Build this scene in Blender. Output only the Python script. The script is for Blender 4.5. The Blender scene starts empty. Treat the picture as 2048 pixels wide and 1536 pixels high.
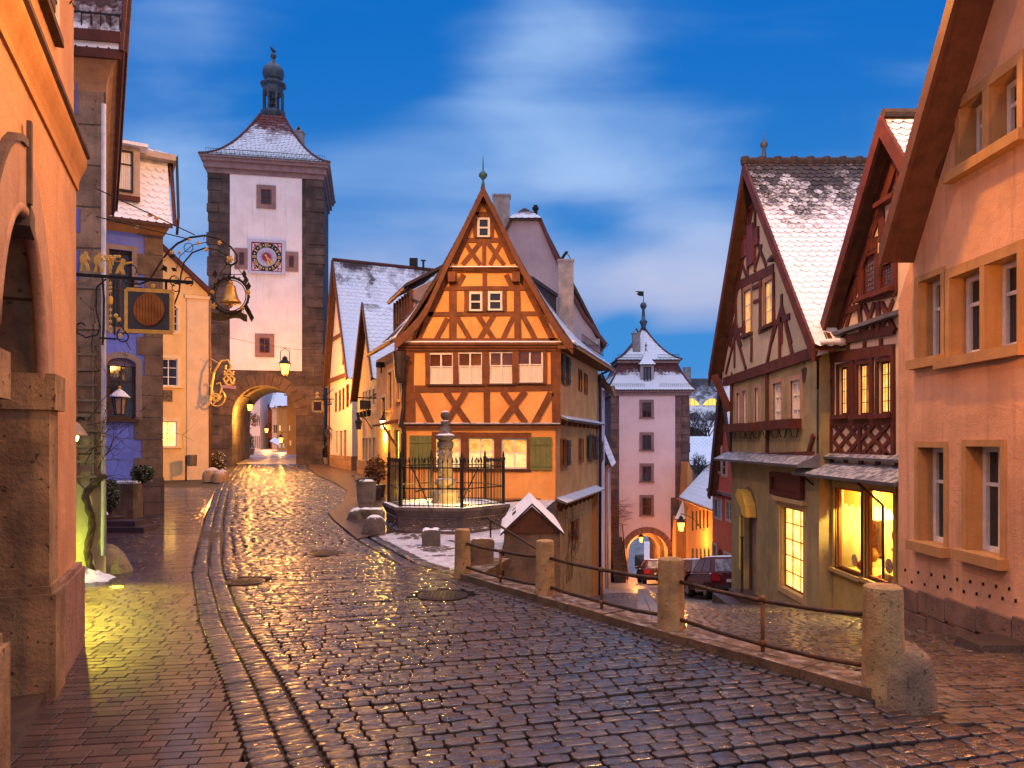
import bpy, math, random
import numpy as np
from mathutils import Vector, Matrix, noise as mnoise
from mathutils.geometry import tessellate_polygon
random.seed(7)
rnd = random.Random(11)
S = bpy.context.scene
COL = S.collection
V = Vector
ZU = V((0, 0, 1))
F, CX, HY, EZ = 1480.0, 1024.0, 885.0, 2.0
def P(px, py, Y): return V(((px - CX) / F * Y, Y, EZ + (HY - py) / F * Y))
def G(px, py, z=0.0):
 return P(px, py, (EZ - z) * F / (py - HY))
def interp(x, pts):
 if x <= pts[0][0]: return pts[0][1]
 for (a, b), (c, d) in zip(pts, pts[1:]):
  if x <= c: return b + (d - b) * (x - a) / (c - a)
 return pts[-1][1]
GZ = [(-20, 0), (16, 0), (28, .25), (44, .5), (54, 1.0), (80, 1.4), (300, 1.4)]
RZ = [(5.2, 0), (9.1, -.55), (12, -.96), (16, -1.6), (22, -2.75), (27, -3.7), (31, -4.4), (50, -7.4), (70, -9), (300, -9)]
def gz(Y): return interp(Y, GZ)
def rz(Y): return interp(Y, RZ)
MATS = {}
def new_mat(name):
 m = bpy.data.materials.new(name); m.use_nodes = True
 nt = m.node_tree; nt.nodes.clear()
 out = nt.nodes.new('ShaderNodeOutputMaterial')
 b = nt.nodes.new('ShaderNodeBsdfPrincipled')
 nt.links.new(b.outputs[0], out.inputs[0])
 return m, nt, b
def nd(nt, typ, **kw):
 n = nt.nodes.new(typ)
 for k, v in kw.items():
  if k.startswith('i_'):
   key = k[2:]; key = int(key) if key.isdigit() else key.replace('_', ' ')
   n.inputs[key].default_value = v
  else: setattr(n, k, v)
 return n
def mth(nt, op, a, b=None, clamp=False):
 n = nt.nodes.new('ShaderNodeMath'); n.operation = op; n.use_clamp = clamp
 for i, x in enumerate((a, b)):
  if x is None: continue
  if isinstance(x, (int, float)): n.inputs[i].default_value = x
  else: nt.links.new(x, n.inputs[i])
 return n.outputs[0]
def mixc(nt, fac, a, b, blend='MIX'):
 n = nt.nodes.new('ShaderNodeMix'); n.data_type = 'RGBA'; n.blend_type = blend
 for sock, x in ((n.inputs[0], fac), (n.inputs[6], a), (n.inputs[7], b)):
  if isinstance(x, (int, float)): sock.default_value = x
  elif isinstance(x, (tuple, list)): sock.default_value = (x[0], x[1], x[2], 1)
  else: nt.links.new(x, sock)
 return n.outputs[2]
def sstep(nt, x, lo, hi):
 n = nt.nodes.new('ShaderNodeMapRange'); n.interpolation_type = 'SMOOTHSTEP'
 nt.links.new(x, n.inputs[0])
 n.inputs[1].default_value = lo; n.inputs[2].default_value = hi
 return n.outputs[0]
def noise(nt, vec, scale, detail=3.0, rough=.55, dist=0.0):
 n = nt.nodes.new('ShaderNodeTexNoise')
 n.inputs['Scale'].default_value = scale; n.inputs['Detail'].default_value = detail
 n.inputs['Roughness'].default_value = rough; n.inputs['Distortion'].default_value = dist
 if vec is not None: nt.links.new(vec, n.inputs['Vector'])
 return n.outputs[0]
def scl(nt, vec, s):
 n = nt.nodes.new('ShaderNodeMapping'); n.inputs['Scale'].default_value = s
 nt.links.new(vec, n.inputs['Vector']); return n.outputs[0]
SNOW = (.82, .85, .92)
def mat(name, c1, c2=None, rough=.8, scale=3.0, fine=40.0, bump=.15, streak=.0, snow=0.0, brick=None, metal=0.0,
  attr=False, pits=0.0, spec=.3, coat=0.0, snow_lo=.55, bdist=.01, roughvar=0.0):
 """general procedural surface: two tones by noise, rain streaks, pits, ashlar joints from uv, snow on upward faces"""
 if name in MATS: return MATS[name]
 m, nt, b = new_mat(name)
 tc = nt.nodes.new('ShaderNodeTexCoord'); ob = tc.outputs['Object']
 c2 = c2 or tuple(x * .7 for x in c1)
 n1 = noise(nt, ob, scale, 5, .6)
 f1 = sstep(nt, n1, .35, .68)
 col = mixc(nt, f1, c1, c2)
 nf = noise(nt, ob, fine, 3, .6)
 col = mixc(nt, mth(nt, 'MULTIPLY', sstep(nt, nf, .35, .75), .25), col, tuple(x * .55 for x in c1))
 hgt = mth(nt, 'ADD', nf, mth(nt, 'MULTIPLY', noise(nt, ob, fine * .12, 3, .6), 1.6)) if not attr else nf
 if attr:
  at = nd(nt, 'ShaderNodeAttribute', attribute_name='rnd')
  hs = nt.nodes.new('ShaderNodeHueSaturation')
  nt.links.new(col, hs.inputs['Color'])
  nt.links.new(mth(nt, 'ADD', mth(nt, 'MULTIPLY', at.outputs['Fac'], .9), .55), hs.inputs['Value'])
  col = hs.outputs[0]
 if streak:
  sv = scl(nt, ob, (5, 5, .35))
  st = sstep(nt, noise(nt, sv, 1.3, 4, .6), .5, .8)
  col = mixc(nt, mth(nt, 'MULTIPLY', st, streak), col, tuple(x * .35 for x in c2))
 if pits:
  pv = sstep(nt, noise(nt, ob, fine * .5, 2, .5), .66, .72)
  col = mixc(nt, mth(nt, 'MULTIPLY', pv, pits), col, tuple(x * .25 for x in c1))
  hgt = mth(nt, 'SUBTRACT', hgt, mth(nt, 'MULTIPLY', pv, .8))
 if brick:
  bw, bh, jc, jw, tint = brick
  uv = tc.outputs['UV']
  br = nt.nodes.new('ShaderNodeTexBrick')
  wob = nt.nodes.new('ShaderNodeVectorMath'); wob.operation = 'ADD'
  wn = nt.nodes.new('ShaderNodeTexNoise'); wn.inputs['Scale'].default_value = 2.5
  nt.links.new(ob, wn.inputs['Vector'])
  ws = nt.nodes.new('ShaderNodeVectorMath'); ws.operation = 'SCALE'; ws.inputs['Scale'].default_value = .05
  nt.links.new(wn.outputs['Color'], ws.inputs[0]); nt.links.new(uv, wob.inputs[0]); nt.links.new(ws.outputs[0], wob.inputs[1])
  nt.links.new(wob.outputs[0], br.inputs['Vector'])
  br.inputs['Scale'].default_value = 1.0
  br.inputs['Brick Width'].default_value = bw; br.inputs['Row Height'].default_value = bh
  br.inputs['Mortar Size'].default_value = jw; br.inputs['Mortar Smooth'].default_value = .3
  br.inputs['Color1'].default_value = (1, 1, 1, 1); br.inputs['Color2'].default_value = (tint, tint, tint, 1)
  br.inputs['Mortar'].default_value = (1, 1, 1, 1); br.inputs['Bias'].default_value = -.2
  col = mixc(nt, 1.0, col, br.outputs['Color'], 'MULTIPLY')
  col = mixc(nt, br.outputs['Fac'], col, jc)
  hgt = mth(nt, 'SUBTRACT', mth(nt, 'MULTIPLY', hgt, .5), mth(nt, 'MULTIPLY', br.outputs['Fac'], 1.0))
 rgh = None
 if snow:
  ge = nt.nodes.new('ShaderNodeNewGeometry')
  sx = nt.nodes.new('ShaderNodeSeparateXYZ'); nt.links.new(ge.outputs['Normal'], sx.inputs[0])
  nz = mth(nt, 'ADD', sx.outputs[2], mth(nt, 'MULTIPLY', mth(nt, 'SUBTRACT', noise(nt, ob, 9, 3), .5), .9))
  sf = mth(nt, 'MULTIPLY', sstep(nt, nz, snow_lo, snow_lo + .22), snow)
  col = mixc(nt, sf, col, SNOW)
 nt.links.new(col, b.inputs['Base Color'])
 if roughvar:
  rn = noise(nt, ob, 1.1, 3)
  rr_ = mth(nt, 'ADD', mth(nt, 'MULTIPLY', sstep(nt, rn, .3, .7), roughvar), rough)
  if attr: rr_ = mth(nt, 'ADD', rr_, mth(nt, 'MULTIPLY', mth(nt, 'FRACT', mth(nt, 'MULTIPLY', at.outputs['Fac'], 7.3)), .16))
  nt.links.new(rr_, b.inputs['Roughness'])
 else: b.inputs['Roughness'].default_value = rough
 b.inputs['Metallic'].default_value = metal
 b.inputs['Specular IOR Level'].default_value = spec
 if coat: b.inputs['Coat Weight'].default_value = coat; b.inputs['Coat Roughness'].default_value = .12; b.inputs['Coat IOR'].default_value = 1.4
 if bump:
  bp = nt.nodes.new('ShaderNodeBump'); bp.inputs['Strength'].default_value = min(1, bump * 3)
  bp.inputs['Distance'].default_value = bdist
  nt.links.new(hgt, bp.inputs['Height']); nt.links.new(bp.outputs[0], b.inputs['Normal'])
 MATS[name] = m
 return m
def roof_mat(name, c1, c2, lo, hi, amt=1.0, nsc=1.2, tile_mix=.28):
 """tiles with a random tone each; snow lies thick low on the slope (uv v below lo) and thins to bare tiles above hi"""
 if name in MATS: return MATS[name]
 m, nt, b = new_mat(name)
 tc = nt.nodes.new('ShaderNodeTexCoord'); ob = tc.outputs['Object']
 sp = nt.nodes.new('ShaderNodeSeparateXYZ'); nt.links.new(tc.outputs['UV'], sp.inputs[0])
 r, v = sp.outputs[0], sp.outputs[1]
 col = mixc(nt, r, c1, c2)
 col = mixc(nt, mth(nt, 'MULTIPLY', noise(nt, ob, 30, 3), .5), col, tuple(x * .3 for x in c1))
 n = mth(nt, 'SUBTRACT', noise(nt, ob, nsc, 5, .65), .5)
 x = mth(nt, 'ADD', v, mth(nt, 'MULTIPLY', n, .75))
 x = mth(nt, 'ADD', x, mth(nt, 'MULTIPLY', mth(nt, 'SUBTRACT', noise(nt, ob, 14, 3, .7), .5), tile_mix * 1.6))
 x = mth(nt, 'ADD', x, mth(nt, 'MULTIPLY', mth(nt, 'SUBTRACT', r, .5), tile_mix * .5))
 s = mth(nt, 'SUBTRACT', 1.0, sstep(nt, x, lo, hi))
 s = mth(nt, 'MULTIPLY', s, amt)
 col = mixc(nt, s, col, SNOW)
 nt.links.new(col, b.inputs['Base Color'])
 b.inputs['Roughness'].default_value = .75
 bp = nt.nodes.new('ShaderNodeBump'); bp.inputs['Strength'].default_value = .5; bp.inputs['Distance'].default_value = .015
 nt.links.new(noise(nt, ob, 22, 3), bp.inputs['Height']); nt.links.new(bp.outputs[0], b.inputs['Normal'])
 MATS[name] = m
 return m
def emit(name, c, s, vary=0.0, scale=3.0, c2=None):
 if name in MATS: return MATS[name]
 m, nt, b = new_mat(name)
 b.inputs['Base Color'].default_value = (c[0] * .5, c[1] * .5, c[2] * .5, 1)
 b.inputs['Emission Strength'].default_value = s
 if vary:
  tc = nt.nodes.new('ShaderNodeTexCoord')
  n = sstep(nt, noise(nt, tc.outputs['Object'], scale, 4, .6), .3, .7)
  nt.links.new(mixc(nt, n, c, c2 or tuple(x * (1 - vary) for x in c)), b.inputs['Emission Color'])
 else: b.inputs['Emission Color'].default_value = (*c, 1)
 MATS[name] = m
 return m
def glass(name='window_glass', c=(.012, .014, .02), rough=.06):
 if name in MATS: return MATS[name]
 m, nt, b = new_mat(name)
 tc = nt.nodes.new('ShaderNodeTexCoord')
 n = noise(nt, tc.outputs['Object'], 1.6, 2)
 nt.links.new(mixc(nt, n, c, tuple(x * 2.2 for x in c)), b.inputs['Base Color'])
 b.inputs['Roughness'].default_value = rough
 b.inputs['Specular IOR Level'].default_value = .6
 bp = nt.nodes.new('ShaderNodeBump'); bp.inputs['Strength'].default_value = .12; bp.inputs['Distance'].default_value = .02
 nt.links.new(noise(nt, tc.outputs['Object'], 3, 1), bp.inputs['Height']); nt.links.new(bp.outputs[0], b.inputs['Normal'])
 MATS[name] = m
 return m
class MB:
 def __init__(s): s.v = []; s.f = []; s.m = []; s.uv = []; s.k = 0
 def add(s, pts): i = len(s.v); s.v += [tuple(p) for p in pts]; return i
 def face(s, pts, mi=0, uv=None):
  i = s.add(pts); s.f.append(tuple(range(i, i + len(pts)))); s.m.append(mi)
  s.uv.append(uv or [(0, 0)] * len(pts))
 def quads(s, idx, mi=0, uv=None):
  for q in idx:
   s.f.append(tuple(q)); s.m.append(mi); s.uv.append(uv or [(0, 0)] * len(q))
 def hexa(s, b, t, mi=0):
  """bottom ring b, top ring t (same count): a closed prism"""
  n = len(b); i = s.add(list(b) + list(t))
  s.quads([tuple(i + k for k in reversed(range(n))), tuple(i + n + k for k in range(n))], mi)
  s.quads([(i + k, i + (k + 1) % n, i + n + (k + 1) % n, i + n + k) for k in range(n)], mi)
  for q in range(n):
   a, c = V(b[q]), V(b[(q + 1) % n])
   L = (c - a).length; H0, H1 = V(b[q]).z, V(t[q]).z
   if abs(H1 - H0) < 1e-4: H1 = H0 + (V(t[q]) - a).length
   u0 = a.x * .7 + a.y * .7
   s.uv[len(s.uv) - n + q] = [(u0, H0), (u0 + L, H0), (u0 + L, H1), (u0, H1)]
 def box(s, c, size, ux=(1, 0, 0), uy=None, mi=0):
  c = V(c); ux = V(ux).normalized(); uz = ZU
  uy = V(uy).normalized() if uy else uz.cross(ux).normalized()
  uz = ux.cross(uy)
  a, b_, d = ux * size[0] / 2, uy * size[1] / 2, uz * size[2] / 2
  s.hexa([c - a - b_ - d, c + a - b_ - d, c + a + b_ - d, c - a + b_ - d],
   [c - a - b_ + d, c + a - b_ + d, c + a + b_ + d, c - a + b_ + d], mi)
 def bar(s, a, b, w, h, up=None, mi=0):
  a, b = V(a), V(b); d = (b - a).normalized()
  up = V(up) if up else (ZU if abs(d.z) < .95 else V((0, 1, 0)))
  r = d.cross(up).normalized() * w / 2; q = r.cross(d).normalized() * h / 2
  s.hexa([a - r - q, a + r - q, b + r - q, b - r - q], [a - r + q, a + r + q, b + r + q, b - r + q], mi)
 def tube(s, pts, r, n=8, mi=0, closed=False, cap=True):
  pts = [V(p) for p in pts]; N = len(pts); rings = []
  rr = r if isinstance(r, (list, tuple)) else [r] * N
  prev = None
  for i, p in enumerate(pts):
   if closed: d = pts[(i + 1) % N] - pts[i - 1]
   else: d = pts[min(i + 1, N - 1)] - pts[max(i - 1, 0)]
   d = d.normalized() if d.length > 1e-9 else V((0, 0, 1))
   if prev is None:
    a = d.cross(ZU if abs(d.z) < .9 else V((1, 0, 0))).normalized()
   else:
    a = prev - d * prev.dot(d)
    a = a.normalized() if a.length > 1e-6 else d.orthogonal().normalized()
   prev = a; c = d.cross(a)
   rings.append(s.add([p + (a * math.cos(t) + c * math.sin(t)) * rr[i] for t in [2 * math.pi * k / n for k in range(n)]]))
  for i in range(N if closed else N - 1):
   A, B = rings[i], rings[(i + 1) % N]
   s.quads([(A + k, A + (k + 1) % n, B + (k + 1) % n, B + k) for k in range(n)], mi)
  if cap and not closed:
   s.quads([tuple(rings[0] + k for k in reversed(range(n))), tuple(rings[-1] + k for k in range(n))], mi)
 def lathe(s, c, prof, n=16, mi=0, ang=0.0, axis=None):
  c = V(c); rings = []
  for r, z in prof:
   rings.append(s.add([c + V((r * math.cos(ang + 2 * math.pi * k / n), r * math.sin(ang + 2 * math.pi * k / n), z)) for k in range(n)]))
  for A, B in zip(rings, rings[1:]):
   s.quads([(A + k, A + (k + 1) % n, B + (k + 1) % n, B + k) for k in range(n)], mi)
  s.quads([tuple(rings[0] + k for k in reversed(range(n))), tuple(rings[-1] + k for k in range(n))], mi)
 def ball(s, c, r, n=10, mi=0, sz=(1, 1, 1)):
  c = V(c)
  m = max(4, n // 2 + 1); rings = []
  for j in range(m + 1):
   t = -math.pi / 2 + math.pi * j / m
   rr = max(.001, math.cos(t))
   rings.append(s.add([c + V((r * sz[0] * rr * math.cos(2 * math.pi * k / n), r * sz[1] * rr * math.sin(2 * math.pi * k / n), r * sz[2] * math.sin(t))) for k in range(n)]))
  for A, B in zip(rings, rings[1:]):
   s.quads([(A + k, A + (k + 1) % n, B + (k + 1) % n, B + k) for k in range(n)], mi)
 def build(s, name, mats, parent=None, smooth=False, label=None, attr=None):
  me = bpy.data.meshes.new(name)
  me.from_pydata(s.v, [], s.f)
  mats = mats if isinstance(mats, (list, tuple)) else [mats]
  for m in mats: me.materials.append(m)
  me.polygons.foreach_set('material_index', s.m)
  uvl = me.uv_layers.new(name='uv')
  flat = [c for f in s.uv for p in f for c in p]
  if len(flat) == len(uvl.data) * 2: uvl.data.foreach_set('uv', flat)
  if smooth: me.polygons.foreach_set('use_smooth', [True] * len(me.polygons))
  me.update()
  o = bpy.data.objects.new(name, me); COL.objects.link(o)
  if label: o['label'] = label
  if parent is not None: par(o, parent)
  return o
def par(o, p):
 o.parent = p; o.matrix_parent_inverse = wm(p).inverted()
def wm(o):
 m = o.matrix_basis.copy()
 if o.parent: m = wm(o.parent) @ o.matrix_parent_inverse @ m
 return m
def thing(name, label, cat, loc=(0, 0, 0), group=None):
 o = bpy.data.objects.new(name, None); COL.objects.link(o)
 o.location = loc; o.empty_display_size = .2
 tag(o, label, cat, group); return o
def tag(o, label, cat, group=None):
 o['label'] = label; o['category'] = cat
 if group: o['group'] = group
 return o
def struct(o, label=None):
 o['kind'] = 'structure'
 if label: o['label'] = label
 return o
def dup(root, delta, label=None):
 r = root.copy(); COL.objects.link(r); r.location = V(root.location) + V(delta)
 if label: r['label'] = label
 def rec(src, dst):
  for ch in list(src.children):
   c = ch.copy(); COL.objects.link(c); c.parent = dst; rec(ch, c)
 rec(root, r); return r
def lamp(name, loc, power, col=(1, .52, .14), r=.12, parent=None):
 l = bpy.data.lights.new(name, 'POINT'); l.energy = power; l.color = col; l.shadow_soft_size = r
 o = bpy.data.objects.new(name, l); COL.objects.link(o); o.location = loc
 if parent is not None: par(o, parent)
 return o
class Fc:
 """a wall plane: origin (z=0), u to the viewer's right, v = world height, n towards the viewer"""
 def __init__(s, O, U):
  s.O = V((O[0], O[1], 0)); s.U = V((U[0], U[1], 0)).normalized(); s.N = s.U.cross(ZU)
 def p(s, u, v, d=0.0): return s.O + s.U * u + ZU * v + s.N * d
 def uv(s, px, py, d=0.0):
  dr = V(((px - CX) / F, 1, (HY - py) / F)); E = V((0, 0, EZ))
  t = (s.O + s.N * d - E).dot(s.N) / dr.dot(s.N)
  h = E + dr * t - s.O
  return (h.dot(s.U), h.z)
 def r(s, x0, y0, x1, y1, d=0.0):
  """photo-measured rectangle -> (u0,v0,u1,v1) on the wall"""
  ym, xm = (y0 + y1) / 2, (x0 + x1) / 2
  a = s.uv(x0, ym, d)[0]; b = s.uv(x1, ym, d)[0]
  return (a, s.uv(xm, y1, d)[1], b, s.uv(xm, y0, d)[1])
 def off(s, d): return Fc(s.O + s.N * d, s.U)
def rectpoly(r): return [(r[0], r[1]), (r[2], r[1]), (r[2], r[3]), (r[0], r[3])]
def archpoly(u0, v0, u1, v1, spring=None, n=14):
 """rect with a round (or segmental) head; v1 = crown"""
 c = (u0 + u1) / 2; a = (u1 - u0) / 2
 h = a if spring is None else v1 - spring
 sp = v1 - h
 return [(u0, v0), (u1, v0)] + [(c + a * math.cos(math.pi * k / n), sp + h * math.sin(math.pi * k / n)) for k in range(n + 1)]
def wall(mb, fc, outline, holes=(), rev=.15, mi=0, rmi=None, d=0.0):
 rmi = mi if rmi is None else rmi
 polys = [outline] + list(holes)
 flat = [q for p in polys for q in p]
 if holes:
  tris = tessellate_polygon([[V((a, b, 0)) for a, b in p] for p in polys])
 else: tris = [tuple(range(len(outline)))]
 i0 = mb.add([fc.p(a, b, d) for a, b in flat])
 for t in tris:
  mb.f.append(tuple(i0 + k for k in t)); mb.m.append(mi); mb.uv.append([flat[k] for k in t])
 for h in holes:
  n = len(h)
  for k in range(n):
   a, b = h[k], h[(k + 1) % n]
   mb.face([fc.p(*a, d), fc.p(*b, d), fc.p(*b, d - rev), fc.p(*a, d - rev)], rmi, [(0, a[1]), (0, b[1]), (rev, b[1]), (rev, a[1])])
def slab(mb, fc, poly, d0, d1, mi=0):
 mb.hexa([fc.p(a, b, d0) for a, b in poly], [fc.p(a, b, d1) for a, b in poly], mi)
 n = len(poly)
 mb.uv[-n - 2] = [(a, b) for a, b in reversed(poly)]; mb.uv[-n - 1] = list(poly)
def ring(mb, fc, inner, outer, d0, d1, mi=0, close=True):
 """a frame between two outlines with the same number of points"""
 n = len(inner)
 for k in range(n if close else n - 1):
  k2 = (k + 1) % n
  a, b, c, e = inner[k], inner[k2], outer[k2], outer[k]
  mb.hexa([fc.p(*a, d0), fc.p(*b, d0), fc.p(*c, d0), fc.p(*e, d0)], [fc.p(*a, d1), fc.p(*b, d1), fc.p(*c, d1), fc.p(*e, d1)], mi)
def timber(mb, fc, a, b, w, d=.03, mi=0):
 """one timber from a to b on a facade; every timber stands a hair prouder than the last so crossings never share a plane"""
 mb.k += 1; dd = d + (mb.k % 9) * .0022
 A, B = V(a), V(b); t = (B - A).normalized(); q = V((-t.y, t.x)) * w / 2
 j = lambda: 1 + rnd.uniform(-.09, .09)
 M = A.lerp(B, .5) + q * rnd.uniform(-.12, .12)
 slab(mb, fc, [tuple(A - q * j()), tuple(M - q * j()), tuple(B - q * j()), tuple(B + q * j()), tuple(M + q * j()), tuple(A + q * j())], -.02, dd, mi)
def window(parent, fc, r, rec=.1, nx=2, ny=2, fw=.05, mw=.03, frame=None, pane=None, surround=None, sw=.12, sd=.025, sill=None, sillh=.08, silld=.1,
  curtain=None, cur_h=.55, bars=None, name='window', fd=.025, pg=.029, label=None, sub=(0, 0)):
 """a window in a recess: frame with glazing bars > pane, surround, sill, curtain"""
 u0, v0, u1, v1 = r
 mb = MB(); d0, d1 = -rec - pg - .001, -rec + fd
 inn = [(u0 + fw, v0 + fw), (u1 - fw, v0 + fw), (u1 - fw, v1 - fw), (u0 + fw, v1 - fw)]
 ring(mb, fc, inn, rectpoly(r), d0, d1)
 for k in range(1, nx):
  u = u0 + (u1 - u0) * k / nx; w = mw * (1.5 if nx == 2 else 1)
  slab(mb, fc, [(u - w / 2, v0 + fw), (u + w / 2, v0 + fw), (u + w / 2, v1 - fw), (u - w / 2, v1 - fw)], d0 + .001, d0 + (d1 - d0) * .93)
 ys = bars if bars else [k / ny for k in range(1, ny)]
 for f in ys:
  v = v0 + (v1 - v0) * f
  slab(mb, fc, [(u0 + fw, v - mw / 2), (u1 - fw, v - mw / 2), (u1 - fw, v + mw / 2), (u0 + fw, v + mw / 2)], d0 + .002, d0 + (d1 - d0) * .85)
 if sub[0]:
  for k in range(1, sub[0]):
   u = u0 + (u1 - u0) * k / sub[0]; slab(mb, fc, [(u - .006, v0 + fw), (u + .006, v0 + fw), (u + .006, v1 - fw), (u - .006, v1 - fw)], d0 + .002, d0 + (d1 - d0) * .7)
  for k in range(1, sub[1]):
   v = v0 + (v1 - v0) * k / sub[1]; slab(mb, fc, [(u0 + fw, v - .006), (u1 - fw, v - .006), (u1 - fw, v + .006), (u0 + fw, v + .006)], d0 + .003, d0 + (d1 - d0) * .66)
 w = mb.build(name, frame or M_WHITE, parent, label=label)
 g = MB(); g.face([fc.p(u0 + fw * .5, v0 + fw * .5, -rec - pg), fc.p(u1 - fw * .5, v0 + fw * .5, -rec - pg), fc.p(u1 - fw * .5, v1 - fw * .5, -rec - pg), fc.p(u0 + fw * .5, v1 - fw * .5, -rec - pg)])
 g.build('pane', pane or M_GLASS, w)
 if curtain:
  c = MB(); n = 22; top = v0 + (v1 - v0) * cur_h
  pts = []
  for k in range(n + 1):
   u = u0 + fw + (u1 - u0 - 2 * fw) * k / n
   pts.append((u, -rec - .012 + .009 * math.sin(k * 2.4 + u * 9)))
  for (a, da), (b_, db) in zip(pts, pts[1:]):
   c.face([fc.p(a, v0 + fw, da), fc.p(b_, v0 + fw, db), fc.p(b_, top, db), fc.p(a, top, da)])
  c.build('curtain', curtain, w)
 if surround:
  s = MB(); ring(s, fc, rectpoly(r), rectpoly((u0 - sw, v0 - (0 if sill else sw), u1 + sw, v1 + sw)), -.02, sd)
  s.build('surround', surround, w)
 if sill:
  s = MB(); sx = sw + .04 if surround else .06
  slab(s, fc, [(u0 - sx, v0 - sillh), (u1 + sx, v0 - sillh), (u1 + sx, v0 + .004), (u0 - sx, v0 + .004)], -rec + .02, silld)
  s.build('sill', sill, w)
 return w
def shutter(parent, fc, r, m, d=.03, th=.04, label=None):
 s = MB(); u0, v0, u1, v1 = r
 n = max(2, int((u1 - u0) / .14))
 for k in range(n):
  a = u0 + (u1 - u0) * k / n; b = u0 + (u1 - u0) * (k + 1) / n - .006
  slab(s, fc, [(a, v0), (b, v0), (b, v1), (a, v1)], d, d + th - .002 * (k % 2))
 for f in (.14, .8):
  v = v0 + (v1 - v0) * f
  slab(s, fc, [(u0, v - .04), (u1, v - .04), (u1, v + .04), (u0, v + .04)], d + th, d + th + .02)
 return s.build('shutter', m, parent, label=label)
def roof(parent, el, er, rr, rl, m, tw=.18, th=.17, lift=.018, name='roof', curve=0.0, board=None, thick=.1, round_=True, jit=.006, nside=5, part=True, under=None):
 """a tiled slope: eave-left, eave-right, ridge-right, ridge-left; rows of overlapping round-ended tiles on a board"""
 el, er, rr, rl = map(V, (el, er, rr, rl))
 nrm = (er - el).cross(rl - el)
 if nrm.length < 1e-6: nrm = (er - el).cross(rr - el)
 nrm.normalize()
 if nrm.z < 0: nrm = -nrm
 up = ((rl + rr) / 2 - (el + er) / 2); L = up.length
 nv = max(3, int(L / th)); mb = MB()
 def pt(u, v):
  e = el.lerp(er, u); r_ = rl.lerp(rr, u)
  p = e.lerp(r_, v)
  if curve: p = p - ZU * curve * 4 * v * (1 - v)
  return p
 rr_ = random.Random(int(abs(el.x * 100 + el.z * 37)))
 for j in range(nv):
  v0, v1 = j / nv, (j + 1.25) / nv
  v1 = min(v1, 1.0)
  wid = (pt(1, v0) - pt(0, v0)).length
  nu = max(1, int(wid / tw)); o = (j % 2) * .5
  for i in range(-1, nu + 1):
   a, b = (i + o) / nu, (i + 1 + o) / nu
   a, b = max(0, a), min(1, b)
   if b - a < .08 / max(nu, 1): continue
   q = rr_.random(); z = lift * (1 + .5 * (rr_.random() - .5)) * (.45 + .55 * v0); dj = (rr_.random() - .5) * jit
   A, B = pt(a, v1) + nrm * .002, pt(b, v1) + nrm * .002
   pts = []
   if round_:
    for k in range(nside):
     f = k / (nside - 1); uu = b + (a - b) * f
     drop = (1 - (2 * f - 1) ** 2) * .42 / nv
     pts.append(pt(uu, v0 + .2 / nv - drop + dj) + nrm * z if v0 > 0 else pt(uu, max(-.01, v0 + .2 / nv - drop)) + nrm * z)
   else:
    pts = [pt(b, v0 + dj) + nrm * z, pt(a, v0 + dj) + nrm * z]
   vm = (v0 + v1) / 2
   i0 = mb.add([A, B][::-1] + pts[::1][::-1] if False else [A, B] + pts)
   n = 2 + len(pts)
   mb.f.append(tuple(range(i0, i0 + n))[::-1]); mb.m.append(0)
   mb.uv.append([(q, vm)] * n)
 K = 6 if curve else 1
 off = nrm * .02
 for k in range(K):
  a, b = k / K, (k + 1) / K
  q = [pt(0, a), pt(1, a), pt(1, b), pt(0, b)]
  mb.hexa([p - nrm * thick for p in q], [p - off * .3 for p in q], 1)
 return mb.build(name, [m, board or M_WOODDARK], parent)
def verge(mb, a, b, w=.2, t=.06, up=None, mi=0):
 mb.bar(a, b, t, w, up, mi)
def snow_edge(parent, a, b, r=.06, n=None):
 a, b = V(a), V(b); n = n or max(6, int((b - a).length / .22)); mb = MB()
 mb.tube([a.lerp(b, k / n) + ZU * rnd.uniform(-.2, .2) * r for k in range(n + 1)], [r * (.45 + .75 * abs(mnoise.noise(a.lerp(b, k / n) * 2.3)) + .3 * rnd.random()) for k in range(n + 1)], 7)
 return mb.build('snow_edge', M_SNOW, parent, True)
def gutter(parent, a, b, r=.08, m=None, name='gutter'):
 a, b = V(a), V(b); d = (b - a).normalized(); s = d.cross(ZU).normalized(); mb = MB(); n = 8
 A = mb.add([a + (s * math.cos(math.pi + math.pi * k / n) + ZU * math.sin(math.pi + math.pi * k / n)) * r for k in range(n + 1)])
 B = mb.add([b + (s * math.cos(math.pi + math.pi * k / n) + ZU * math.sin(math.pi + math.pi * k / n)) * r for k in range(n + 1)])
 A2 = mb.add([a + (s * math.cos(math.pi + math.pi * k / n) + ZU * math.sin(math.pi + math.pi * k / n)) * (r - .012) for k in range(n + 1)])
 B2 = mb.add([b + (s * math.cos(math.pi + math.pi * k / n) + ZU * math.sin(math.pi + math.pi * k / n)) * (r - .012) for k in range(n + 1)])
 mb.quads([(A + k, A + k + 1, B + k + 1, B + k) for k in range(n)] + [(B2 + k, B2 + k + 1, A2 + k + 1, A2 + k) for k in range(n)])
 mb.quads([(A, B, B2, A2), (A + n, A2 + n, B2 + n, B + n)])
 return mb.build(name, m or M_COPPER, parent)
def pipe(parent, pts, r=.045, m=None, name='downpipe'):
 mb = MB(); mb.tube(pts, r, 10)
 return mb.build(name, m or M_PIPE, parent, smooth=True)
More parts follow.
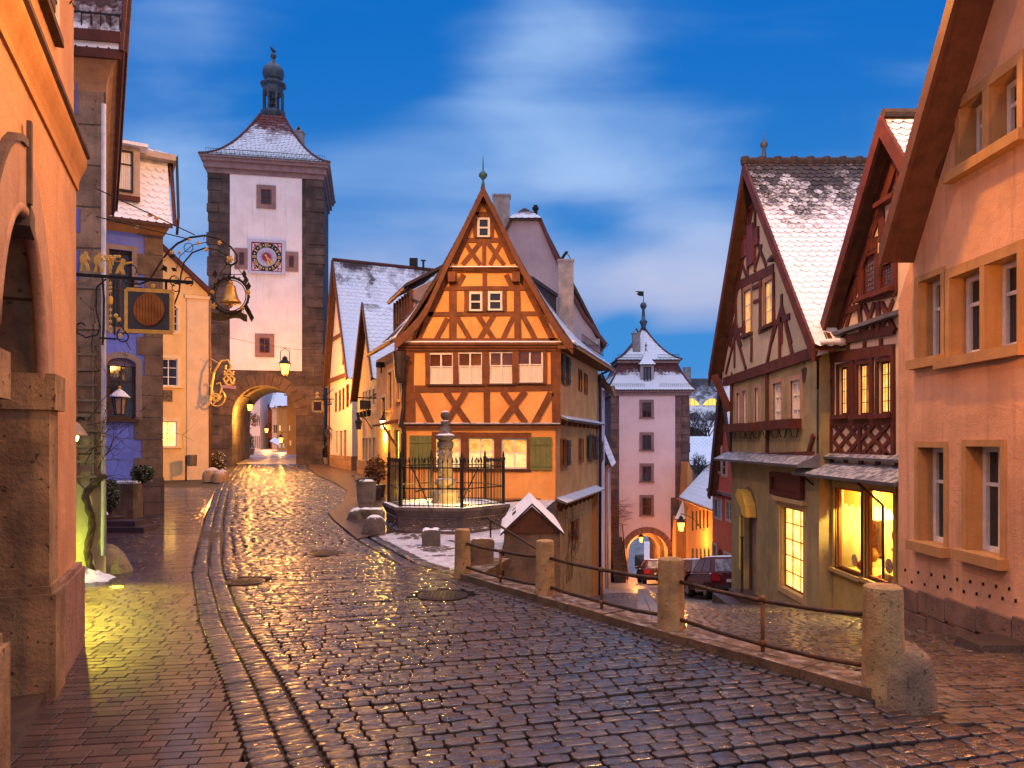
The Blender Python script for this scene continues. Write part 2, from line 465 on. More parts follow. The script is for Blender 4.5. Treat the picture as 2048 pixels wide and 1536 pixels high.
def snowguard(parent, a, b, h=.22, n=None, m=None):
 a, b = V(a), V(b); mb = MB(); L = (b - a).length; n = n or max(3, int(L / .18))
 for k in (0.12, 1.0): mb.bar(a + ZU * h * k, b + ZU * h * k, .02, .02)
 for k in range(n + 1):
  p = a.lerp(b, k / n); mb.bar(p, p + ZU * h, .014, .014)
 return mb.build('snow_guard', m or M_IRON, parent)
def chimney(parent, c, sx, sy, h, m=None, name='chimney', cap=True, pots=1):
 c = V(c); mb = MB(); mb.box(c + ZU * h / 2, (sx, sy, h)); mb.box(c + ZU * (h + .03), (sx + .08, sy + .08, .08))
 if cap:
  mb.bar(c + V((-sx * .4, 0, h + .07)), c + V((0, 0, h + .4)), sy * .8, .04); mb.bar(c + V((sx * .4, 0, h + .07)), c + V((0, 0, h + .4)), sy * .8, .04)
 return mb.build(name, m or M_CHIM, parent)
M_WHITE = mat('white_paint', (.74, .72, .7), (.62, .6, .58), .55, 6, 60, .05)
M_GLASS = glass()
M_GLASSB = glass('window_glass_sky', (.03, .045, .08), .08)
M_WOODDARK = mat('dark_boards', (.09, .045, .03), (.05, .028, .02), .8, 5, 50, .1)
M_COPPER = mat('copper_gutter', (.30, .17, .09), (.2, .11, .07), .5, 6, 60, .05, metal=.4)
M_PIPE = mat('dark_downpipe', (.035, .03, .03), (.06, .045, .04), .45, 6, 60, .03, metal=.3)
M_WPIPE = mat('pale_downpipe', (.6, .62, .7), (.45, .47, .55), .45, 6, 60, .03)
M_IRON = mat('wrought_iron', (.016, .016, .018), (.035, .03, .028), .5, 12, 80, .1, metal=.5)
M_RUST = mat('rusty_rail', (.09, .045, .022), (.03, .022, .02), .55, 7, 70, .2, metal=.35)
M_GOLD = mat('gilding', (.85, .52, .12), (.66, .36, .06), .38, 14, 90, .1, metal=.3, spec=.5)
M_CHIM = mat('chimney_render', (.33, .31, .31), (.2, .19, .2), .85, 3, 40, .15, streak=.5)
M_SNOW = mat('snow', (.84, .87, .93), (.78, .82, .9), .75, 3, 25, .3, bdist=.02)
M_RED = mat('red_timber', (.115, .03, .02), (.065, .02, .015), .65, 4, 50, .1, streak=.3)
M_BROWNT = mat('brown_timber', (.17, .06, .022), (.1, .036, .016), .65, 4, 50, .1, streak=.3)
M_SAND = mat('sandstone_dark', (.20, .145, .095), (.10, .07, .048), .85, 2.2, 30, .35, streak=.6, pits=.9)
M_SANDB = mat('sandstone_blocks', (.22, .16, .125), (.12, .088, .07), .85, 2.2, 30, .3, streak=.4, pits=.6, brick=(.95, .52, (.10, .075, .06), .012, .62))
M_POST = mat('granite_post', (.40, .28, .13), (.24, .165, .08), .85, 5, 55, .4, streak=.35, pits=.75, bdist=.012)
M_BOULD = mat('mossy_boulder', (.30, .26, .15), (.15, .14, .08), .9, 4, 40, .5, pits=.5, snow=.0, bdist=.02)
M_STONESNOW = mat('snowy_stone', (.17, .15, .14), (.09, .08, .075), .9, 3, 35, .4, pits=.6, snow=1.0, bdist=.02)
M_LANT = emit('lantern_glow', (1, .44, .07), 5)
M_LANTY = emit('lantern_glow_yellow', (1, .75, .25), 22)
M_WARM = emit('lit_pane', (1, .62, .15), 1.8, .45, 4, (1, .4, .06))
M_WARMY = emit('lit_pane_yellow', (1, .62, .16), .9, .7, 5, (.35, .13, .02))
M_LACE = mat('lace_curtain', (.72, .66, .6), (.62, .56, .5), .9, 30, 60, .1)
M_LACELIT = emit('lit_lace_curtain', (1, .74, .34), .95, .4, 9, (.9, .5, .14))
M_LEAF = mat('evergreen_leaf', (.05, .075, .025), (.03, .045, .018), .7, 8, 60, .1, snow=.55, snow_lo=.7)
M_TWIG = mat('bare_twig', (.075, .05, .035), (.045, .032, .025), .85, 8, 60, .1)
def make_world():
 w = bpy.data.worlds.new('World'); S.world = w; w.use_nodes = True
 nt = w.node_tree; nt.nodes.clear()
 out = nt.nodes.new('ShaderNodeOutputWorld'); bg = nt.nodes.new('ShaderNodeBackground')
 nt.links.new(bg.outputs[0], out.inputs[0])
 tc = nt.nodes.new('ShaderNodeTexCoord'); sp = nt.nodes.new('ShaderNodeSeparateXYZ')
 nt.links.new(tc.outputs['Generated'], sp.inputs[0])
 x, y, z = sp.outputs
 fw = mth(nt, 'MAXIMUM', y, .25)
 a = mth(nt, 'DIVIDE', x, fw); b = mth(nt, 'DIVIDE', z, fw)
 cm = nt.nodes.new('ShaderNodeCombineXYZ'); nt.links.new(a, cm.inputs[0]); nt.links.new(b, cm.inputs[1])
 mp = nt.nodes.new('ShaderNodeMapping'); mp.inputs['Rotation'].default_value = (0, 0, math.radians(28)); mp.inputs['Scale'].default_value = (1.5, 3.6, 1)
 nt.links.new(cm.outputs[0], mp.inputs['Vector'])
 n1 = noise(nt, mp.outputs[0], 1.9, 4, .5, .5)
 n2 = noise(nt, cm.outputs[0], 2.2, 3, .5, .4)
 mp2 = nt.nodes.new('ShaderNodeMapping'); mp2.inputs['Rotation'].default_value = (0, 0, math.radians(33)); mp2.inputs['Scale'].default_value = (.9, 7.5, 1)
 nt.links.new(cm.outputs[0], mp2.inputs['Vector'])
 n3 = noise(nt, mp2.outputs[0], 1.4, 3, .5, .3)
 n = mth(nt, 'SUBTRACT', mth(nt, 'ADD', mth(nt, 'ADD', mth(nt, 'MULTIPLY', n1, .55), mth(nt, 'MULTIPLY', n3, .35)), mth(nt, 'MULTIPLY', n2, .2)), .55)
 def blob(px, py, sx, sy, rot, amp):
  ca, cb = (px - CX) / F, (HY - py) / F
  c, s = math.cos(math.radians(rot)), math.sin(math.radians(rot))
  da, db = mth(nt, 'SUBTRACT', a, ca), mth(nt, 'SUBTRACT', b, cb)
  u = mth(nt, 'ADD', mth(nt, 'MULTIPLY', da, c / sx * F), mth(nt, 'MULTIPLY', db, s / sx * F))
  v = mth(nt, 'ADD', mth(nt, 'MULTIPLY', da, -s / sy * F), mth(nt, 'MULTIPLY', db, c / sy * F))
  r2 = mth(nt, 'ADD', mth(nt, 'MULTIPLY', u, u), mth(nt, 'MULTIPLY', v, v))
  return mth(nt, 'MULTIPLY', mth(nt, 'POWER', 2.718, mth(nt, 'MULTIPLY', r2, -1)), amp)
 cl = mth(nt, 'ADD', mth(nt, 'MULTIPLY', n, 2.0), .0)
 for q in [(1150, 290, 320, 130, -38, .36), (1060, 420, 330, 110, 20, .25), (1330, 560, 400, 95, 0, .5), (1120, 60, 300, 70, -40, .2), (960, 180, 420, 70, 22, .22), (700, 330, 420, 60, 14, .16),
   (340, 90, 170, 150, 60, .25), (450, 300, 240, 90, 0, .18), (780, 480, 300, 120, 20, .30), (330, 430, 120, 120, 0, .25), (900, 330, 240, 60, 0, .12),
   (1700, 120, 190, 40, -8, .22), (2000, 400, 200, 200, 0, .1),
   (780, 130, 230, 120, 20, -.42), (1180, 450, 160, 50, -12, -.50), (1640, 90, 420, 110, 10, -.30), (1760, 300, 260, 100, 0, -.18), (430, 200, 200, 60, 8, -.15),
   (620, 590, 110, 50, 0, -.40), (1330, 705, 170, 30, 4, -.75), (1440, 440, 90, 60, 0, .2), (1230, 670, 60, 30, 30, -.5), (60, 100, 100, 200, 0, .1)]:
  cl = mth(nt, 'ADD', cl, blob(*q))
 cl = sstep(nt, cl, -.18, .92)
 hz = sstep(nt, b, .0, .62)          # height above the horizon
 deep = mixc(nt, hz, (.04, .27, .70), (.0, .15, .57))
 lite = mixc(nt, hz, (.74, .65, .76), (.25, .50, .90))
 lite = mixc(nt, sstep(nt, b, .17, .42), lite, (.34, .54, .90))
 col = mixc(nt, cl, deep, lite)
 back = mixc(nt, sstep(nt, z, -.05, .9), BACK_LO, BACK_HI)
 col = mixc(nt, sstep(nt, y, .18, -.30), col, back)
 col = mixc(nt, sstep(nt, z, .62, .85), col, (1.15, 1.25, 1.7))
 col = mixc(nt, sstep(nt, z, .0, -.12), col, (.05, .05, .07))
 sky = nt.nodes.new('ShaderNodeTexSky'); sky.sky_type = 'NISHITA'; sky.sun_disc = False
 sky.sun_elevation = math.radians(1.0); sky.sun_rotation = math.radians(200)
 sk = nt.nodes.new('ShaderNodeVectorMath'); sk.operation = 'SCALE'; sk.inputs['Scale'].default_value = .012
 nt.links.new(sky.outputs[0], sk.inputs[0])
 ad = nt.nodes.new('ShaderNodeVectorMath'); ad.operation = 'ADD'
 nt.links.new(col, ad.inputs[0]); nt.links.new(sk.outputs[0], ad.inputs[1])
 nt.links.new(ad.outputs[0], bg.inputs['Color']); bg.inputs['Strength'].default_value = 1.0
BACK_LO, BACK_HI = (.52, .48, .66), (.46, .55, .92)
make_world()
sun = bpy.data.lights.new('sun', 'SUN'); sun.energy = .25; sun.angle = math.radians(25); sun.color = (.9, .82, 1)
so = bpy.data.objects.new('sun', sun); COL.objects.link(so); so.rotation_euler = (math.radians(52), 0, math.radians(-20))
cam = bpy.data.cameras.new('camera'); co = bpy.data.objects.new('camera', cam); COL.objects.link(co)
cam.sensor_width = 36; cam.lens = 36 * F / 2048; cam.shift_y = (HY - 768) / 2048; cam.clip_end = 3000; cam.clip_start = .05
co.location = (0, 0, EZ); co.rotation_euler = (math.pi / 2, 0, 0)
S.camera = co
S.view_settings.view_transform = 'Standard'; S.view_settings.look = 'None'; S.view_settings.exposure = 0; S.view_settings.gamma = 1
S.cycles.use_denoising = True
S.cycles.max_bounces = 5; S.cycles.diffuse_bounces = 3; S.cycles.glossy_bounces = 3; S.cycles.sample_clamp_indirect = 4
S.cycles.caustics_reflective = False; S.cycles.caustics_refractive = False
def inpoly(x, y, poly):
 c = False; n = len(poly); j = n - 1
 for i in range(n):
  (xi, yi), (xj, yj) = poly[i], poly[j]
  if (yi > y) != (yj > y) and x < (xj - xi) * (y - yi) / (yj - yi) + xi: c = not c
  j = i
 return c
def stones(name, items, m, parent=None, depth=.08, detail_y=16.0, base=None):
 """rounded setts as one sheet of surface: items = (x, y, z, half length, half width, angle, tone, slope)"""
 vs, fs, tone = [], [], []
 r = np.random.RandomState(3); off = 0
 for x, y, z, hx, hy, an, tn, sl in items:
  near = y < detail_y
  n = 16 if near else 8
  ex = 4.6 if near else 3.0
  t = np.arange(n) * 2 * np.pi / n + np.pi / n
  c, s_ = np.cos(t), np.sin(t)
  sx = np.sign(c) * np.abs(c) ** (2 / ex); sy = np.sign(s_) * np.abs(s_) ** (2 / ex)
  jj = 1 + (r.rand(n) - .5) * .08
  tx, ty = (r.rand(2) - .5) * .04
  lev = [(1.0, -depth), (1.0, -.010), (.965, -.002), (.88, .0), (.4, .0015)] if near else [(1.0, -.08), (1.0, -.02), (.88, -.002), (.5, .005)]
  ring_ = []
  ca, sa = math.cos(an), math.sin(an)
  zz = z + (r.rand() - .5) * .007
  for f, dz in lev:
   lx, ly = sx * hx * f * jj, sy * hy * f * jj
   px, py = x + lx * ca - ly * sa, y + lx * sa + ly * ca
   wob = (r.rand(n) - .5) * (.006 if (near and f < .95) else 0)
   pz = zz + dz + lx * tx + ly * ty + (py - y) * sl + wob
   ring_.append(np.stack([px, py, pz], 1))
  V_ = np.concatenate(ring_ + [np.array([[x, y, zz + .0025]])])
  L = len(lev)
  for a in range(L - 1):
   for k in range(n):
    k2 = (k + 1) % n
    fs.append((off + a * n + k, off + a * n + k2, off + (a + 1) * n + k2, off + (a + 1) * n + k))
  for k in range(n): fs.append((off + (L - 1) * n + k, off + (L - 1) * n + (k + 1) % n, off + L * n))
  vs.append(V_); tone.append(np.full(len(V_), tn)); off += len(V_)
 vs = np.concatenate(vs); tone = np.concatenate(tone)
 me = bpy.data.meshes.new(name)
 bv = len(vs)
 allv = vs.tolist(); nb = 0
 mi = [0] * len(fs)
 if base:
  bvs, bfs = base
  allv += bvs; fs = fs + [tuple(i + bv for i in f) for f in bfs]; mi += [1] * len(bfs); nb = len(bvs)
 me.from_pydata(allv, [], fs)
 at = me.attributes.new('rnd', 'FLOAT', 'POINT'); at.data.foreach_set('value', np.concatenate([tone, np.full(nb, .5)]).astype(np.float32))
 for q in (m if isinstance(m, (list, tuple)) else [m]): me.materials.append(q)
 me.polygons.foreach_set('material_index', mi)
 me.polygons.foreach_set('use_smooth', [True] * len(me.polygons))
 o = bpy.data.objects.new(name, me); COL.objects.link(o)
 return o
def sheet(xs, ys, zf, inside=None):
 vs, fs, idx = [], [], {}
 def vid(i, j):
  if (i, j) not in idx:
   idx[(i, j)] = len(vs); vs.append((xs[i], ys[j], zf(xs[i], ys[j])))
  return idx[(i, j)]
 for i in range(len(xs) - 1):
  for j in range(len(ys) - 1):
   if inside and not inside((xs[i] + xs[i + 1]) / 2, (ys[j] + ys[j + 1]) / 2): continue
   fs.append((vid(i, j), vid(i + 1, j), vid(i + 1, j + 1), vid(i, j + 1)))
 return vs, fs
def strip(left, right, zf, dz):
 """sheet between two polylines with the same number of points"""
 vs = []; fs = []
 for (a, b), (c, d) in zip(left, right): vs += [(a, b, zf(b) + dz), (c, d, zf(d) + dz)]
 for k in range(len(left) - 1): fs.append((2 * k, 2 * k + 1, 2 * k + 3, 2 * k + 2))
 return vs, fs
def wet(name, c1, c2, rough, rv, bump=.3, scale=4, fine=70, spec=.5, snow=0, attr=True):
 return mat(name, c1, c2, rough, scale, fine, bump, roughvar=rv, spec=spec, attr=attr, snow=0, bdist=.006, coat=.55)
M_SETT = wet('wet_setts', (.042, .034, .034), (.022, .019, .023), .10, .13, .5, spec=.6)
M_SETTR = wet('ramp_setts', (.095, .066, .044), (.05, .036, .028), .24, .2, .45)
M_GUTT = wet('gutter_setts', (.05, .035, .03), (.028, .022, .022), .13, .16, .45)
M_PAVER = wet('red_pavers', (.062, .032, .028), (.038, .022, .022), .26, .18, .3)
M_JOINT = mat('joint_dirt', (.045, .027, .017), (.022, .015, .011), .6, 8, 60, .2)
M_FLAG = mat('kerb_slabs', (.085, .066, .055), (.05, .04, .035), .34, 4, 50, .3, spec=.5, brick=(.5, .6, (.02, .016, .014), .012, .7))
HEAD = math.radians(24)
hv = (-math.sin(HEAD), math.cos(HEAD)); wv = (math.cos(HEAD), math.sin(HEAD))
GUT = [(1.16, -1.2), (-.38, 2.0), (-1.64, 4.59), (-2.45, 6.23), (-3.5, 8.27), (-4.85, 11.2), (-5.55, 12.9), (-7.86, 18.85), (-11.5, 28.8), (-14.6, 38.0), (-16.9, 45.0), (-17.4, 47.0)]
def para(pl, d):
 out = []
 for i, p in enumerate(pl):
  a = V(pl[max(0, i - 1)]); b = V(pl[min(len(pl) - 1, i + 1)]); t = (b - a).normalized()
  out.append((p[0] + t.y * d, p[1] - t.x * d))
 return out
GIN = para(GUT, .458)
RKERB = [(9, -1.2), (9, 4.5), (3.2, 5.2), (2.72, 5.72), (-.98, 10.78), (-1.83, 12.1), (-3.17, 15.2), (-4.45, 18.5), (-4.95, 20.0), (-5.25, 23), (-6.0, 27), (-7.4, 31), (-9.4, 36), (-12.1, 44), (-12.9, 47)]
SPOLY = GIN + RKERB[::-1]
MANH = [(G(885, 1190), .33), (G(490, 1163), .28), (G(650, 1106), .31)]
def cross_t(pl, o, w, t0=None, first=True):
 ts = []
 for (ax, ay), (bx, by) in zip(pl, pl[1:]):
  dx, dy = bx - ax, by - ay; den = w[0] * dy - w[1] * dx
  if abs(den) < 1e-9: continue
  t = ((ax - o[0]) * dy - (ay - o[1]) * dx) / den; k = ((ax - o[0]) * w[1] - (ay - o[1]) * w[0]) / den
  if 0 <= k <= 1 and (t0 is None or t > t0): ts.append(t)
 return (min(ts) if first else max(ts)) if ts else None
def make_street():
 items = []; r = random.Random(5); s = -3.0; row = 0
 RA = math.radians(15); rh = (-math.sin(RA), math.cos(RA)); rw_ = (math.cos(RA), math.sin(RA))
 while s < 50:
  hw = .046 + r.random() * .014
  if s > 20: hw *= 1.5
  s += hw
  o = (rh[0] * s, rh[1] * s)
  tL = cross_t(GIN, o, rw_); tR = cross_t(RKERB, o, rw_, tL) if tL is not None else None
  if tL is None: s += hw; continue
  if tR is None: tR = tL + 14
  t = tL
  ph = r.random() * 6
  while t < tR - .04:
   hl = (.072 + r.random() * .042) * (1.5 if s > 20 else 1)
   if t + 2 * hl > tR - .1: hl = (tR - t) / 2
   t += hl
   bend = (.03 * math.sin(t * .9 + ph) + .04 * math.sin(t * .45)) * min(1, (t - tL), max(0, tR - t))
   x = rh[0] * s + rw_[0] * t + rh[0] * bend; y = rh[1] * s + rw_[1] * t + rh[1] * bend
   if -1 < y < 46 and abs(x) < y * .8 + 3:
    if not any((x - m.x) ** 2 + (y - m.y) ** 2 < (q + .08) ** 2 for m, q in MANH):
     items.append((x, y, gz(y), hl - .0045, hw - .004, RA + (r.random() - .5) * .07, r.random(), .0))
   t += hl
  s += hw; row += 1
 L = para(GUT, .3);
 ys = [-1.2, 3, 6, 9, 12, 16, 20, 24, 28, 32, 36, 40, 44, 47, 54, 60, 70, 80, 100]
 vs, fs = sheet([-60 + 4 * k for k in range(28)], ys, lambda x, y: gz(y) - .028, lambda x, y: x < 4 - .6 * max(0, y - 5) + (14 if y < 5.4 else 0) or y < 4.0)
 vs, fs = [], []
 n = len(GIN)
 poly = SPOLY
 tris = tessellate_polygon([[V((a, b, 0)) for a, b in poly]])
 vs = [(a, b, gz(b) - .075) for a, b in poly]; fs = [tuple(t) for t in tris]
 o = stones('street', items, [M_SETT, M_JOINT], base=(vs, fs), detail_y=13)
 struct(o, 'wet cobbled street curving up to the clock tower gate')
 print('street setts', len(items))
make_street()
def rows_between(A, B, k0, k1, across, step, hw0, r, y1=48):
 """setts laid in lines between two parallel edges"""
 items = []
 for i in range(len(A) - 1):
  a0, a1 = V(A[i]), V(A[i + 1]); L = (a1 - a0).length; d = (a1 - a0) / L; q = V((d.y, -d.x)); s = 0
  while s < L:
   w = step * (.85 + .3 * r.random())
   for c, hl in across:
    p = a0 + d * (s + w / 2) + q * c
    if -1 < p.y < y1: items.append((p.x, p.y, gz(p.y), hl - .008, w / 2 - .006, math.atan2(q.y, q.x) + (r.random() - .5) * .04, r.random(), 0))
   s += w
 return items
def make_gutter():
 r = random.Random(8)
 it = rows_between(GUT, None, 0, 0, [(.12, .115), (.338, .107)], .095, .05, r, 47)
 it = [(x, y, z - .006, a, b, c, t, s) for x, y, z, a, b, c, t, s in it]
 vs, fs = strip(GUT, para(GUT, .6), gz, -.03)
 struct(stones('gutter_strip', it, [M_GUTT, M_JOINT], base=(vs, fs), detail_y=12), 'double row of wet gutter setts along the left pavement')
make_gutter()
LP_OUT = [(-4.2, -1.2), (-3.4, 2.0), (-3.4, 4.59), (-4.3, 6.6), (-6.5, 8.27), (-9.5, 11.2), (-11, 12.9), (-13.5, 18.85), (-18, 28.8), (-23, 38.0), (-25, 45.0), (-25, 47.0)]
def make_pavement():
 poly = para(GUT, .05) + LP_OUT[::-1]
 an = math.radians(8); h = (-math.sin(an), math.cos(an)); w = (math.cos(an), math.sin(an))
 items = []; r = random.Random(2); s = -1.2; row = 0
 mb_v, mb_f, tn = [], [], []
 while s < 30:
  hw = .052 if s < 12 else .1
  s += hw; t = -14 + (row % 2) * .11 + r.random() * .05; tE = cross_t(GUT, (h[0] * s, h[1] * s), w)
  while tE is not None and t < tE - .03:
   hl = .105 * (.8 + .4 * (r.random() < .5)) * (1 if s < 12 else 1.8)
   if t + 2 * hl > tE: hl = (tE - t) / 2
   t += hl
   x = h[0] * s + w[0] * t; y = h[1] * s + w[1] * t
   if y < 29 and inpoly(x, y, poly):
    z = gz(y) + (r.random() - .5) * .004; i = len(mb_v)
    for f, dz in ((1.0, -.06), (1.0, -.003), (.94, 0.0)):
     for cx, cy in ((-1, -1), (1, -1), (1, 1), (-1, 1)):
      lx = cx * (hl - .004 - (1 - f) * .08); ly = cy * (hw - .004 - (1 - f) * .08)
      mb_v.append((x + lx * w[0] + ly * h[0], y + lx * w[1] + ly * h[1], z + dz))
    for a in (0, 4):
     for k in range(4): mb_f.append((i + a + k, i + a + (k + 1) % 4, i + a + 4 + (k + 1) % 4, i + a + 4 + k))
    mb_f.append((i + 8, i + 9, i + 10, i + 11)); tn += [r.random()] * 12
   t += hl
  s += hw; row += 1
 tris = tessellate_polygon([[V((a, b, 0)) for a, b in poly]])
 b0 = len(mb_v); mb_v += [(a, b, gz(b) - .07) for a, b in poly]; nf = len(mb_f)
 mb_f += [tuple(b0 + k for k in t) for t in tris]
 me = bpy.data.meshes.new('pavement'); me.from_pydata(mb_v, [], mb_f)
 me.attributes.new('rnd', 'FLOAT', 'POINT').data.foreach_set('value', tn + [.5] * len(poly))
 me.materials.append(M_PAVER); me.materials.append(M_JOINT)
 me.polygons.foreach_set('material_index', [0] * nf + [1] * len(tris))
 o = bpy.data.objects.new('pavement', me); COL.objects.link(o); struct(o, 'reddish brick paved footway beside the left houses')
make_pavement()
M_PAVR = mat('pavement_slabs', (.15, .085, .055), (.09, .055, .04), .38, 2.5, 50, .25, spec=.5, brick=(.24, .14, (.03, .02, .016), .012, .6))
def flatsheet(name, poly, zf, dz, m, label, cuts=1):
 tris = tessellate_polygon([[V((a, b, 0)) for a, b in poly]])
 mb = MB();
 for t in tris: mb.face([(poly[k][0], poly[k][1], zf(poly[k][1]) + dz) for k in t], 0, [poly[k] for k in t])
 o = mb.build(name, m); bad = [p for p in o.data.polygons if p.normal.z < 0]
 if bad: o.data.flip_normals()
 return struct(o, label)
RP = [p for p in RKERB if p[1] > 15]
flatsheet('pavement', RP + [(-8, 47), (-3, 47), (2, 33), (1.4, 24.3), (-2, 22), (-2.6, 16.6)], gz, .02, M_PAVR, 'orange lit paved footway along the white gabled houses')
def farz(y): return gz(y)
vs_ = [(-40, 46.9), (-3, 46.9), (6, 120), (-60, 120)]
M_FARST = mat('snowy_far_street', (.14, .115, .105), (.5, .5, .55), .45, 1.3, 22, .3, spec=.5)
mbq = MB()
for a, b in zip([46.9, 54, 62, 72, 84], [54, 62, 72, 84, 120]): mbq.face([(-45, a, gz(a) - .004), (-3, a, gz(a) - .004), (-3, b, gz(b) - .004), (-60, b, gz(b) - .004)])
struct(mbq.build('street_beyond_gate', M_FARST), 'snow dusted street beyond the clock tower gate')
def make_kerb():
 r = random.Random(4); pl = [p for p in RKERB if 5.6 < p[1] < 47]
 it = rows_between(pl[::-1], None, 0, 0, [(-.14, .135), (-.42, .13)], .13, .05, r, 46)
 it = [(x, y, z + .002, a, b, c, t, s_) for x, y, z, a, b, c, t, s_ in it]
 vs, fs = strip(pl, para(pl, .58), gz, -.07)
 struct(stones('kerb', it, [M_GUTT, M_JOINT], base=(vs, fs), detail_y=12), 'double row of kerb setts along the right street edge')
make_kerb()
PLZ = [(-.62, 10.92), (-.2, 12.3), (-.16, 14.8), (1.5, 24.3), (-2.6, 24.3), (-2.9, 16.6), (-2.9, 15.4), (-1.56, 12.3), (-.75, 11.1)]
M_SNOWSETT = mat('snowy_setts', (.11, .085, .075), (.07, .055, .05), .4, 5, 60, .3, attr=True, spec=.5)
M_SNOWBED = mat('trodden_snow', (.62, .64, .72), (.4, .4, .46), .7, 5, 30, .5, bdist=.02)
def make_plaza():
 items = []; r = random.Random(9); y = 10.8; row = 0
 while y < 17.5:
  x = -3.2 + (row % 2) * .08
  while x < 0:
   hl = .075 + r.random() * .03; x += hl
   yy = y + .05 * math.sin(x * 2) - .25 * x
   if inpoly(x, yy, PLZ):
    sn = mnoise.noise(V((x * 1.1, yy * 1.3, 3))) + (x + 1.6) * .12 + .22
    items.append((x, yy, .004 - max(0, min(.03, .028 * (sn + .12) * 2)), hl - .01, .052, -.12 + (r.random() - .5) * .15, r.random(), 0))
   x += hl
  y += .125; row += 1
 vs = [(a, b, gz(b) - .004) for a, b in PLZ]
 fs = [tuple(t) for t in tessellate_polygon([[V((a, b, 0)) for a, b in PLZ]])]
 xs = [-3.3 + .06 * k for k in range(80)]; ys = [10.9 + .07 * k for k in range(95)]
 v2, f2 = sheet(xs, ys, lambda X, Y: -.004 + .012 * mnoise.noise(V((X * 3, Y * 3, 1))), lambda X, Y: inpoly(X, Y, PLZ))
 b0 = len(v2); v2 = list(v2) + [(a, b, gz(b) - .03) for a, b in PLZ]; f2 = list(f2) + [tuple(b0 + k for k in t) for t in fs]
 struct(stones('plaza', items, [M_SNOWSETT, M_SNOWBED], base=(v2, f2), detail_y=14), 'snow covered cobbles of the little square by the fountain')
make_plaza()
RAILL = [(2.93, 5.86), (-.62, 10.92), (-.2, 12.3), (-.16, 14.8), (1.5, 24.3), (3.7, 31.4), (3.75, 50)]
def ramp_left(y):
 if y < 5.86: return 3.05
 return interp(y, [(b, a) for a, b in RAILL])
def make_ramp():
 items = []; r = random.Random(12); y = 3.9; row = 0
 while y < 34:
  hw = .06 + r.random() * .015
  if y > 18: hw *= 1.4
  y += hw; x = -1.0 + (row % 2) * .1
  while x < 9:
   hl = (.08 + r.random() * .04) * (1.3 if y > 18 else 1); x += hl
   yy = y + .03 * math.sin(x * 3 + row) + .12 * (x - 3)
   xl = ramp_left(yy) + .18
   if 4.5 < yy < 33 and xl < x < (6.3 if yy > 9 else 8) and not inpoly(x, yy - .05, SPOLY):
    items.append((x, yy, rz(yy), hl - .008, hw - .007, .12 + (r.random() - .5) * .1, r.random(), (rz(yy + .1) - rz(yy)) / .1))
   x += hl
  y += hw; row += 1
 ys = [4.6, 5.2, 5.86, 6.5, 7.5, 8.3, 9.1, 10, 10.92, 11.6, 12.3, 14, 14.8, 16, 19, 22, 24.3, 27, 29, 31, 34]
 vs, fs = [], []
 for Y in ys:
  xl = ramp_left(Y) - .05
  vs += [(xl, Y, rz(Y) - .03), (9.5, Y, rz(Y) - .03)]
 for k in range(len(ys) - 1): fs.append((2 * k, 2 * k + 1, 2 * k + 3, 2 * k + 2))
 struct(stones('ramp_road', items, [M_SETTR, M_JOINT], base=(vs, fs), detail_y=11), 'cobbled road sloping down to the pink gate tower')
 mb = MB()
 for a, b in zip([33, 40, 50, 56, 70], [40, 50, 56, 70, 120]): mb.face([(-8, a, rz(a) - .01), (16, a, rz(a) - .01), (16, b, rz(b) - .01), (-8, b, rz(b) - .01)])
 struct(mb.build('road_below', mat('snowy_lower_road', (.16, .11, .085), (.42, .36, .36), .4, 1.6, 20, .3, spec=.5)), 'snow dusted road running through the lower gate')
 mb = MB(); r = random.Random(1)
 Y = 12.0
 while Y < 46:
  for dx in (-.13, .13):
   x = interp(Y, [(12, 2.3), (22, 4.0), (46, 8.1)]) + dx
   mb.box((x, Y, rz(Y) + .003), (.22, .5, .04), (1, .0, 0))
  Y += .52
 struct(mb.build('drain_line', mat('drain_slabs', (.26, .22, .2), (.17, .14, .13), .4, 4, 50, .3, spec=.5)), 'pale stone drain line down the middle of the ramp')
make_ramp()
def make_retaining():
 mb = MB(); pl = RAILL[:5]
 for (a, b), (c, d) in zip(pl, pl[1:]):
  n = 6
  for k in range(n):
   p = V((a + (c - a) * k / n, b + (d - b) * k / n)); q = V((a + (c - a) * (k + 1) / n, b + (d - b) * (k + 1) / n))
   mb.face([(p.x, p.y, rz(p.y) - .1), (q.x, q.y, rz(q.y) - .1), (q.x, q.y, gz(q.y)), (p.x, p.y, gz(p.y))], 0, [(k, rz(p.y)), (k + 1, rz(q.y)), (k + 1, 0), (k, 0)])
 o = mb.build('retaining_wall', M_SANDB); tag(o, 'rough stone retaining wall under the snowy square', 'wall')
 mb = MB(); r = random.Random(6)
 for (a, b), (c, d) in zip(pl[:2], pl[1:3]):
  A, B = V((a, b)), V((c, d)); L = (B - A).length; dd = (B - A) / L; q = V((dd.y, -dd.x)); n = int(L / .6)
  for k in range(n):
   s0, s1 = A + dd * (L * k / n + .004), A + dd * (L * (k + 1) / n - .004); h = .07 + .015 * r.random()
   s0 -= q * .17; s1 -= q * .17; w = .34
   bt = [V((s0.x, s0.y, -.06)), V((s0.x + q.x * w, s0.y + q.y * w, -.06)), V((s1.x + q.x * w, s1.y + q.y * w, -.06)), V((s1.x, s1.y, -.06))]
   mb.hexa(bt, [p + ZU * (.06 + h) for p in bt])
 o = mb.build('kerb', mat('mossy_kerb', (.15, .10, .06), (.075, .05, .035), .6, 4, 40, .5, pits=.6, snow=.22, snow_lo=.95)); struct(o, 'low mossy coping stones under the railing')
make_retaining()
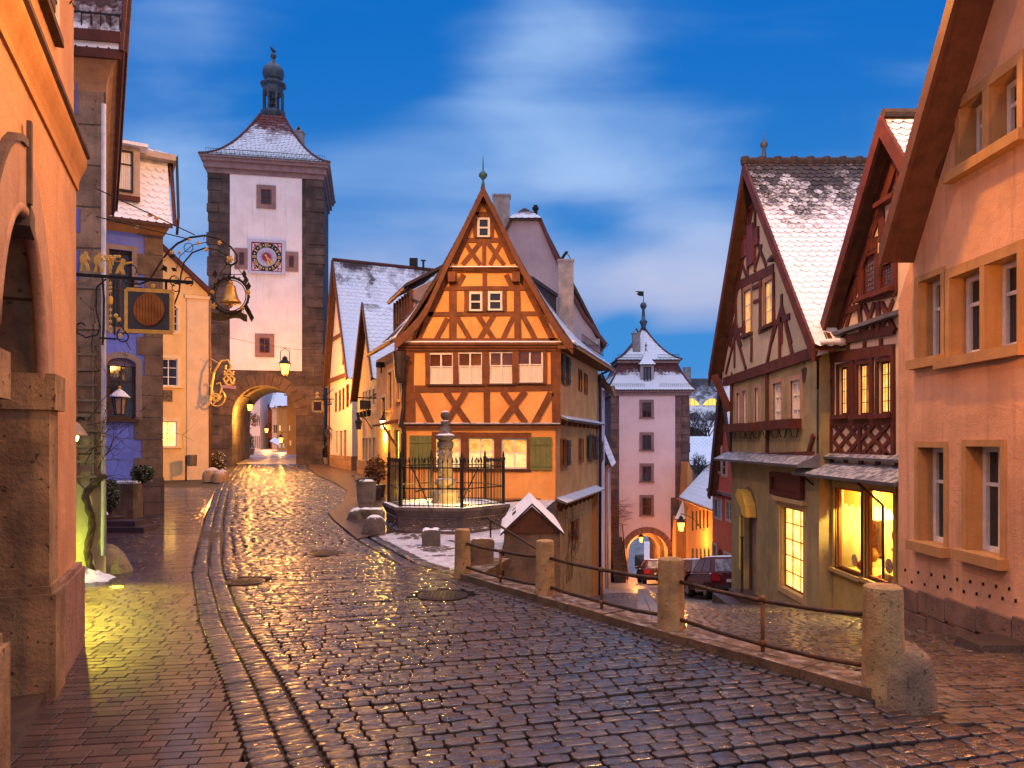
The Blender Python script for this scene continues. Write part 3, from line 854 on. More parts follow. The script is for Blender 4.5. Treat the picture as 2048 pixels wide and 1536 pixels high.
struct(flatsheet('ground', [(-600, -60), (600, -60), (600, 1500), (-600, 1500)], lambda y: -11.0, 0, mat('snowy_land', (.5, .52, .6), (.3, .3, .33), .8, .05, 2, .2), 'snow covered low ground far below the town'))
mb = MB()
N = 40
for i in range(N):
 for j in range(10):
  def hp(i, j):
   x = -500 + 1000 * i / N; y = 170 + 60 * j
   z = -11 + 30 * math.sin(min(1, j / 6) * math.pi / 2) * (.7 + .4 * mnoise.noise(V((x * .006, y * .004, 0)))) * (1 if x < 400 else .6)
   return (x, y, z if j else -11.5)
  mb.face([hp(i, j), hp(i + 1, j), hp(i + 1, j + 1), hp(i, j + 1)])
struct(mb.build('hills', mat('wooded_snow_hill', (.16, .19, .27), (.06, .07, .1), .9, .05, .6, .3)), 'dim snowy hill behind the lower town')
for k, ((m, q), lb) in enumerate(zip(MANH, ['round iron manhole cover in the cobbles nearest the railing', 'round iron manhole cover beside the left gutter strip', 'round iron manhole cover in the middle of the upper street'])):
 mb = MB(); c = V((m.x, m.y, .004))
 mb.lathe(c, [(q, -.03), (q, .0), (q * .93, .004), (q * .88, .004), (q * .87, -.004), (q * .8, -.004), (q * .79, .003), (.02, .003)], 28)
 for i in range(-4, 5):
  for j in range(-4, 5):
   x, y = i * q * .17, j * q * .17
   if x * x + y * y < (q * .7) ** 2: mb.box(c + V((x, y, .006)), (q * .1, q * .1, .008))
 tag(mb.build('manhole_cover', mat('cast_iron', (.035, .028, .024), (.022, .018, .016), .42, 8, 70, .2, metal=.2)), lb, 'manhole cover', 'manhole covers in the street')
# ================================================================ LEFT SIDE
M_OR = mat('orange_render', (.70, .38, .2), (.53, .27, .14), .9, 1.1, 90, .28, streak=.35)
M_ORT = mat('ochre_moulding', (.52, .25, .08), (.42, .19, .06), .85, 2, 60, .15, streak=.2)
M_BLUE = mat('blue_render', (.16, .22, .70), (.12, .17, .58), .88, 2, 70, .15, streak=.2)
M_YEL = mat('yellow_render', (.72, .48, .2), (.64, .42, .18), .88, 1.8, 70, .15, streak=.1)
M_CREAM = mat('cream_render', (.72, .62, .5), (.64, .54, .44), .88, 1.8, 70, .12, streak=.12)
M_TILE_RED = roof_mat('red_tiles_upper', (.16, .035, .03), (.05, .02, .022), .12, .4, tile_mix=.2)
M_TILE_SNOW = roof_mat('snowed_tiles', (.13, .04, .035), (.05, .025, .025), .9, 1.25, .97)
M_TILE_MIX = roof_mat('half_snowed_tiles', (.12, .05, .045), (.04, .028, .03), .55, .95, .98)
M_TILE_DARK = roof_mat('dark_mossy_tiles', (.06, .045, .042), (.025, .022, .024), .05, .75, .85)
M_WOODW = mat('stained_window_wood', (.10, .05, .03), (.06, .032, .02), .6, 6, 60, .1)
M_ARCS = mat('arch_pier_stone', (.36, .24, .13), (.17, .11, .065), .85, 2.2, 30, .35, streak=.6, pits=.9)
def arcade_house():
 C = (-4.3, 7.3); U = V((-.388, .922)); fc = Fc(C, U)
 R = thing('arcade_house', 'orange plastered house with a stone arched recess at the left edge', 'house', (C[0], C[1], 0))
 cz = fc.uv(147, 370)[1] + .34
 ur = fc.uv(86, 740)[0]; up = fc.uv(41, 420)[0]; hw = ur - up; zc = fc.uv(41, 418)[1]; zi = fc.uv(96, 752)[1]
 u0, u1 = up - hw, ur
 hole = archpoly(u0, .05, u1, zc, zc - 1.28, 20)
 mb = MB(); wall(mb, fc, [(-6.5, 0), (0, 0), (0, cz), (-6.5, cz)], [hole], .8, 0, 1)
 mb.face([fc.p(0, 0), fc.p(0, 0, -6), fc.p(0, cz, -6), fc.p(0, cz)])                      # end wall
 mb.face([fc.p(u0 - .1, 0, -.8), fc.p(u1 + .1, 0, -.8), fc.p(u1 + .1, zc + .1, -.8), fc.p(u0 - .1, zc + .1, -.8)], 1)
 top = cz + .25
 mb.face([fc.p(-6.5, top, -.02), fc.p(0, top, -.02), fc.p(0, top + 6, -.02), fc.p(-6.5, top + 6, -.02)])
 mb.face([fc.p(0, cz, -.02), fc.p(0, cz, -6), fc.p(0, top + 6, -6), fc.p(0, top + 6, -.02)])
 mb.face([fc.p(-6.5, top + 6, -.02), fc.p(0, top + 6, -.02), fc.p(0, top + 6, -6), fc.p(-6.5, top + 6, -6)])
 mb.build('wall', [M_OR, mat('lit_arch_stone', (.40, .26, .14), (.2, .13, .075), .85, 2.2, 30, .35, streak=.6, pits=.9, brick=(1.6, .62, (.08, .05, .03), .012, .7))], R)
 prof = [(0, -.34), (.05, -.34), (.05, -.27), (.09, -.2), (.16, -.12), (.2, -.06), (.2, 0), (.26, .02), (.26, .06), (.0, .1)]
 mb = MB()
 prof = [(d * .42, z) for d, z in prof]
 for (d0, z0), (d1, z1) in zip(prof, prof[1:]):
  m_ = 1 if z0 >= 0 else 0
  mb.face([fc.p(-6.5, cz + z0, d0), fc.p(d0, cz + z0, d0), fc.p(d1, cz + z1, d1), fc.p(-6.5, cz + z1, d1)], m_)
  mb.face([fc.p(d0, cz + z0, d0), fc.p(d0, cz + z0, -6), fc.p(d1, cz + z1, -6), fc.p(d1, cz + z1, d1)], m_)
 mb.build('cornice', [M_ORT, M_WOODDARK], R)
 pz = fc.uv(125, 1150)[1]
 mb = MB(); slab(mb, fc, [(u1 + .36, -.1), (.05, -.1), (.05, pz - .05), (u1 + .36, pz - .05)], -.02, .07)
 slab(mb, fc, [(u1 + .36, pz - .05), (.03, pz - .05), (.0, pz), (u1 + .36, pz)], -.02, .05)
 mb.hexa([fc.p(.0, -.1, -6), fc.p(.0, -.1, .0), fc.p(.05, -.1, .07), fc.p(.05, -.1, -6)], [fc.p(0, pz - .05, -6), fc.p(0, pz - .05, 0), fc.p(.05, pz - .05, .07), fc.p(.05, pz - .05, -6)])
 mb.build('plinth', mat('pinkish_plinth', (.34, .2, .15), (.2, .12, .095), .85, 3, 40, .3, streak=.6, pits=.4), R)
 inn = hole[2:]; cx = up; hgt = 1.28
 out = [(cx + (hw + .34) * math.cos(math.pi * k / 20), zc - hgt + (hgt + .42) * math.sin(math.pi * k / 20)) for k in range(21)]
 inn = [(a, b) for a, b in inn]
 mb = MB(); ring(mb, fc, inn, out, -.02, .03, 0, close=False)
 ring(mb, fc, [(u1, zc - hgt), (u1, zi)], [(u1 + .34, zc - hgt), (u1 + .34, zi)], -.02, .03, 0, close=False)
 o = mb.build('arch_ring', mat('warm_arch_stone', (.44, .27, .19), (.34, .2, .14), .85, 3, 40, .2, streak=.25), R)
 mb = MB(); ring(mb, fc, [(cx + (hw + .345) * math.cos(math.pi * k / 20), zc - hgt + (hgt + .425) * math.sin(math.pi * k / 20)) for k in range(10, 21)],
     [(cx + (hw + .39) * math.cos(math.pi * k / 20), zc - hgt + (hgt + .475) * math.sin(math.pi * k / 20)) for k in range(10, 21)], -.02, .05, 0, close=False)
 slab(mb, fc, [(cx + .02, zc + .05), (cx + .07, zc + .05), (cx + .07, zc + .62), (cx + .02, zc + .62)], .03, .06)
 slab(mb, fc, [(cx + .03, zc - .10), (cx + .19, zc - .16), (cx + .2, zc + .0), (cx + .06, zc + .05)], -.2, .05)
 mb.build('keystone', mat('dark_joint_stone', (.12, .09, .08), (.07, .05, .045), .8, 3, 40, .2), R)
 mb = MB(); mb.tube([fc.p(a, b, .0) for a, b in inn[:19]], .045, 8); mb.build('arch_roll', mat('warm_arch_stone', (.44, .27, .19)), R, smooth=True)
 for ua, ub in ((u1 - .0, u1 + .36), (u0 - .36, u0)):
  mb = MB()
  slab(mb, fc, [(ua - .05, zi - .28), (ub + .05, zi - .28), (ub + .05, zi), (ua - .05, zi)], -.85, .09)
  mb.build('impost', M_ARCS, R)
  mb = MB(); slab(mb, fc, [(ua - .02, pz), (ub, pz), (ub, zi - .28), (ua - .02, zi - .28)], -.84, .045)
  mb.build('pier', M_ARCS, R)
  mb = MB(); slab(mb, fc, [(ua - .06, -.1), (ub + .02, -.1), (ub + .02, pz + .0), (ua - .06, pz + .0)], -.85, .095)
  slab(mb, fc, [(ua - .04, pz), (ub, pz), (ub, pz + .06), (ua - .04, pz + .06)], -.85, .06)
  mb.build('pier_base', M_ARCS, R)
 mb = MB(); mb.hexa([fc.p(u0, -.05, -.8), fc.p(u1, -.05, -.8), fc.p(u1, -.05, .03), fc.p(u0, -.05, .03)], [fc.p(u0, .064, -.8), fc.p(u1, .064, -.8), fc.p(u1, .064, .03), fc.p(u0, .064, .03)])
 mb.build('threshold', M_FLAG, R)
 b = fc.uv(112, 78)[0]; a = b - 1.2; zb = fc.uv(112, 76)[1] + .06
 window(R, fc, (a, zb, b, zb + 1.5), rec=-.0, frame=M_WHITE, nx=2, ny=3)
 mb = MB(); slab(mb, fc, [(a - .1, zb - .10), (b + .08, zb - .10), (b + .04, zb - .04), (a - .1, zb - .04)], -.02, .05); mb.build('window_ledge', M_WOODDARK, R)
 return fc, (a, b, zb)
FC_ARC, ARCW = arcade_house()
def leaf_cloud(mb, c, rad, n, size, rng, sz=(1, 1, 1), down=0.0, mi=0, shell=.45):
 c = V(c)
 for _ in range(n):
  while True:
   d = V((rng.uniform(-1, 1), rng.uniform(-1, 1), rng.uniform(-1, 1)))
   if shell < d.length < 1: break
  k = .78 + .22 * mnoise.noise(d * 2.3 + c)
  p = c + V((d.x * rad * sz[0], d.y * rad * sz[1], d.z * rad * sz[2] - down * rng.random())) * k
  a = V((rng.uniform(-1, 1), rng.uniform(-1, 1), rng.uniform(-.6, .8))).normalized(); b = a.orthogonal().normalized()
  b = (Matrix.Rotation(rng.random() * 6.3, 3, a) @ b)
  L = size * rng.uniform(.6, 1.3)
  mb.face([p, p + a * L * .5 + b * L * .25, p + a * L, p + a * L * .5 - b * L * .25], mi)
def hanging_plant():
 a, b, z = ARCW; fc = FC_ARC; rg = random.Random(3)
 c = fc.p(b - .2, z + .5, .05)
 t = thing('flower_box', 'dry brown trailing plant in a box on the upper orange house ledge', 'flower box', c)
 mb = MB(); slab(mb, fc, [(b - .75, z), (b - .3, z), (b - .3, z + .17), (b - .75, z + .17)], -.01, .045); mb.build('box', M_WOODDARK, t)
 mb = MB()
 for k in range(60):
  p = c + V((rg.uniform(-.1, .12), rg.uniform(-.15, .15), .05)); q = p + V((rg.uniform(-.08, .09), rg.uniform(-.2, .2), rg.uniform(-.4, .3)))
  mb.tube([p, (p + q) / 2 + V((.05, 0, .08)), q], [.007, .005, .002], 4)
  for j in range(14):
   s = p.lerp(q, rg.random()); d = V((rg.uniform(-1, 1), rg.uniform(-1, 1), rg.uniform(-1, 1))).normalized() * .05
   mb.face([s, s + d + V((.012, 0, 0)), s + d * 1.4, s + d - V((.012, 0, 0))])
 mb.build('plant', mat('withered_plant', (.09, .05, .03), (.05, .04, .02), .85, 9, 40, .1), t)
hanging_plant()
def pier_house():
 a = math.radians(8); fc = Fc((-6.14, 11.2), (math.cos(a), math.sin(a)))
 R = thing('pier_house', 'weathered stone house end wearing a vine and a white downpipe', 'house', (-6.14, 11.2, 0))
 ze = fc.uv(190, 128)[1]; zt = ze - .12
 mb = MB(); wall(mb, fc, [(-3, -.1), (0, -.1), (0, zt), (-3, zt)], [], 0)
 sd = V((-.496, .868)); B = V((-6.14, 11.2)) + sd * 8.4
 mb.face([(-6.14, 11.2, -.1), (B.x, B.y, -.1), (B.x, B.y, zt), (-6.14, 11.2, zt)], 1)
 mb.build('wall', [mat('rough_rubble_stone', (.46, .33, .24), (.24, .165, .12), .9, 2.4, 26, .6, streak=.4, pits=.8, brick=(1.3, .62, (.12, .09, .07), .014, .65), bdist=.02), M_BLUE], R)
 mb = MB(); slab(mb, fc, [(-3, -.1), (-.005, -.1), (-.005, 1.15), (-.12, 1.35), (-.3, 1.28), (-.5, 1.5), (-3, 1.45)], -.02, .014)
 mb.build('plaster_skin', mat('damp_plaster', (.5, .42, .22), (.4, .33, .18), .9, 3, 60, .25, streak=.5), R)
 for (x0, y0, x1, y1) in ((152, 150, 156, 228), (152, 418, 160, 465), (152, 500, 158, 560)):
  r = fc.r(x0, y0, x1, y1); mb = MB(); slab(mb, fc, rectpoly((r[0], r[1], r[2], r[3])), -.02, .012); mb.build('plaster_patch', M_BLUE, R)
 ov = .30; so = V((sd.x, sd.y, 0)); n2 = V((so.y, -so.x, 0))
 w0, w1 = fc.p(-3, zt - .3, 0), fc.p(0, zt - .3, 0)
 e0 = fc.p(-3.2, ze, .34); e1 = fc.p(0, ze, .34) + n2 * ov
 bw = V((B.x, B.y, zt - .3)); be = V((B.x, B.y, ze)) + n2 * ov
 mb = MB();
 def cove(a0, a1, b0, b1):
  K = 6
  for k in range(K):
   f0, f1 = k / K, (k + 1) / K
   g = lambda f: (1 - math.cos(f * math.pi / 2), math.sin(f * math.pi / 2))
   (h0, z0), (h1, z1) = g(f0), g(f1)
   def q(A, E, h, z): return V((A.x + (E.x - A.x) * h, A.y + (E.y - A.y) * h, A.z + (E.z - A.z) * z))
   mb.face([q(a0, a1, h0, z0), q(b0, b1, h0, z0), q(b0, b1, h1, z1), q(a0, a1, h1, z1)])
 cove(w0, e0, w1, e1); cove(w1, e1, bw, be)
 mb.build('eave_cove', mat('plastered_cove', (.5, .3, .16), (.36, .21, .12), .85, 4, 50, .2, streak=.2), R, smooth=True)
 mb = MB(); mb.bar(e0 + ZU * .05, e1 + ZU * .05, .05, .14); mb.bar(e1 + ZU * .05, be + ZU * .05, .05, .14); mb.build('eave_board', M_RED, R)
 up = .9; r0 = e0 + V((.0, .5, 2.6)); r1 = e1 + V((-.12, .55, 2.6));
 roof(R, e0 + ZU * .12, e1 + ZU * .12, r1, r0, M_TILE_RED, .15, .145, lift=.03)
 mb = MB(); mb.bar(e0 + V((0, -.02, .30)), e1 + V((.02, -.02, .30)), .03, .16); mb.build('fascia_board', M_RED, R)
 mb = MB(); mb.tube([e1 + V((.02, 0, .1)), r1 + V((.03, 0, 0))], .04, 6); mb.tube([e1 + V((.02, 0, .1)), be + ZU * .1], .05, 6); mb.build('hip_ridge', M_RED, R)
 roof(R, e1 + ZU * .12, be + ZU * .12, be + V((-1.5, -.8, 2.6)), r1, M_TILE_RED, .2, .2)
 sg = (e0 + V((0, .07, .42)), e1 + V((-.04, .07, .42)))
 snowguard(R, sg[0], sg[1], .26, 26)
 q = fc.p(-.02, 0, .05)
 pipe(R, [q + ZU * (zt - .5), q + ZU * 3, q + V((0, 0, .3))], .035, M_WPIPE)
 return fc
FC_PIER = pier_house()
def vine():
 fc = FC_PIER; rg = random.Random(12)
 t = thing('vine', 'old gnarled climbing vine with bare twigs on the stone house wall', 'vine', fc.p(fc.uv(188, 1140)[0], 0, .1))
 pts = [(187, 1142), (183, 1110), (181, 1085), (188, 1050), (185, 1020), (178, 990), (182, 978), (200, 962), (216, 950)]
 P3 = [fc.p(*fc.uv(x, y), .09 + .03 * math.sin(i * 1.7)) for i, (x, y) in enumerate(pts)]
 mb = MB()
 def smooth(P3, k=5):
  out = []
  for i in range(len(P3) - 1):
   p0, p1, p2, p3 = P3[max(0, i - 1)], P3[i], P3[i + 1], P3[min(len(P3) - 1, i + 2)]
   for j in range(k):
    f = j / k
    out.append(.5 * ((2 * p1) + (p2 - p0) * f + (2 * p0 - 5 * p1 + 4 * p2 - p3) * f * f + (3 * p1 - p0 - 3 * p2 + p3) * f ** 3))
  return out + [P3[-1]]
 sp = smooth(P3)
 for q in range(3):
  an = q * 2.1
  tw = [p + V((math.cos(an + i * .5) * .022, math.sin(an + i * .5) * .022, 0)) for i, p in enumerate(sp)]
  mb.tube(tw, [.034 + .007 * math.sin(i * 1.3 + q) for i in range(len(tw))], 7)
 mb.build('trunk', mat('vine_bark', (.11, .07, .045), (.05, .035, .025), .9, 14, 60, .6, snow=.5, snow_lo=.8), t, smooth=True)
 mb = MB()
 def twig(p, d, L, r, dep):
  n = 6; pts = [p]
  for k in range(n):
   d = (d + V((rg.uniform(-.35, .35), rg.uniform(-.2, .2), rg.uniform(-.3, .3)))).normalized()
   p = p + d * L / n
   w = (p - fc.O).dot(fc.N)
   if w < .04 and p.x < -6.15: p = p + fc.N * (.05 - w)
   pts.append(p)
  mb.tube(pts, [r * (1 - .8 * k / n) for k in range(n + 1)], 4)
  if dep:
   for _ in range(3): twig(pts[rg.randint(1, n)], (d + V((rg.uniform(-1, 1), rg.uniform(-.3, .3), rg.uniform(-.8, .8)))).normalized(), L * .55, r * .55, dep - 1)
 for k in range(9):
  b = fc.p(*fc.uv(rg.uniform(155, 205), rg.uniform(640, 960)), .07)
  twig(b, V((rg.uniform(-.4, .8), -.05, rg.uniform(-.2, 1))).normalized(), rg.uniform(.6, 1.4), .009, 2)
 for k in range(9):
  b = fc.p(*fc.uv(rg.uniform(205, 222), rg.uniform(850, 960)), .06)
  twig(b, V((rg.uniform(.2, 1), -.2, rg.uniform(-.2, .9))).normalized(), rg.uniform(.4, .75), .007, 2)
 mb.build('twigs', M_TWIG, t)
 t = thing('trellis', 'weathered wooden trellis fixed to the stone house behind the vine', 'trellis', fc.p(fc.uv(170, 960)[0], 0, .03))
 ua, ub = fc.uv(155, 850)[0], fc.uv(188, 850)[0]; va, vb = fc.uv(170, 965)[1], fc.uv(170, 690)[1]
 mb = MB()
 for u in (ua, ub): slab(mb, fc, [(u - .015, va), (u + .015, va), (u + .015, vb), (u - .015, vb)], .016, .04)
 mb.build('upright', mat('grey_wood', (.3, .24, .15), (.18, .14, .09), .85, 6, 60, .2), t)
 for k in range(9):
  mb = MB(); v = va + (vb - va) * (k + .3) / 9; slab(mb, fc, [(ua - .05, v), (ub + .06, v), (ub + .06, v + .035), (ua - .05, v + .035)], .042, .06)
  mb.build('rung', mat('grey_wood', (.3, .24, .15)), t)
vine()
def boulder(name, label, c, sx, sy, h, m, rot=0, seed=0, flat=.0, grp=None, cat='boulder', ex=2.4):
 mb = MB(); n, k = 20, 12; c = V(c); rings = []
 cr, sr = math.cos(rot), math.sin(rot)
 for j in range(k + 1):
  t = j / k * math.pi / 2
  rr = max(.001, math.cos(t)) ** (2 / ex); z = math.sin(t) ** (2 / ex) * h
  pts = []
  for i in range(n):
   a = 2 * math.pi * i / n
   ca, sa = math.cos(a), math.sin(a)
   x = math.copysign(abs(ca) ** (2 / ex), ca) * sx * rr; y = math.copysign(abs(sa) ** (2 / ex), sa) * sy * rr
   w = 1 + .14 * mnoise.noise(V((ca * 1.3, sa * 1.3, t * 1.5 + seed * 7.1))) + .05 * mnoise.noise(V((ca * 4, sa * 4, t * 4 + seed)))
   x += flat * z
   pts.append(c + V(((x * cr - y * sr) * w, (x * sr + y * cr) * w, z * (1 + .1 * mnoise.noise(V((ca, sa, seed * 3.3)))) - .04)))
  rings.append(mb.add(pts))
 for A, B in zip(rings, rings[1:]): mb.quads([(A + i, A + (i + 1) % n, B + (i + 1) % n, B + i) for i in range(n)])
 o = mb.build(name, m, smooth=True); tag(o, label, cat, grp); return o
g = G(214, 1148); boulder('boulder', 'rounded mossy boulder at the foot of the vine wall', (g.x, g.y + .2, 0), .27, .24, .46, M_BOULD, .2, 1, -.25)
def snowheap(c, rx, ry, h, label, seed=0):
 mb = MB(); c = V(c); n, k = 26, 6; rings = []
 for j in range(k + 1):
  f = 1 - j / k
  rings.append(mb.add([c + V((rx * f * math.cos(a) * (1 + .6 * mnoise.noise(V((math.cos(a) * 3, math.sin(a) * 3, seed)))), ry * f * math.sin(a) * (1 + .35 * mnoise.noise(V((math.cos(a) * 2, math.sin(a) * 2, seed + 9)))),
     h * (1 - f * f) * (1 + 1.3 * mnoise.noise(V((j * .9, math.cos(a) * 4, math.sin(a) * 4 + seed)))) - .005 * (f == 1))) for a in [2 * math.pi * i / n for i in range(n)]]))
 for A, B in zip(rings, rings[1:]): mb.quads([(A + i, A + (i + 1) % n, B + (i + 1) % n, B + i) for i in range(n)])
 return tag(mb.build('snow_heap', M_SNOW, smooth=True), label, 'snow heap', 'heaps of cleared snow')
g = G(168, 1158); snowheap((g.x, g.y, .0), .42, .34, .10, 'patch of snow at the foot of the vine wall', 1)
def shade_lamp():
 fc = FC_PIER; u, v = fc.uv(168, 868); p = fc.p(u, v, .3)
 t = thing('wall_lamp', 'beige shaded wall lamp on the stone house half hidden by the corner', 'wall lamp', fc.p(u, v, 0))
 mb = MB(); mb.lathe(p + ZU * -.03, [(.17, 0), (.165, .02), (.07, .16), (.03, .2)], 16, 0); mb.build('shade', mat('beige_enamel', (.5, .38, .25), (.42, .3, .2), .5, 5, 40, .1), t, smooth=True)
 mb = MB(); mb.tube([fc.p(u, v + .22, .0), fc.p(u, v + .25, .15), p + ZU * .17], .014, 8); mb.build('arm', M_IRON, t)
 mb = MB(); mb.ball(p + ZU * -.05, .05, 10, 0, (1, 1, 1.4)); mb.build('bulb', emit('greenish_bulb', (.85, 1, .25), 6), t)
 t2 = thing('assumed_ground_spotlight', 'small assumed spotlight out of view on the paving beside the vine trunk', 'spotlight', fc.p(u - .25, 0, .75))  # spotlight not seen, assumed as source of the yellow-green glow on the vine wall
 q = fc.p(u - .28, .12, .5)
 mb = MB(); mb.lathe(q - ZU * .12, [(.07, 0), (.08, .1), (.085, .14), (.07, .16)], 12); mb.build('housing', M_IRON, t2)
 mb = MB(); mb.lathe(q + ZU * .03, [(.06, 0), (.06, .012)], 12); mb.build('lens', emit('assumed_greenish_lens', (.8, 1, .2), 12), t2)
 lamp('lamp_light', q + V((0, -.05, .22)), ASSUMED_GREENW, (.78, 1, .10), .05, t2)
 l = bpy.data.lights.new('lamp_light', 'SPOT'); l.energy = SHADEW; l.color = (1, .72, .05); l.spot_size = math.radians(62); l.spot_blend = .8; l.shadow_soft_size = .05; o = bpy.data.objects.new('lamp_light', l); COL.objects.link(o); o.location = p + V((.1, -.15, -.12)); o.rotation_euler = (V((-5.0, 9.3, 0)) - o.location).to_track_quat('-Z', 'Y').to_euler(); par(o, t)
ASSUMED_GREENW, SHADEW = 34, 1000
shade_lamp()
def blue_house():
 a = math.radians(30); x0 = P(325, 1025, 20); fc = Fc((x0.x, x0.y), (math.cos(a), math.sin(a)))
 R = thing('blue_house', 'blue rendered house with stone quoins and snowy mansard roof', 'house', (x0.x, x0.y, 0))
 ze = fc.uv(300, 450)[1]; ul = -3.2
 w1 = fc.r(218, 500, 264, 655); d1 = fc.r(214, 722, 272, 838)
 mb = MB(); wall(mb, fc, [(ul, -.1), (0, -.1), (0, ze), (ul, ze)], [rectpoly(w1), archpoly(d1[0], d1[1], d1[2], d1[3] + .08, d1[3] - .1)], .22)
 mb.face([fc.p(0, -.1), fc.p(0, -.1, -6), fc.p(0, ze, -6), fc.p(0, ze)])
 mb.build('wall', M_BLUE, R)
 window(R, fc, w1, rec=.16, nx=2, ny=2, frame=M_WOODW, surround=mat('grey_sandstone', (.3, .24, .2), (.2, .16, .14), .85, 3, 40, .2, streak=.3), sw=.13, fw=.07, label='brown upper window with pale stone surround')
 window(R, fc, (d1[0], d1[1], d1[2], d1[3]), rec=.2, nx=2, ny=3, frame=M_WOODW, fw=.08, sill=M_WOODDARK)
 mb = MB(); inn = archpoly(d1[0], d1[1], d1[2], d1[3] + .08, d1[3] - .1); out = archpoly(d1[0] - .14, d1[1], d1[2] + .14, d1[3] + .24, d1[3] - .05)
 ring(mb, fc, inn[1:], out[1:], -.02, .03, 0, False); mb.build('arch_surround', mat('grey_sandstone', (.3, .24, .2)), R)
 mb = MB(); slab(mb, fc, archpoly(d1[0], d1[3] - .12, d1[2], d1[3] + .08, d1[3] - .1), -.21, -.12); mb.build('lunette', mat('dull_mauve_panel', (.25, .2, .26), (.2, .16, .2), .8), R)
 mb = MB(); v = -.1; k = 0; rg = random.Random(5)
 while v < ze - .02:
  h = .48 + rg.random() * .12; h = min(h, ze - v); w = .44 if k % 2 else .62
  if v < 2.9: w += .06
  slab(mb, fc, [(-w, v), (.012, v), (.012, v + h - .012), (-w, v + h - .012)], -.1, .025 + .006 * rg.random()); v += h; k += 1
 mb.build('quoins', M_SAND, R)
 mb = MB(); slab(mb, fc, [(-1.35, -.1), (.04, -.1), (.04, 1.0), (-1.35, 1.0)], -.1, .08); slab(mb, fc, [(-.62, 1.0), (.03, 1.0), (.03, 1.06), (-.62, 1.06)], -.1, .06)
 mb.build('plinth', mat('dark_sandstone_plinth', (.15, .11, .1), (.09, .065, .06), .85, 2, 30, .4, streak=.5, pits=.5, brick=(.9, .42, (.06, .045, .04), .012, .7)), R)
 b0, b1 = fc.p(ul, ze, .35), fc.p(.22, ze, .35); zt = fc.uv(330, 300)[1]
 k0, k1 = fc.p(ul, zt, -.55), fc.p(.16, zt, -.55)
 mb = MB(); mb.hexa([fc.p(ul, ze - .28, 0), fc.p(.03, ze - .28, 0), fc.p(.15, ze - .08, .28), fc.p(ul, ze - .08, .28)], [fc.p(ul, ze - .1, 0), fc.p(.03, ze - .1, 0), fc.p(.15, ze, .28), fc.p(ul, ze, .28)]); mb.build('eave_cornice', M_ORT, R)
 roof(R, b0, b1, k1, k0, M_TILE_SNOW, .2, .2, lift=.035, curve=.16, nside=6)
 mb = MB(); mb.bar(b0 + ZU * -.05, b1 + ZU * -.05, .05, .1); mb.build('eave_board', M_WOODDARK, R)
 gutter(R, b1 + V((.06, 0, .0)), k1 + V((.1, 0, -.05)), .05, M_RED, 'verge_board')
 t0, t1 = fc.p(ul, zt, -.32), fc.p(.35, zt, -.32); zr = fc.uv(245, 215)[1]
 roof(R, t0, t1, fc.p(-.9, zr + .1, -2.6), fc.p(ul, zr + .6, -2.6), roof_mat('full_snow_tiles', (.1, .04, .035), (.06, .03, .03), 2, 3, 1.0), .22, .25, lift=.02, nside=3)
 roof(R, t1, t1 + fc.N * -6, fc.p(-.9, zr + .1, -4.6), fc.p(-.9, zr + .1, -2.6), M_TILE_SNOW, .22, .25)
 mb = MB(); mb.bar(t0 + ZU * -.1, t1 + ZU * -.1, .3, .16); mb.bar(t1 + ZU * -.08, t1 + fc.N * -5 + ZU * -.08, .06, .16); mb.build('cornice', mat('pale_timber', (.5, .4, .34), (.4, .32, .28), .7, 4, 40, .1), R)
 mb = MB(); mb.face([fc.p(ul, ze, .0), fc.p(.0, ze, .0), fc.p(0, zt, -.6), fc.p(ul, zt, -.6)]); mb.face([fc.p(.02, ze, .1), fc.p(.02, ze, -5.5), fc.p(.02, zt, -5.5), fc.p(.02, zt, -.55)]); mb.build('attic_wall', M_RED, R)
 gutter(R, t1 + V((.05, -.1, -.0)), t1 + fc.N * -5 + V((.1, 0, 0)), .07)
 pipe(R, [t1 + V((.06, -.05, -.05)), b1 + V((.02, .3, .3)), b1 + V((.0, .25, -.2))], .035)
 dr = fc.r(215, 303, 266, 385); zd = dr[1]
 D = MB(); c0, c1 = dr[0] - .12, dr[2] + .16
 D.hexa([fc.p(c0, zd - .12, -1.5), fc.p(c1, zd - .12, -1.5), fc.p(c1, zd - .12, .12), fc.p(c0, zd - .12, .12)], [fc.p(c0, dr[3] + .12, -1.5), fc.p(c1, dr[3] + .12, -1.5), fc.p(c1, dr[3] + .12, .12), fc.p(c0, dr[3] + .12, .12)])
 dm = D.build('dormer', mat('pale_timber', (.5, .4, .34)), R)
 window(dm, fc.off(.12), dr, rec=-.035, nx=1, ny=2, frame=M_IRON, curtain=M_LACE, cur_h=.98, bars=[.66])
 D = MB(); D.hexa([fc.p(c0 - .1, dr[3] + .12, -1.5), fc.p(c1 + .18, dr[3] + .12, -1.5), fc.p(c1 + .18, dr[3] + .12, .34), fc.p(c0 - .1, dr[3] + .12, .34)], [fc.p(c0 - .1, dr[3] + .5, -1.5), fc.p(c1 + .18, dr[3] + .5, -1.5), fc.p(c1 + .18, dr[3] + .2, .34), fc.p(c0 - .1, dr[3] + .2, .34)])
 D.build('dormer_roof', M_SNOW, dm)
 D = MB(); slab(D, fc, [(c0, zd - .22), (c1, zd - .22), (c1, zd - .1), (c0, zd - .1)], .12, .2); D.build('dormer_sill', M_RED, dm)
 return fc
FC_BLUE = blue_house()
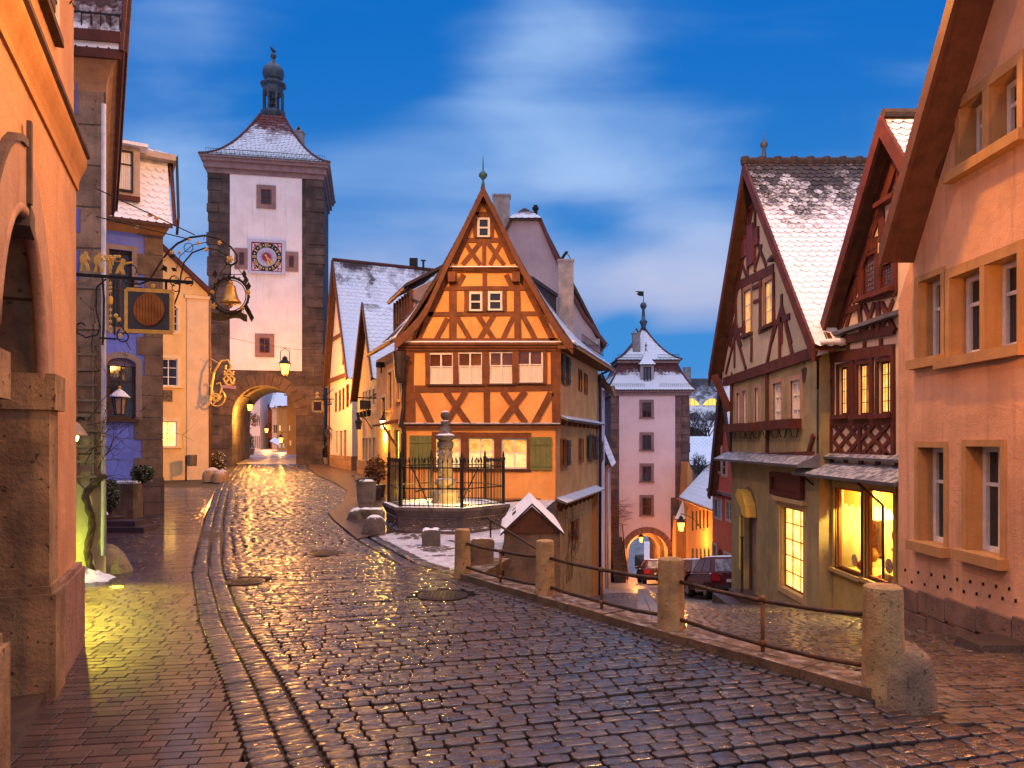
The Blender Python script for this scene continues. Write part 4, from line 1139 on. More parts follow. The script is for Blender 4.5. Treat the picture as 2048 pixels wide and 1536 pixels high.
def blue_front():
 t = thing('doorstep', 'two wide dark stone steps before the blue house', 'steps', G(255, 1060))
 c = G(245, 1066);
 for k, (w, d, h) in enumerate(((1.25, .75, .12), (.72, .5, .24))):
  mb = MB();
  x1 = G(287 if k == 0 else 262, 1066).x
  mb.box((x1 - w / 2, c.y + d / 2 + .18 * k, h / 2 + .12 * (k > 0) * 0), (w, d, h + .0)); mb.build('step', mat('dark_wet_step', (.07, .045, .045), (.045, .03, .035), .4, 4, 50, .25, snow=.0, spec=.5), t)
 snowheap((G(266, 1035).x, 18.2, .05), .3, .25, .22, 'small pile of snow beside the blue house steps', 4)
 rg = random.Random(4)
 def bush(name, label, c, r, sz, n, leaf, m=M_LEAF, box=None, cat='shrub', grp='evergreen bushes by the houses'):
  t = thing(name, label, cat, c, grp)
  mb = MB(); leaf_cloud(mb, V(c) + ZU * r * sz[2], r, n, leaf, rg, sz, shell=.2); mb.build('foliage', m, t)
  mb = MB();
  for k in range(7):
   p = V(c); q = p + V((rg.uniform(-.5, .5) * r, rg.uniform(-.5, .5) * r, r * sz[2] * 1.3)); mb.tube([p, p.lerp(q, .5) + V((.03, 0, 0)), q], [.016, .01, .004], 5)
  mb.build('stem', M_TWIG, t)
  if box:
   mb = MB(); mb.lathe(V(c) + ZU * (box[1] * -1), [(box[0] * .75, 0), (box[0], box[1] * .9), (box[0] * 1.06, box[1] * .9), (box[0] * 1.06, box[1]), (box[0] * .9, box[1] * .95)], 14); mb.build('pot', box[2], t)
  return t
 global BUSH; BUSH = bush
 M_CLAY = mat('dark_clay_pot', (.12, .07, .05), (.07, .045, .035), .7, 5, 40, .2)
 g = G(228, 1052); bush('box_bush', 'round dark box bush frosted with snow on the blue house steps', (g.x, g.y - .2, .26), .36, (.75, .75, 1.35), 2600, .06, box=(.3, .28, M_CLAY))
 bush('conifer_bush', 'low dark conifer sprigs on the stone trough by the blue house', (G(243, 1052).x + .06, 18.6, .95), .27, (1.3, .7, 1.0), 1500, .08)
 t = thing('stone_trough', 'dark stone trough capped with snow below the blue wall', 'trough', (G(262, 1040).x, 18.9, 0))
 mb = MB(); mb.box((G(262, 1040).x - .05, 18.95, .48), (.62, .5, .96)); mb.build('body', M_SAND, t)
 mb = MB(); mb.box((G(262, 1040).x - .05, 18.95, .985), (.6, .48, .05)); mb.build('snow_cap', M_SNOW, t)
 p = P(239, 812, 14.5)
 t = thing('hanging_lantern', 'snow capped glass lantern hanging before the blue house', 'lantern', p)
 mb = MB();
 for k in range(6):
  a = k * math.pi / 3 + .3; mb.bar(p + V((.13 * math.cos(a), .13 * math.sin(a), .16)), p + V((.085 * math.cos(a), .085 * math.sin(a), -.16)), .014, .014)
 mb.lathe(p + ZU * -.18, [(.09, 0), (.09, .02)], 6, ang=.3); mb.lathe(p + ZU * .15, [(.15, 0), (.15, .02)], 6, ang=.3)
 mb.tube([p + ZU * .3, p + V((-.15, .3, .42)), p + V((-.9, .8, .40))], .014, 6); mb.build('frame', M_IRON, t)
 mb = MB(); mb.lathe(p + ZU * .17, [(.2, 0), (.17, .03), (.08, .12), (.02, .16)], 12); mb.build('snowy_lid', M_SNOW, t, smooth=True)
 mb = MB(); mb.ball(p + ZU * .36, .03, 8); mb.build('finial', M_GOLD, t)
 mb = MB(); mb.lathe(p + ZU * -.16, [(.08, 0), (.122, .31)], 6, ang=.3); mb.build('glass', mat('frosted_lantern_glass', (.5, .36, .24), (.4, .28, .18), .35, 5, 30, .05), t)
blue_front()
def corner_house():
 a = math.radians(24); x0 = P(416, 950, 34.5); fc = Fc((x0.x, x0.y), (math.cos(a), math.sin(a)))
 R = thing('corner_house', 'yellow gabled house beside the gate tower with a lit window', 'house', (x0.x, x0.y, 0.3))
 ze = fc.uv(416, 585)[1]; ul = -5.6; za = fc.uv(320, 480)[1] + 1.9
 r1, r2, r3 = fc.r(332, 616, 355, 662), fc.r(318, 717, 355, 772), fc.r(318, 843, 353, 893)
 gab = [(ul, .2), (0, .2), (0, ze), (-1.95, za), (ul, za + .2)]
 pl = [fc.uv(325, 490), fc.uv(420, 580)]
 sl = (pl[1][1] - pl[0][1]) / (pl[1][0] - pl[0][0])
 gab = [(ul, .2), (0, .2), (0, ze), (ul + 1, ze + sl * (ul + 1)), (ul, ze + sl * (ul + 1))]
 mb = MB(); wall(mb, fc, gab, [rectpoly(r1), rectpoly(r2), rectpoly(r3)], .14)
 mb.face([fc.p(0, .2), fc.p(0, .2, -7), fc.p(0, ze, -7), fc.p(0, ze)])
 mb.build('wall', M_YEL, R)
 M_SUR = mat('pale_yellow_trim', (.75, .55, .3), (.68, .48, .26), .85, 4, 50, .1)
 window(R, fc, r1, rec=.1, nx=2, ny=3, surround=M_SUR, sw=.14)
 window(R, fc, r2, rec=.1, nx=2, ny=3, surround=M_SUR, sw=.16, sill=M_SUR)
 window(R, fc, r3, rec=.1, nx=2, ny=3, pane=emit('lit_pane_bright', (1, .72, .2), 3.2, .5, 2.5, (1, .45, .05)), surround=M_SUR, sw=.16, sill=M_SUR, label='brightly lit lower window')
 e = .25; d = V((fc.U.x, fc.U.y, sl)).normalized()
 mb = MB(); A, B = fc.p(ul + 1, ze + sl * (ul + 1) + .1, .22), fc.p(.15, ze + sl * .15 + .1, .22); mb.bar(A, B, .1, .2); mb.build('verge_board', M_RED, R)
 roof(R, fc.p(.15, ze - .06, .25), fc.p(.15, ze - .06, -7), fc.p(ul + 1, ze + sl * (ul + 1) + .16, -7), fc.p(ul + 1, ze + sl * (ul + 1) + .16, .25), M_TILE_MIX, .25, .25)
 mb = MB(); pr = fc.r(386, 590, 412, 950); slab(mb, fc, [(-.9, .2), (.03, .2), (.03, ze - .35), (-.9, ze - .35)], -.05, .07); mb.build('corner_pilaster', mat('pale_peach_render', (.7, .5, .3), (.62, .44, .27), .88, 2, 60, .12, streak=.15), R)
 mb = MB(); slab(mb, fc, [(-.98, ze - .35), (.08, ze - .35), (.08, ze - .2), (-.98, ze - .2)], -.05, .14); mb.build('pilaster_cap', M_SUR, R)
 mb = MB(); rr = fc.r(325, 780, 345, 803); slab(mb, fc, rectpoly(rr), -.02, .03)
 for k in range(10):
  u, v = rnd.uniform(rr[0] + .05, rr[2] - .05), rnd.uniform(rr[1] + .05, rr[3] - .05); mb.ball(fc.p(u, v, .04), .06, 8)
 mb.build('carved_relief', M_SAND, R)
 pipe(R, [fc.p(.1, ze, .1), fc.p(.08, ze - 1, .08), fc.p(.08, .35, .08)], .05, M_COPPER)
 g = P(372, 950, 33.2); g.z = gz(33.2); c = P(383, 921, 33.2)
 t = thing('litter_bin', 'dark litter bin on a post before the yellow corner house', 'litter bin', (g.x, g.y, g.z))
 mb = MB(); mb.box((g.x, g.y, (g.z + 1.15) / 2 + .1), (.06, .06, 1.15)); mb.build('post', M_IRON, t)
 mb = MB(); mb.lathe((c.x + .02, c.y, c.z - .25), [(.2, 0), (.22, .5), (.2, .5), (.19, .05)], 14); mb.build('bin', mat('dull_metal', (.16, .12, .09), (.1, .08, .06), .5, 5, 50, .1, metal=.4), t)
 for k, (px, py, sx, h, lb) in enumerate(((424, 955, .42, .62, 'rounded guard stone leaning on the yellow house corner'), (443, 957, .36, .55, 'squat guard stone beside the gate street'))):
  q = P(px, py, 32.5 - k * .3); boulder('guard_stone', lb, (q.x, q.y, gz(q.y)), sx, .4, h, mat('sandstone_guard', (.3, .18, .1), (.2, .12, .07), .9, 4, 40, .4, snow=.3), .3, 4 + k, 0, 'guard stones at the street corner', 'guard stone')
 rg = random.Random(9)
 for px, py, r, lb in ((424, 935, .42, 'frosted evergreen bush between guard stone and yellow house'), (436, 925, .5, 'taller leafy bush at the foot of the clock tower'), (412, 922, .4, 'dark bush against the yellow house corner')):
  q = P(px, py + 22, 36 + r); BUSH('frosted_bush', lb, (q.x, q.y, gz(36)), r, (.9, .9, 1.3), 700, .14, mat('olive_leaf', (.10, .085, .03), (.05, .05, .02), .75, 6, 40, .1, snow=.6, snow_lo=.6))
 return fc
FC_CORN = corner_house()
# ================================================================ THE CLOCK TOWER
M_ASH = mat('dark_ashlar', (.13, .095, .085), (.06, .048, .048), .88, 1.3, 18, .4, streak=.35, brick=(1.15, .62, (.065, .048, .045), .016, .5))
M_TOWW = mat('white_tower_render', (.84, .81, .83), (.72, .68, .7), .88, .7, 40, .12, streak=.3)
M_PINKST = mat('pink_sandstone', (.30, .19, .18), (.22, .14, .14), .85, 3, 40, .2, streak=.25)
M_LEAD = mat('weathered_lead', (.10, .12, .15), (.06, .075, .1), .45, 3, 40, .15, metal=.45, streak=.3)
def clock_tower():
 a = math.radians(11); c0 = P(417, 930, 45.3); fc = Fc((c0.x, c0.y), (math.cos(a), math.sin(a)))
 W = fc.uv(645, 600)[0]; ze = fc.uv(530, 335)[1]; D = 7.0; g0 = .3
 R = thing('clock_tower', 'tall white and grey stone gate tower with clock and bell lantern', 'tower', (c0.x, c0.y, g0))
 ua, ub = fc.uv(464, 870)[0], fc.uv(592, 870)[0]; zc = fc.uv(528, 770)[1]
 hole = archpoly(ua, g0, ub, zc, zc - (ub - ua) / 2)
 pan = (fc.uv(460, 500)[0], fc.uv(530, 741)[1], fc.uv(604, 500)[0], ze)
 mb = MB(); wall(mb, fc, [(0, g0), (W, g0), (W, ze), (0, ze)], [hole], D)
 bk = fc.off(-D); wall(mb, bk, [(0, g0), (W, g0), (W, ze), (0, ze)], [hole], .01)
 for u in (0, W): mb.face([fc.p(u, g0), fc.p(u, g0, -D), fc.p(u, ze, -D), fc.p(u, ze)], 0, [(0, g0), (D, g0), (D, ze), (0, ze)])
 mb.build('wall', M_ASH, R)
 mb = MB(); slab(mb, fc, rectpoly(pan), -.02, .05); mb.build('white_panel', M_TOWW, R)
 rg = random.Random(3)
 for u, dr in ((0, -1), (W, 1)):
  mb = MB(); v = g0
  while v < ze - .8:
   h = .55 + rg.random() * .25
   pr = .02 + rg.random() * .14; w = .35 + rg.random() * .8
   u0, u1 = (u - pr, u + w) if dr < 0 else (u - w, u + pr)
   q = [(u0 + .03, v + .03), (u1 - .03, v + .02), (u1 - .02, v + h - .05), (u0 + .05, v + h - .04)]
   slab(mb, fc, q, -.5, .02 + rg.random() * .05); v += h
  mb.build('quoins', M_ASH, R)
 n = 14
 mb = MB(); inn = hole[2:]; cu = (ua + ub) / 2; ra = (ub - ua) / 2; zs = zc - ra
 for k in range(n):
  t0, t1 = math.pi * k / n + .01, math.pi * (k + 1) / n - .01; r0, r1 = ra - .02, ra + .75
  slab(mb, fc, [(cu + r0 * math.cos(t0), zs + r0 * math.sin(t0)), (cu + r1 * math.cos(t0), zs + r1 * math.sin(t0)), (cu + r1 * math.cos(t1), zs + r1 * math.sin(t1)), (cu + r0 * math.cos(t1), zs + r0 * math.sin(t1))], -.3, .04 + .015 * (k % 2))
 mb.build('arch_ring', mat('arch_voussoirs', (.15, .095, .065), (.085, .058, .045), .88, 2, 25, .35, streak=.3), R)
 mb = MB()
 def sq(d0, z0, z1):
  q = [fc.p(-d0, z0, d0), fc.p(W + d0, z0, d0), fc.p(W + d0, z0, -D - d0), fc.p(-d0, z0, -D - d0)]; mb.hexa(q, [p + ZU * (z1 - z0) for p in q])
 sq(.10, ze - .55, ze - .25); sq(.25, ze - .25, ze + .12); sq(.38, ze + .12, ze + .42)
 mb.build('cornice', mat('mauve_cornice', (.28, .2, .2), (.2, .14, .15), .8, 2, 40, .15, streak=.4), R)
 zr = ze + .42; zl = fc.uv(528, 237)[1]; hw = (fc.uv(550, 237)[0] - fc.uv(506, 237)[0]) / 2; cen = (W / 2, -D / 2)
 o = .46; E = [fc.p(-o, zr, o), fc.p(W + o, zr, o), fc.p(W + o, zr, -D - o), fc.p(-o, zr, -D - o)]
 cc = fc.p(W / 2, 0, -D / 2); k_ = cc.y / (fc.p(W / 2, 0).y)
 zl = EZ + (HY - 240) / F * cc.y; hw = 22 / F * cc.y
 T = [fc.p(W / 2 - hw, zl, -D / 2 + hw), fc.p(W / 2 + hw, zl, -D / 2 + hw), fc.p(W / 2 + hw, zl, -D / 2 - hw), fc.p(W / 2 - hw, zl, -D / 2 - hw)]
 m = roof_mat('tower_tiles', (.22, .05, .045), (.12, .03, .035), .66, .88, .96, 1.0, .16)
 sag = (zl - zr) * .17
 for k in range(4):
  roof(R, E[k], E[(k + 1) % 4], T[(k + 1) % 4], T[k], m, .26, .17 if k == 0 else .3, lift=.05, curve=sag, nside=4, name='roof')
 mb = MB()
 for k in range(4):
  pts = []
  for j in range(9):
   f = j / 8; p = E[k].lerp(T[k], f) - ZU * sag * 4 * f * (1 - f); pts.append(p + ZU * .03)
  mb.tube(pts, .09, 6)
 mb.build('hip_ridge', mat('ridge_tiles', (.14, .05, .05), (.08, .035, .035), .8, 6, 30, .3), R)
 mb = MB(); zf = zr - .02; mb.hexa([p - ZU * .1 for p in E], E); mb.build('eave_board', mat('mauve_cornice', (.28, .2, .2)), R)
 f = .10; s0 = E[0].lerp(T[0], f) - ZU * (sag * 4 * f * (1 - f) - .06); s1 = E[1].lerp(T[1], f) - ZU * (sag * 4 * f * (1 - f) - .06); snowguard(R, s0, s1, .28, 46)
 L = cc.y / F; z = lambda py: EZ + (HY - py) * L; r_ = lambda px: px * L
 def oc(prof, name, m_, n=8, ang=math.pi / 8 + a, smooth=False):
  mb = MB(); mb.lathe((cc.x, cc.y, 0), [(r_(r), z(y)) for r, y in prof], n, ang=ang); return mb.build(name, m_, R, smooth)
 oc([(20, 240), (25, 231), (25, 226), (20, 223)], 'lantern_base', M_LEAD)
 mb = MB()
 for k in range(8):
  t = math.pi / 8 + a + k * math.pi / 4; p = V((cc.x + r_(19) * math.cos(t), cc.y + r_(19) * math.sin(t), 0))
  mb.bar(p + ZU * z(224), p + ZU * z(183), r_(3.6), r_(3.6), V((math.cos(t), math.sin(t), 0)))
 mb.build('lantern_posts', M_LEAD, R)
 bmb = MB(); bmb.lathe((cc.x, cc.y, z(212)), [(r_(8), 0), (r_(7), r_(3)), (r_(5), r_(9)), (r_(4), r_(14)), (.02, r_(16))], 12); bmb.build('bell', mat('bronze', (.08, .07, .06), (.05, .045, .04), .4, 6, 40, .1, metal=.6), R, True)
 oc([(18, 190), (20, 183), (20, 176), (26, 172), (26, 169), (18, 163)], 'lantern_eave', M_LEAD)
 oc([(15, 164), (19, 157), (21.5, 149), (20, 140), (14, 132), (7, 127), (3.5, 120), (2.4, 108)], 'onion_dome', M_LEAD, 16, smooth=True)
 mb = MB(); mb.ball((cc.x, cc.y, z(112)), r_(6), 12); mb.bar((cc.x, cc.y, z(112)), (cc.x, cc.y, z(87)), r_(1.4), r_(1.4)); mb.build('spire_ball', M_LEAD, R, True)
 mb = MB(); X = lambda px: cc.x + r_(px)
 mb.hexa([(X(x), cc.y - .03, z(y)) for x, y in ((-1, 107), (5, 103), (7, 104), (2, 100), (-1, 98), (-7, 92), (-6, 96), (-4, 101))], [(X(x), cc.y + .03, z(y)) for x, y in ((-1, 107), (5, 103), (7, 104), (2, 100), (-1, 98), (-7, 92), (-6, 96), (-4, 101))]); mb.build('weather_vane', M_IRON, R)
 q = P(599, 300, cc.y - 1.0); ch = chimney(R, (q.x, q.y, q.z - .9), .55, .5, 2.0, M_CHIM)
 f5 = fc.off(.05)
 for rc, lb in (((522, 379, 543, 409), 'upper window'), ((478, 505, 489, 530), 'small window left of the clock'), ((578, 512, 588, 535), 'small window right of the clock'), ((519, 676, 540, 706), 'lower window above the arch')):
  window(R, f5, f5.r(*rc), rec=-.05, frame=mat('red_window_paint', (.16, .04, .04), (.1, .03, .03), .6), nx=2, ny=2, surround=M_PINKST, sw=.26, sd=.06, fw=.06)
 cr = f5.r(496, 480, 571, 549); u0, v0, u1, v1 = cr; cu, cv = (u0 + u1) / 2, (v0 + v1) / 2; hw = (u1 - u0) / 2; hv_ = (v1 - v0) / 2
 K = MB(); slab(K, f5, rectpoly((u0 + .1, v0 + .1, u1 - .1, v1 - .1)), -.02, .04)
 ck = K.build('clock_face', mat('clock_white', (.72, .68, .76), (.66, .62, .7), .6, 5, 40, .05), R)
 K = MB(); ring(K, f5, rectpoly((u0 + .2, v0 + .17, u1 - .2, v1 - .17)), rectpoly(cr), -.02, .12); K.build('clock_frame', mat('pale_blue_frame', (.5, .54, .7), (.42, .46, .62), .6, 4, 40, .05, snow=.9), ck)
 K = MB(); ring(K, f5, rectpoly((u0 + .27, v0 + .24, u1 - .27, v1 - .24)), rectpoly((u0 + .2, v0 + .17, u1 - .2, v1 - .17)), -.02, .055); K.build('frame_border', mat('magenta_paint', (.28, .035, .12), (.22, .03, .1), .6), ck)
 ro, ri = hw - .22, hw - .52
 def circ(r, n=40, s=0): return [(cu + r * math.cos(2 * math.pi * k / n + s), cv + r * math.sin(2 * math.pi * k / n + s)) for k in range(n)]
 K = MB(); ring(K, f5, circ(ri), circ(ro), .03, .062); K.build('dial_ring', mat('dial_black', (.015, .015, .018), (.02, .02, .022), .5), ck)
 K = MB(); slab(K, f5, circ(ri), .03, .052); K.build('dial_centre', mat('dial_pale_blue', (.42, .46, .66), (.38, .42, .62), .6), ck)
 K = MB()
 for k in range(24):
  t = 2 * math.pi * k / 24; L2 = ri * (.86 if k % 2 == 0 else .7); w = .09
  b = [(cu + ri * .42 * math.cos(t - w), cv + ri * .42 * math.sin(t - w)), (cu + L2 * math.cos(t), cv + L2 * math.sin(t)), (cu + ri * .42 * math.cos(t + w), cv + ri * .42 * math.sin(t + w))]
  slab(K, f5, b, .05, .056 + .0004 * k)
 slab(K, f5, circ(ri * .45, 24), .05, .067); K.build('sunburst', mat('magenta_paint', (.28, .035, .12)), ck)
 K = MB(); G_ = mat('pale_gilding', (.75, .5, .2), (.6, .4, .15), .5, 10, 60, .05)
 NUM = ['XII', 'I', 'II', 'III', 'IIII', 'V', 'VI', 'VII', 'VIII', 'IX', 'X', 'XI']
 rm = (ro + ri) / 2; hN = (ro - ri) * .36
 for k, s in enumerate(NUM):
  t = math.pi / 2 - k * math.pi / 6; er = V((math.cos(t), math.sin(t))); et = V((er.y, -er.x)); c_ = V((cu, cv)) + er * rm
  wd = {'I': .06, 'V': .11, 'X': .11}; tot = sum(wd[ch] for ch in s); x = -tot / 2
  for ch in s:
   w = wd[ch];
   def ln(xa, ya, xb, yb, th=.03):
    K.k += 1; A = c_ + et * xa + er * ya; B = c_ + et * xb + er * yb; timb = (B - A).normalized(); q = V((-timb.y, timb.x)) * th / 2
    slab(K, f5, [tuple(A - q), tuple(B - q), tuple(B + q), tuple(A + q)], .06, .068 + .0006 * (K.k % 8))
   m_ = x + w / 2
   if ch == 'I': ln(m_, -hN, m_, hN)
   elif ch == 'V': ln(m_, -hN, m_ - .04, hN); ln(m_, -hN, m_ + .04, hN)
   else: ln(m_ - .04, -hN, m_ + .04, hN); ln(m_ + .04, -hN, m_ - .04, hN)
   x += w
 K.build('numerals', G_, ck)
 K = MB()
 for k in range(12):
  t = math.pi / 12 + k * math.pi / 6; K.ball(f5.p(cu + rm * math.cos(t), cv + rm * math.sin(t), .065), .045, 6)
 K.build('dial_dots', M_WHITE, ck)
 for dx, dy, L2 in ((.115, -.36, 1.0), (.30, -.28, .95)):
  d = V((dx, dy)).normalized(); q = V((-d.y, d.x)); L3 = ri * L2; c_ = V((cu, cv)); K = MB(); z_ = .085 if L2 == 1 else .10
  pts = [c_ - d * .15 + q * .03, c_ + d * L3 * .6 + q * .03, c_ + d * L3 * .72 + q * .1, c_ + d * L3, c_ + d * L3 * .72 - q * .1, c_ + d * L3 * .6 - q * .03, c_ - d * .15 - q * .03]
  slab(K, f5, [tuple(p) for p in pts], z_, z_ + .012); K.build('clock_hand', M_GOLD, ck)
 K = MB()
 for sx in (-1, 1):
  for sy in (-1, 1):
   ax, ay = cu + sx * (hw - .42), cv + sy * (hv_ - .38); K.ball(f5.p(ax, ay, .045), .08, 8, 0, (1, .3, 1))
   for t in (0, 2.1, 4.2): K.ball(f5.p(ax + .14 * math.cos(t), ay + .14 * math.sin(t), .042), .05, 6, 0, (1, .3, 1))
 K.build('corner_ornaments', mat('magenta_paint', (.28, .035, .12)), ck)
 return fc, W, ua, ub, zc, D
FC_TOW, TW_W, TW_A, TW_B, TW_Z, TW_D = clock_tower()
def lantern(name, label, p, s=1.0, glow=M_LANT, power=400, col=(1, .40, .06), hang=None, arm=None, grp='lit street lanterns', lr=.12, drop=.55):
 """a tapering four-pane street lantern: frame, roof, glass, with its lamp inside; p = centre of the glass"""
 t = thing(name, label, 'street lantern', p, grp); p = V(p); mb = MB()
 q = lambda r, k: V((r * math.cos(math.pi / 4 + k * math.pi / 2), r * math.sin(math.pi / 4 + k * math.pi / 2), 0)) * s
 for k in range(4): mb.bar(p + q(.2, k) + ZU * .18 * s, p + q(.12, k) - ZU * .2 * s, .018 * s, .018 * s)
 for k in range(4): mb.bar(p + q(.2, k) + ZU * .18 * s, p + q(.2, k + 1) + ZU * .18 * s, .022 * s, .022 * s); mb.bar(p + q(.12, k) - ZU * .2 * s, p + q(.12, k + 1) - ZU * .2 * s, .02 * s, .02 * s)
 if hang:
  for h in (-1, 1): mb.tube([p + V((.16 * h * s, 0, .18 * s)), p + V((.16 * h * s, 0, .62 * s)), p + V((0, 0, .72 * s))], .012 * s, 6)
 if arm is not None: mb.tube([p + ZU * .36 * s, p + ZU * .55 * s, (p + V(arm)) / 2 + ZU * .45 * s, V(arm)], .022, 8)
 mb.build('frame', M_IRON, t)
 mb = MB(); mb.lathe(p + ZU * .19 * s, [(.25 * s, 0), (.17 * s, .07 * s), (.1 * s, .14 * s), (.1 * s, .2 * s), (.03 * s, .26 * s)], 4, ang=math.pi / 4); mb.build('lantern_roof', M_IRON, t)
 mb = MB(); mb.lathe(p - ZU * .19 * s, [(.11 * s, 0), (.18 * s, .36 * s)], 4, ang=math.pi / 4); mb.build('glass', glow, t)
 if power: lamp('lamp_light', p - ZU * drop * s, power, col, lr, t)
 return t
PWR = 1.0
ASSUMED_LAMP1, ASSUMED_LAMP2, ASSUMED_LAMP3, ADDED_LAMP4, ADDED_FLOOD, ADDED_FLOODB = 2600, 640, 340, 1700, 7600, 6000
pA = P(570, 738, 40.0)
lantern('street_lantern', 'glowing lantern hung on a cable before the clock tower', pA, 1.55, hang=True, power=2300 * PWR, col=(1, .38, .06))
def cable(label, pts, r=.012, m=None):
 mb = MB(); mb.tube(pts, r, 5); return tag(mb.build('cable', m or M_IRON), label, 'cable', 'overhead cables')
a1 = FC_CORN.p(*FC_CORN.uv(396, 657), .05); top = pA + V((0, 0, 1.15)); b1 = P(637, 697, 45.9)
def sag(a, b, d, n=10): return [a.lerp(b, k / n) - ZU * d * 4 * (k / n) * (1 - k / n) for k in range(n + 1)]
cable('cable carrying the lantern from yellow house to clock tower', sag(a1, top, .12) + sag(top, b1, .1)[1:])
u = TW_A + 1.05
pB = FC_TOW.p(FC_TOW.uv(500, 815, -1.2)[0], FC_TOW.uv(500, 815, -1.2)[1], -1.2)
lantern('street_lantern', 'bright lantern on the left wall inside the tower gateway', pB, 1.1, power=1100 * PWR, arm=FC_TOW.p(TW_A, pB.z + .5, -1.2))
for px, py, Y, pw, lb in ((533, 861, 72, 900, 'lantern glowing on the orange house beyond the gate'), (562, 880, 62, 450, 'small bright lantern at the gateway edge beyond'), (525, 877, 78, 350, 'low lantern before the white houses beyond the gate'), (469, 848, 60, 500, 'lantern glimpsed left of the tree beyond the gate')):
 q = P(px, py, Y); lantern('street_lantern', lb, q, 1.1, power=pw * PWR, arm=q + V((.6, .3, .4)))
def far_house(px0, px1, Y, ytop, ybase, m, roofm, wins, label, skew=0.0, gable=False, Dp=6, arch=False):
 c = P(px0, ybase, Y); a = math.radians(skew); fc = Fc((c.x, c.y), (math.cos(a), math.sin(a))); W = fc.uv(px1, ytop)[0]; ze = fc.uv((px0 + px1) / 2, ytop)[1]; g0 = gz(Y) - .3
 R = thing('town_house', label, 'house', (c.x, c.y, g0), 'houses seen through the clock tower gate')
 mb = MB(); out = [(0, g0), (W, g0), (W, ze)] + ([(W / 2, ze + W * .9)] if gable else []) + [(0, ze)]
 rs = [fc.r(*w[:4]) for w in wins]
 wall(mb, fc, out, [rectpoly(r) for r in rs], .15)
 for u in (0, W): mb.face([fc.p(u, g0), fc.p(u, g0, -Dp), fc.p(u, ze, -Dp), fc.p(u, ze)])
 mb.build('wall', m, R)
 for r, w in zip(rs, wins): window(R, fc, r, rec=.1, nx=2 if r[2] - r[0] > .6 else 1, ny=2, frame=w[4] if len(w) > 4 and w[4] else M_WOODW, pane=w[5] if len(w) > 5 else None, fw=.06)
 if gable:
  for s in (0, W): roof(R, fc.p(s, ze, .25) if s else fc.p(0, ze, -Dp), fc.p(s, ze, -Dp) if s else fc.p(0, ze, .25), fc.p(W / 2, ze + W * .9, .25) if not s else fc.p(W / 2, ze + W * .9, -Dp), fc.p(W / 2, ze + W * .9, -Dp) if not s else fc.p(W / 2, ze + W * .9, .25), roofm, .4, .4)
 else: roof(R, fc.p(-.2, ze, .3), fc.p(W + .2, ze, .3), fc.p(W + .2, ze + 2.5, -2.5), fc.p(-.2, ze + 2.5, -2.5), roofm, .4, .4)
 return fc
M_LIL = mat('lilac_white_render', (.62, .58, .66), (.52, .49, .58), .88, 1, 40, .1)
M_BRICKR = mat('dull_red_render', (.4, .13, .11), (.32, .1, .09), .88, 1, 40, .1)
M_FOR = mat('far_orange_render', (.62, .3, .08), (.52, .25, .07), .88, 1, 40, .1)
ww = [(505 + 4 * k, 833, 507.3 + 4 * k, 852) for k in range(4)] + [(505 + 4 * k, 872, 507.3 + 4 * k, 896) for k in range(4)]
far_house(470, 520, 76, 775, 907, M_LIL, M_TILE_MIX, [(491, 837, 497, 845, M_WHITE, M_WARM)] + ww, 'white house with slim windows beyond the clock tower gate', 6)
far_house(521, 531, 82, 795, 908, M_LIL, M_TILE_SNOW, [(523, 845, 529, 862, M_WHITE), (524, 878, 529, 900, M_WHITE, M_WARMY)], 'narrow lilac house between white and red houses beyond the gate', 6, True)
far_house(531, 544, 80, 820, 906, M_BRICKR, M_TILE_SNOW, [(534, 845, 537, 862), (539, 845, 542, 862), (535, 876, 541, 896)], 'dull red gabled house beyond the clock tower gate', 6, True)
far_house(544, 556, 77, 815, 906, mat('beige_far_render', (.5, .4, .33), (.42, .34, .28), .88), M_TILE_MIX, [(547, 850, 550, 866), (551, 850, 554, 866)], 'beige house right of the red gable beyond the gate', 6)
far_house(574, 600, 58, 790, 912, M_FOR, M_TILE_MIX, [(577, 850, 581, 862, M_WHITE, M_WARM), (578, 880, 583, 892, M_WHITE, M_WARMY)], 'tall orange house half hidden by the right gateway jamb', 14)
far_house(554, 578, 70, 812, 906, M_FOR, M_TILE_MIX, [(557, 850, 562, 862, M_WHITE, M_WARM), (556, 886, 562, 896, M_WHITE, M_WARMY), (564, 886, 569, 896, M_WHITE, M_WARMY)], 'orange lit house with striped awning beyond the gate', 12)
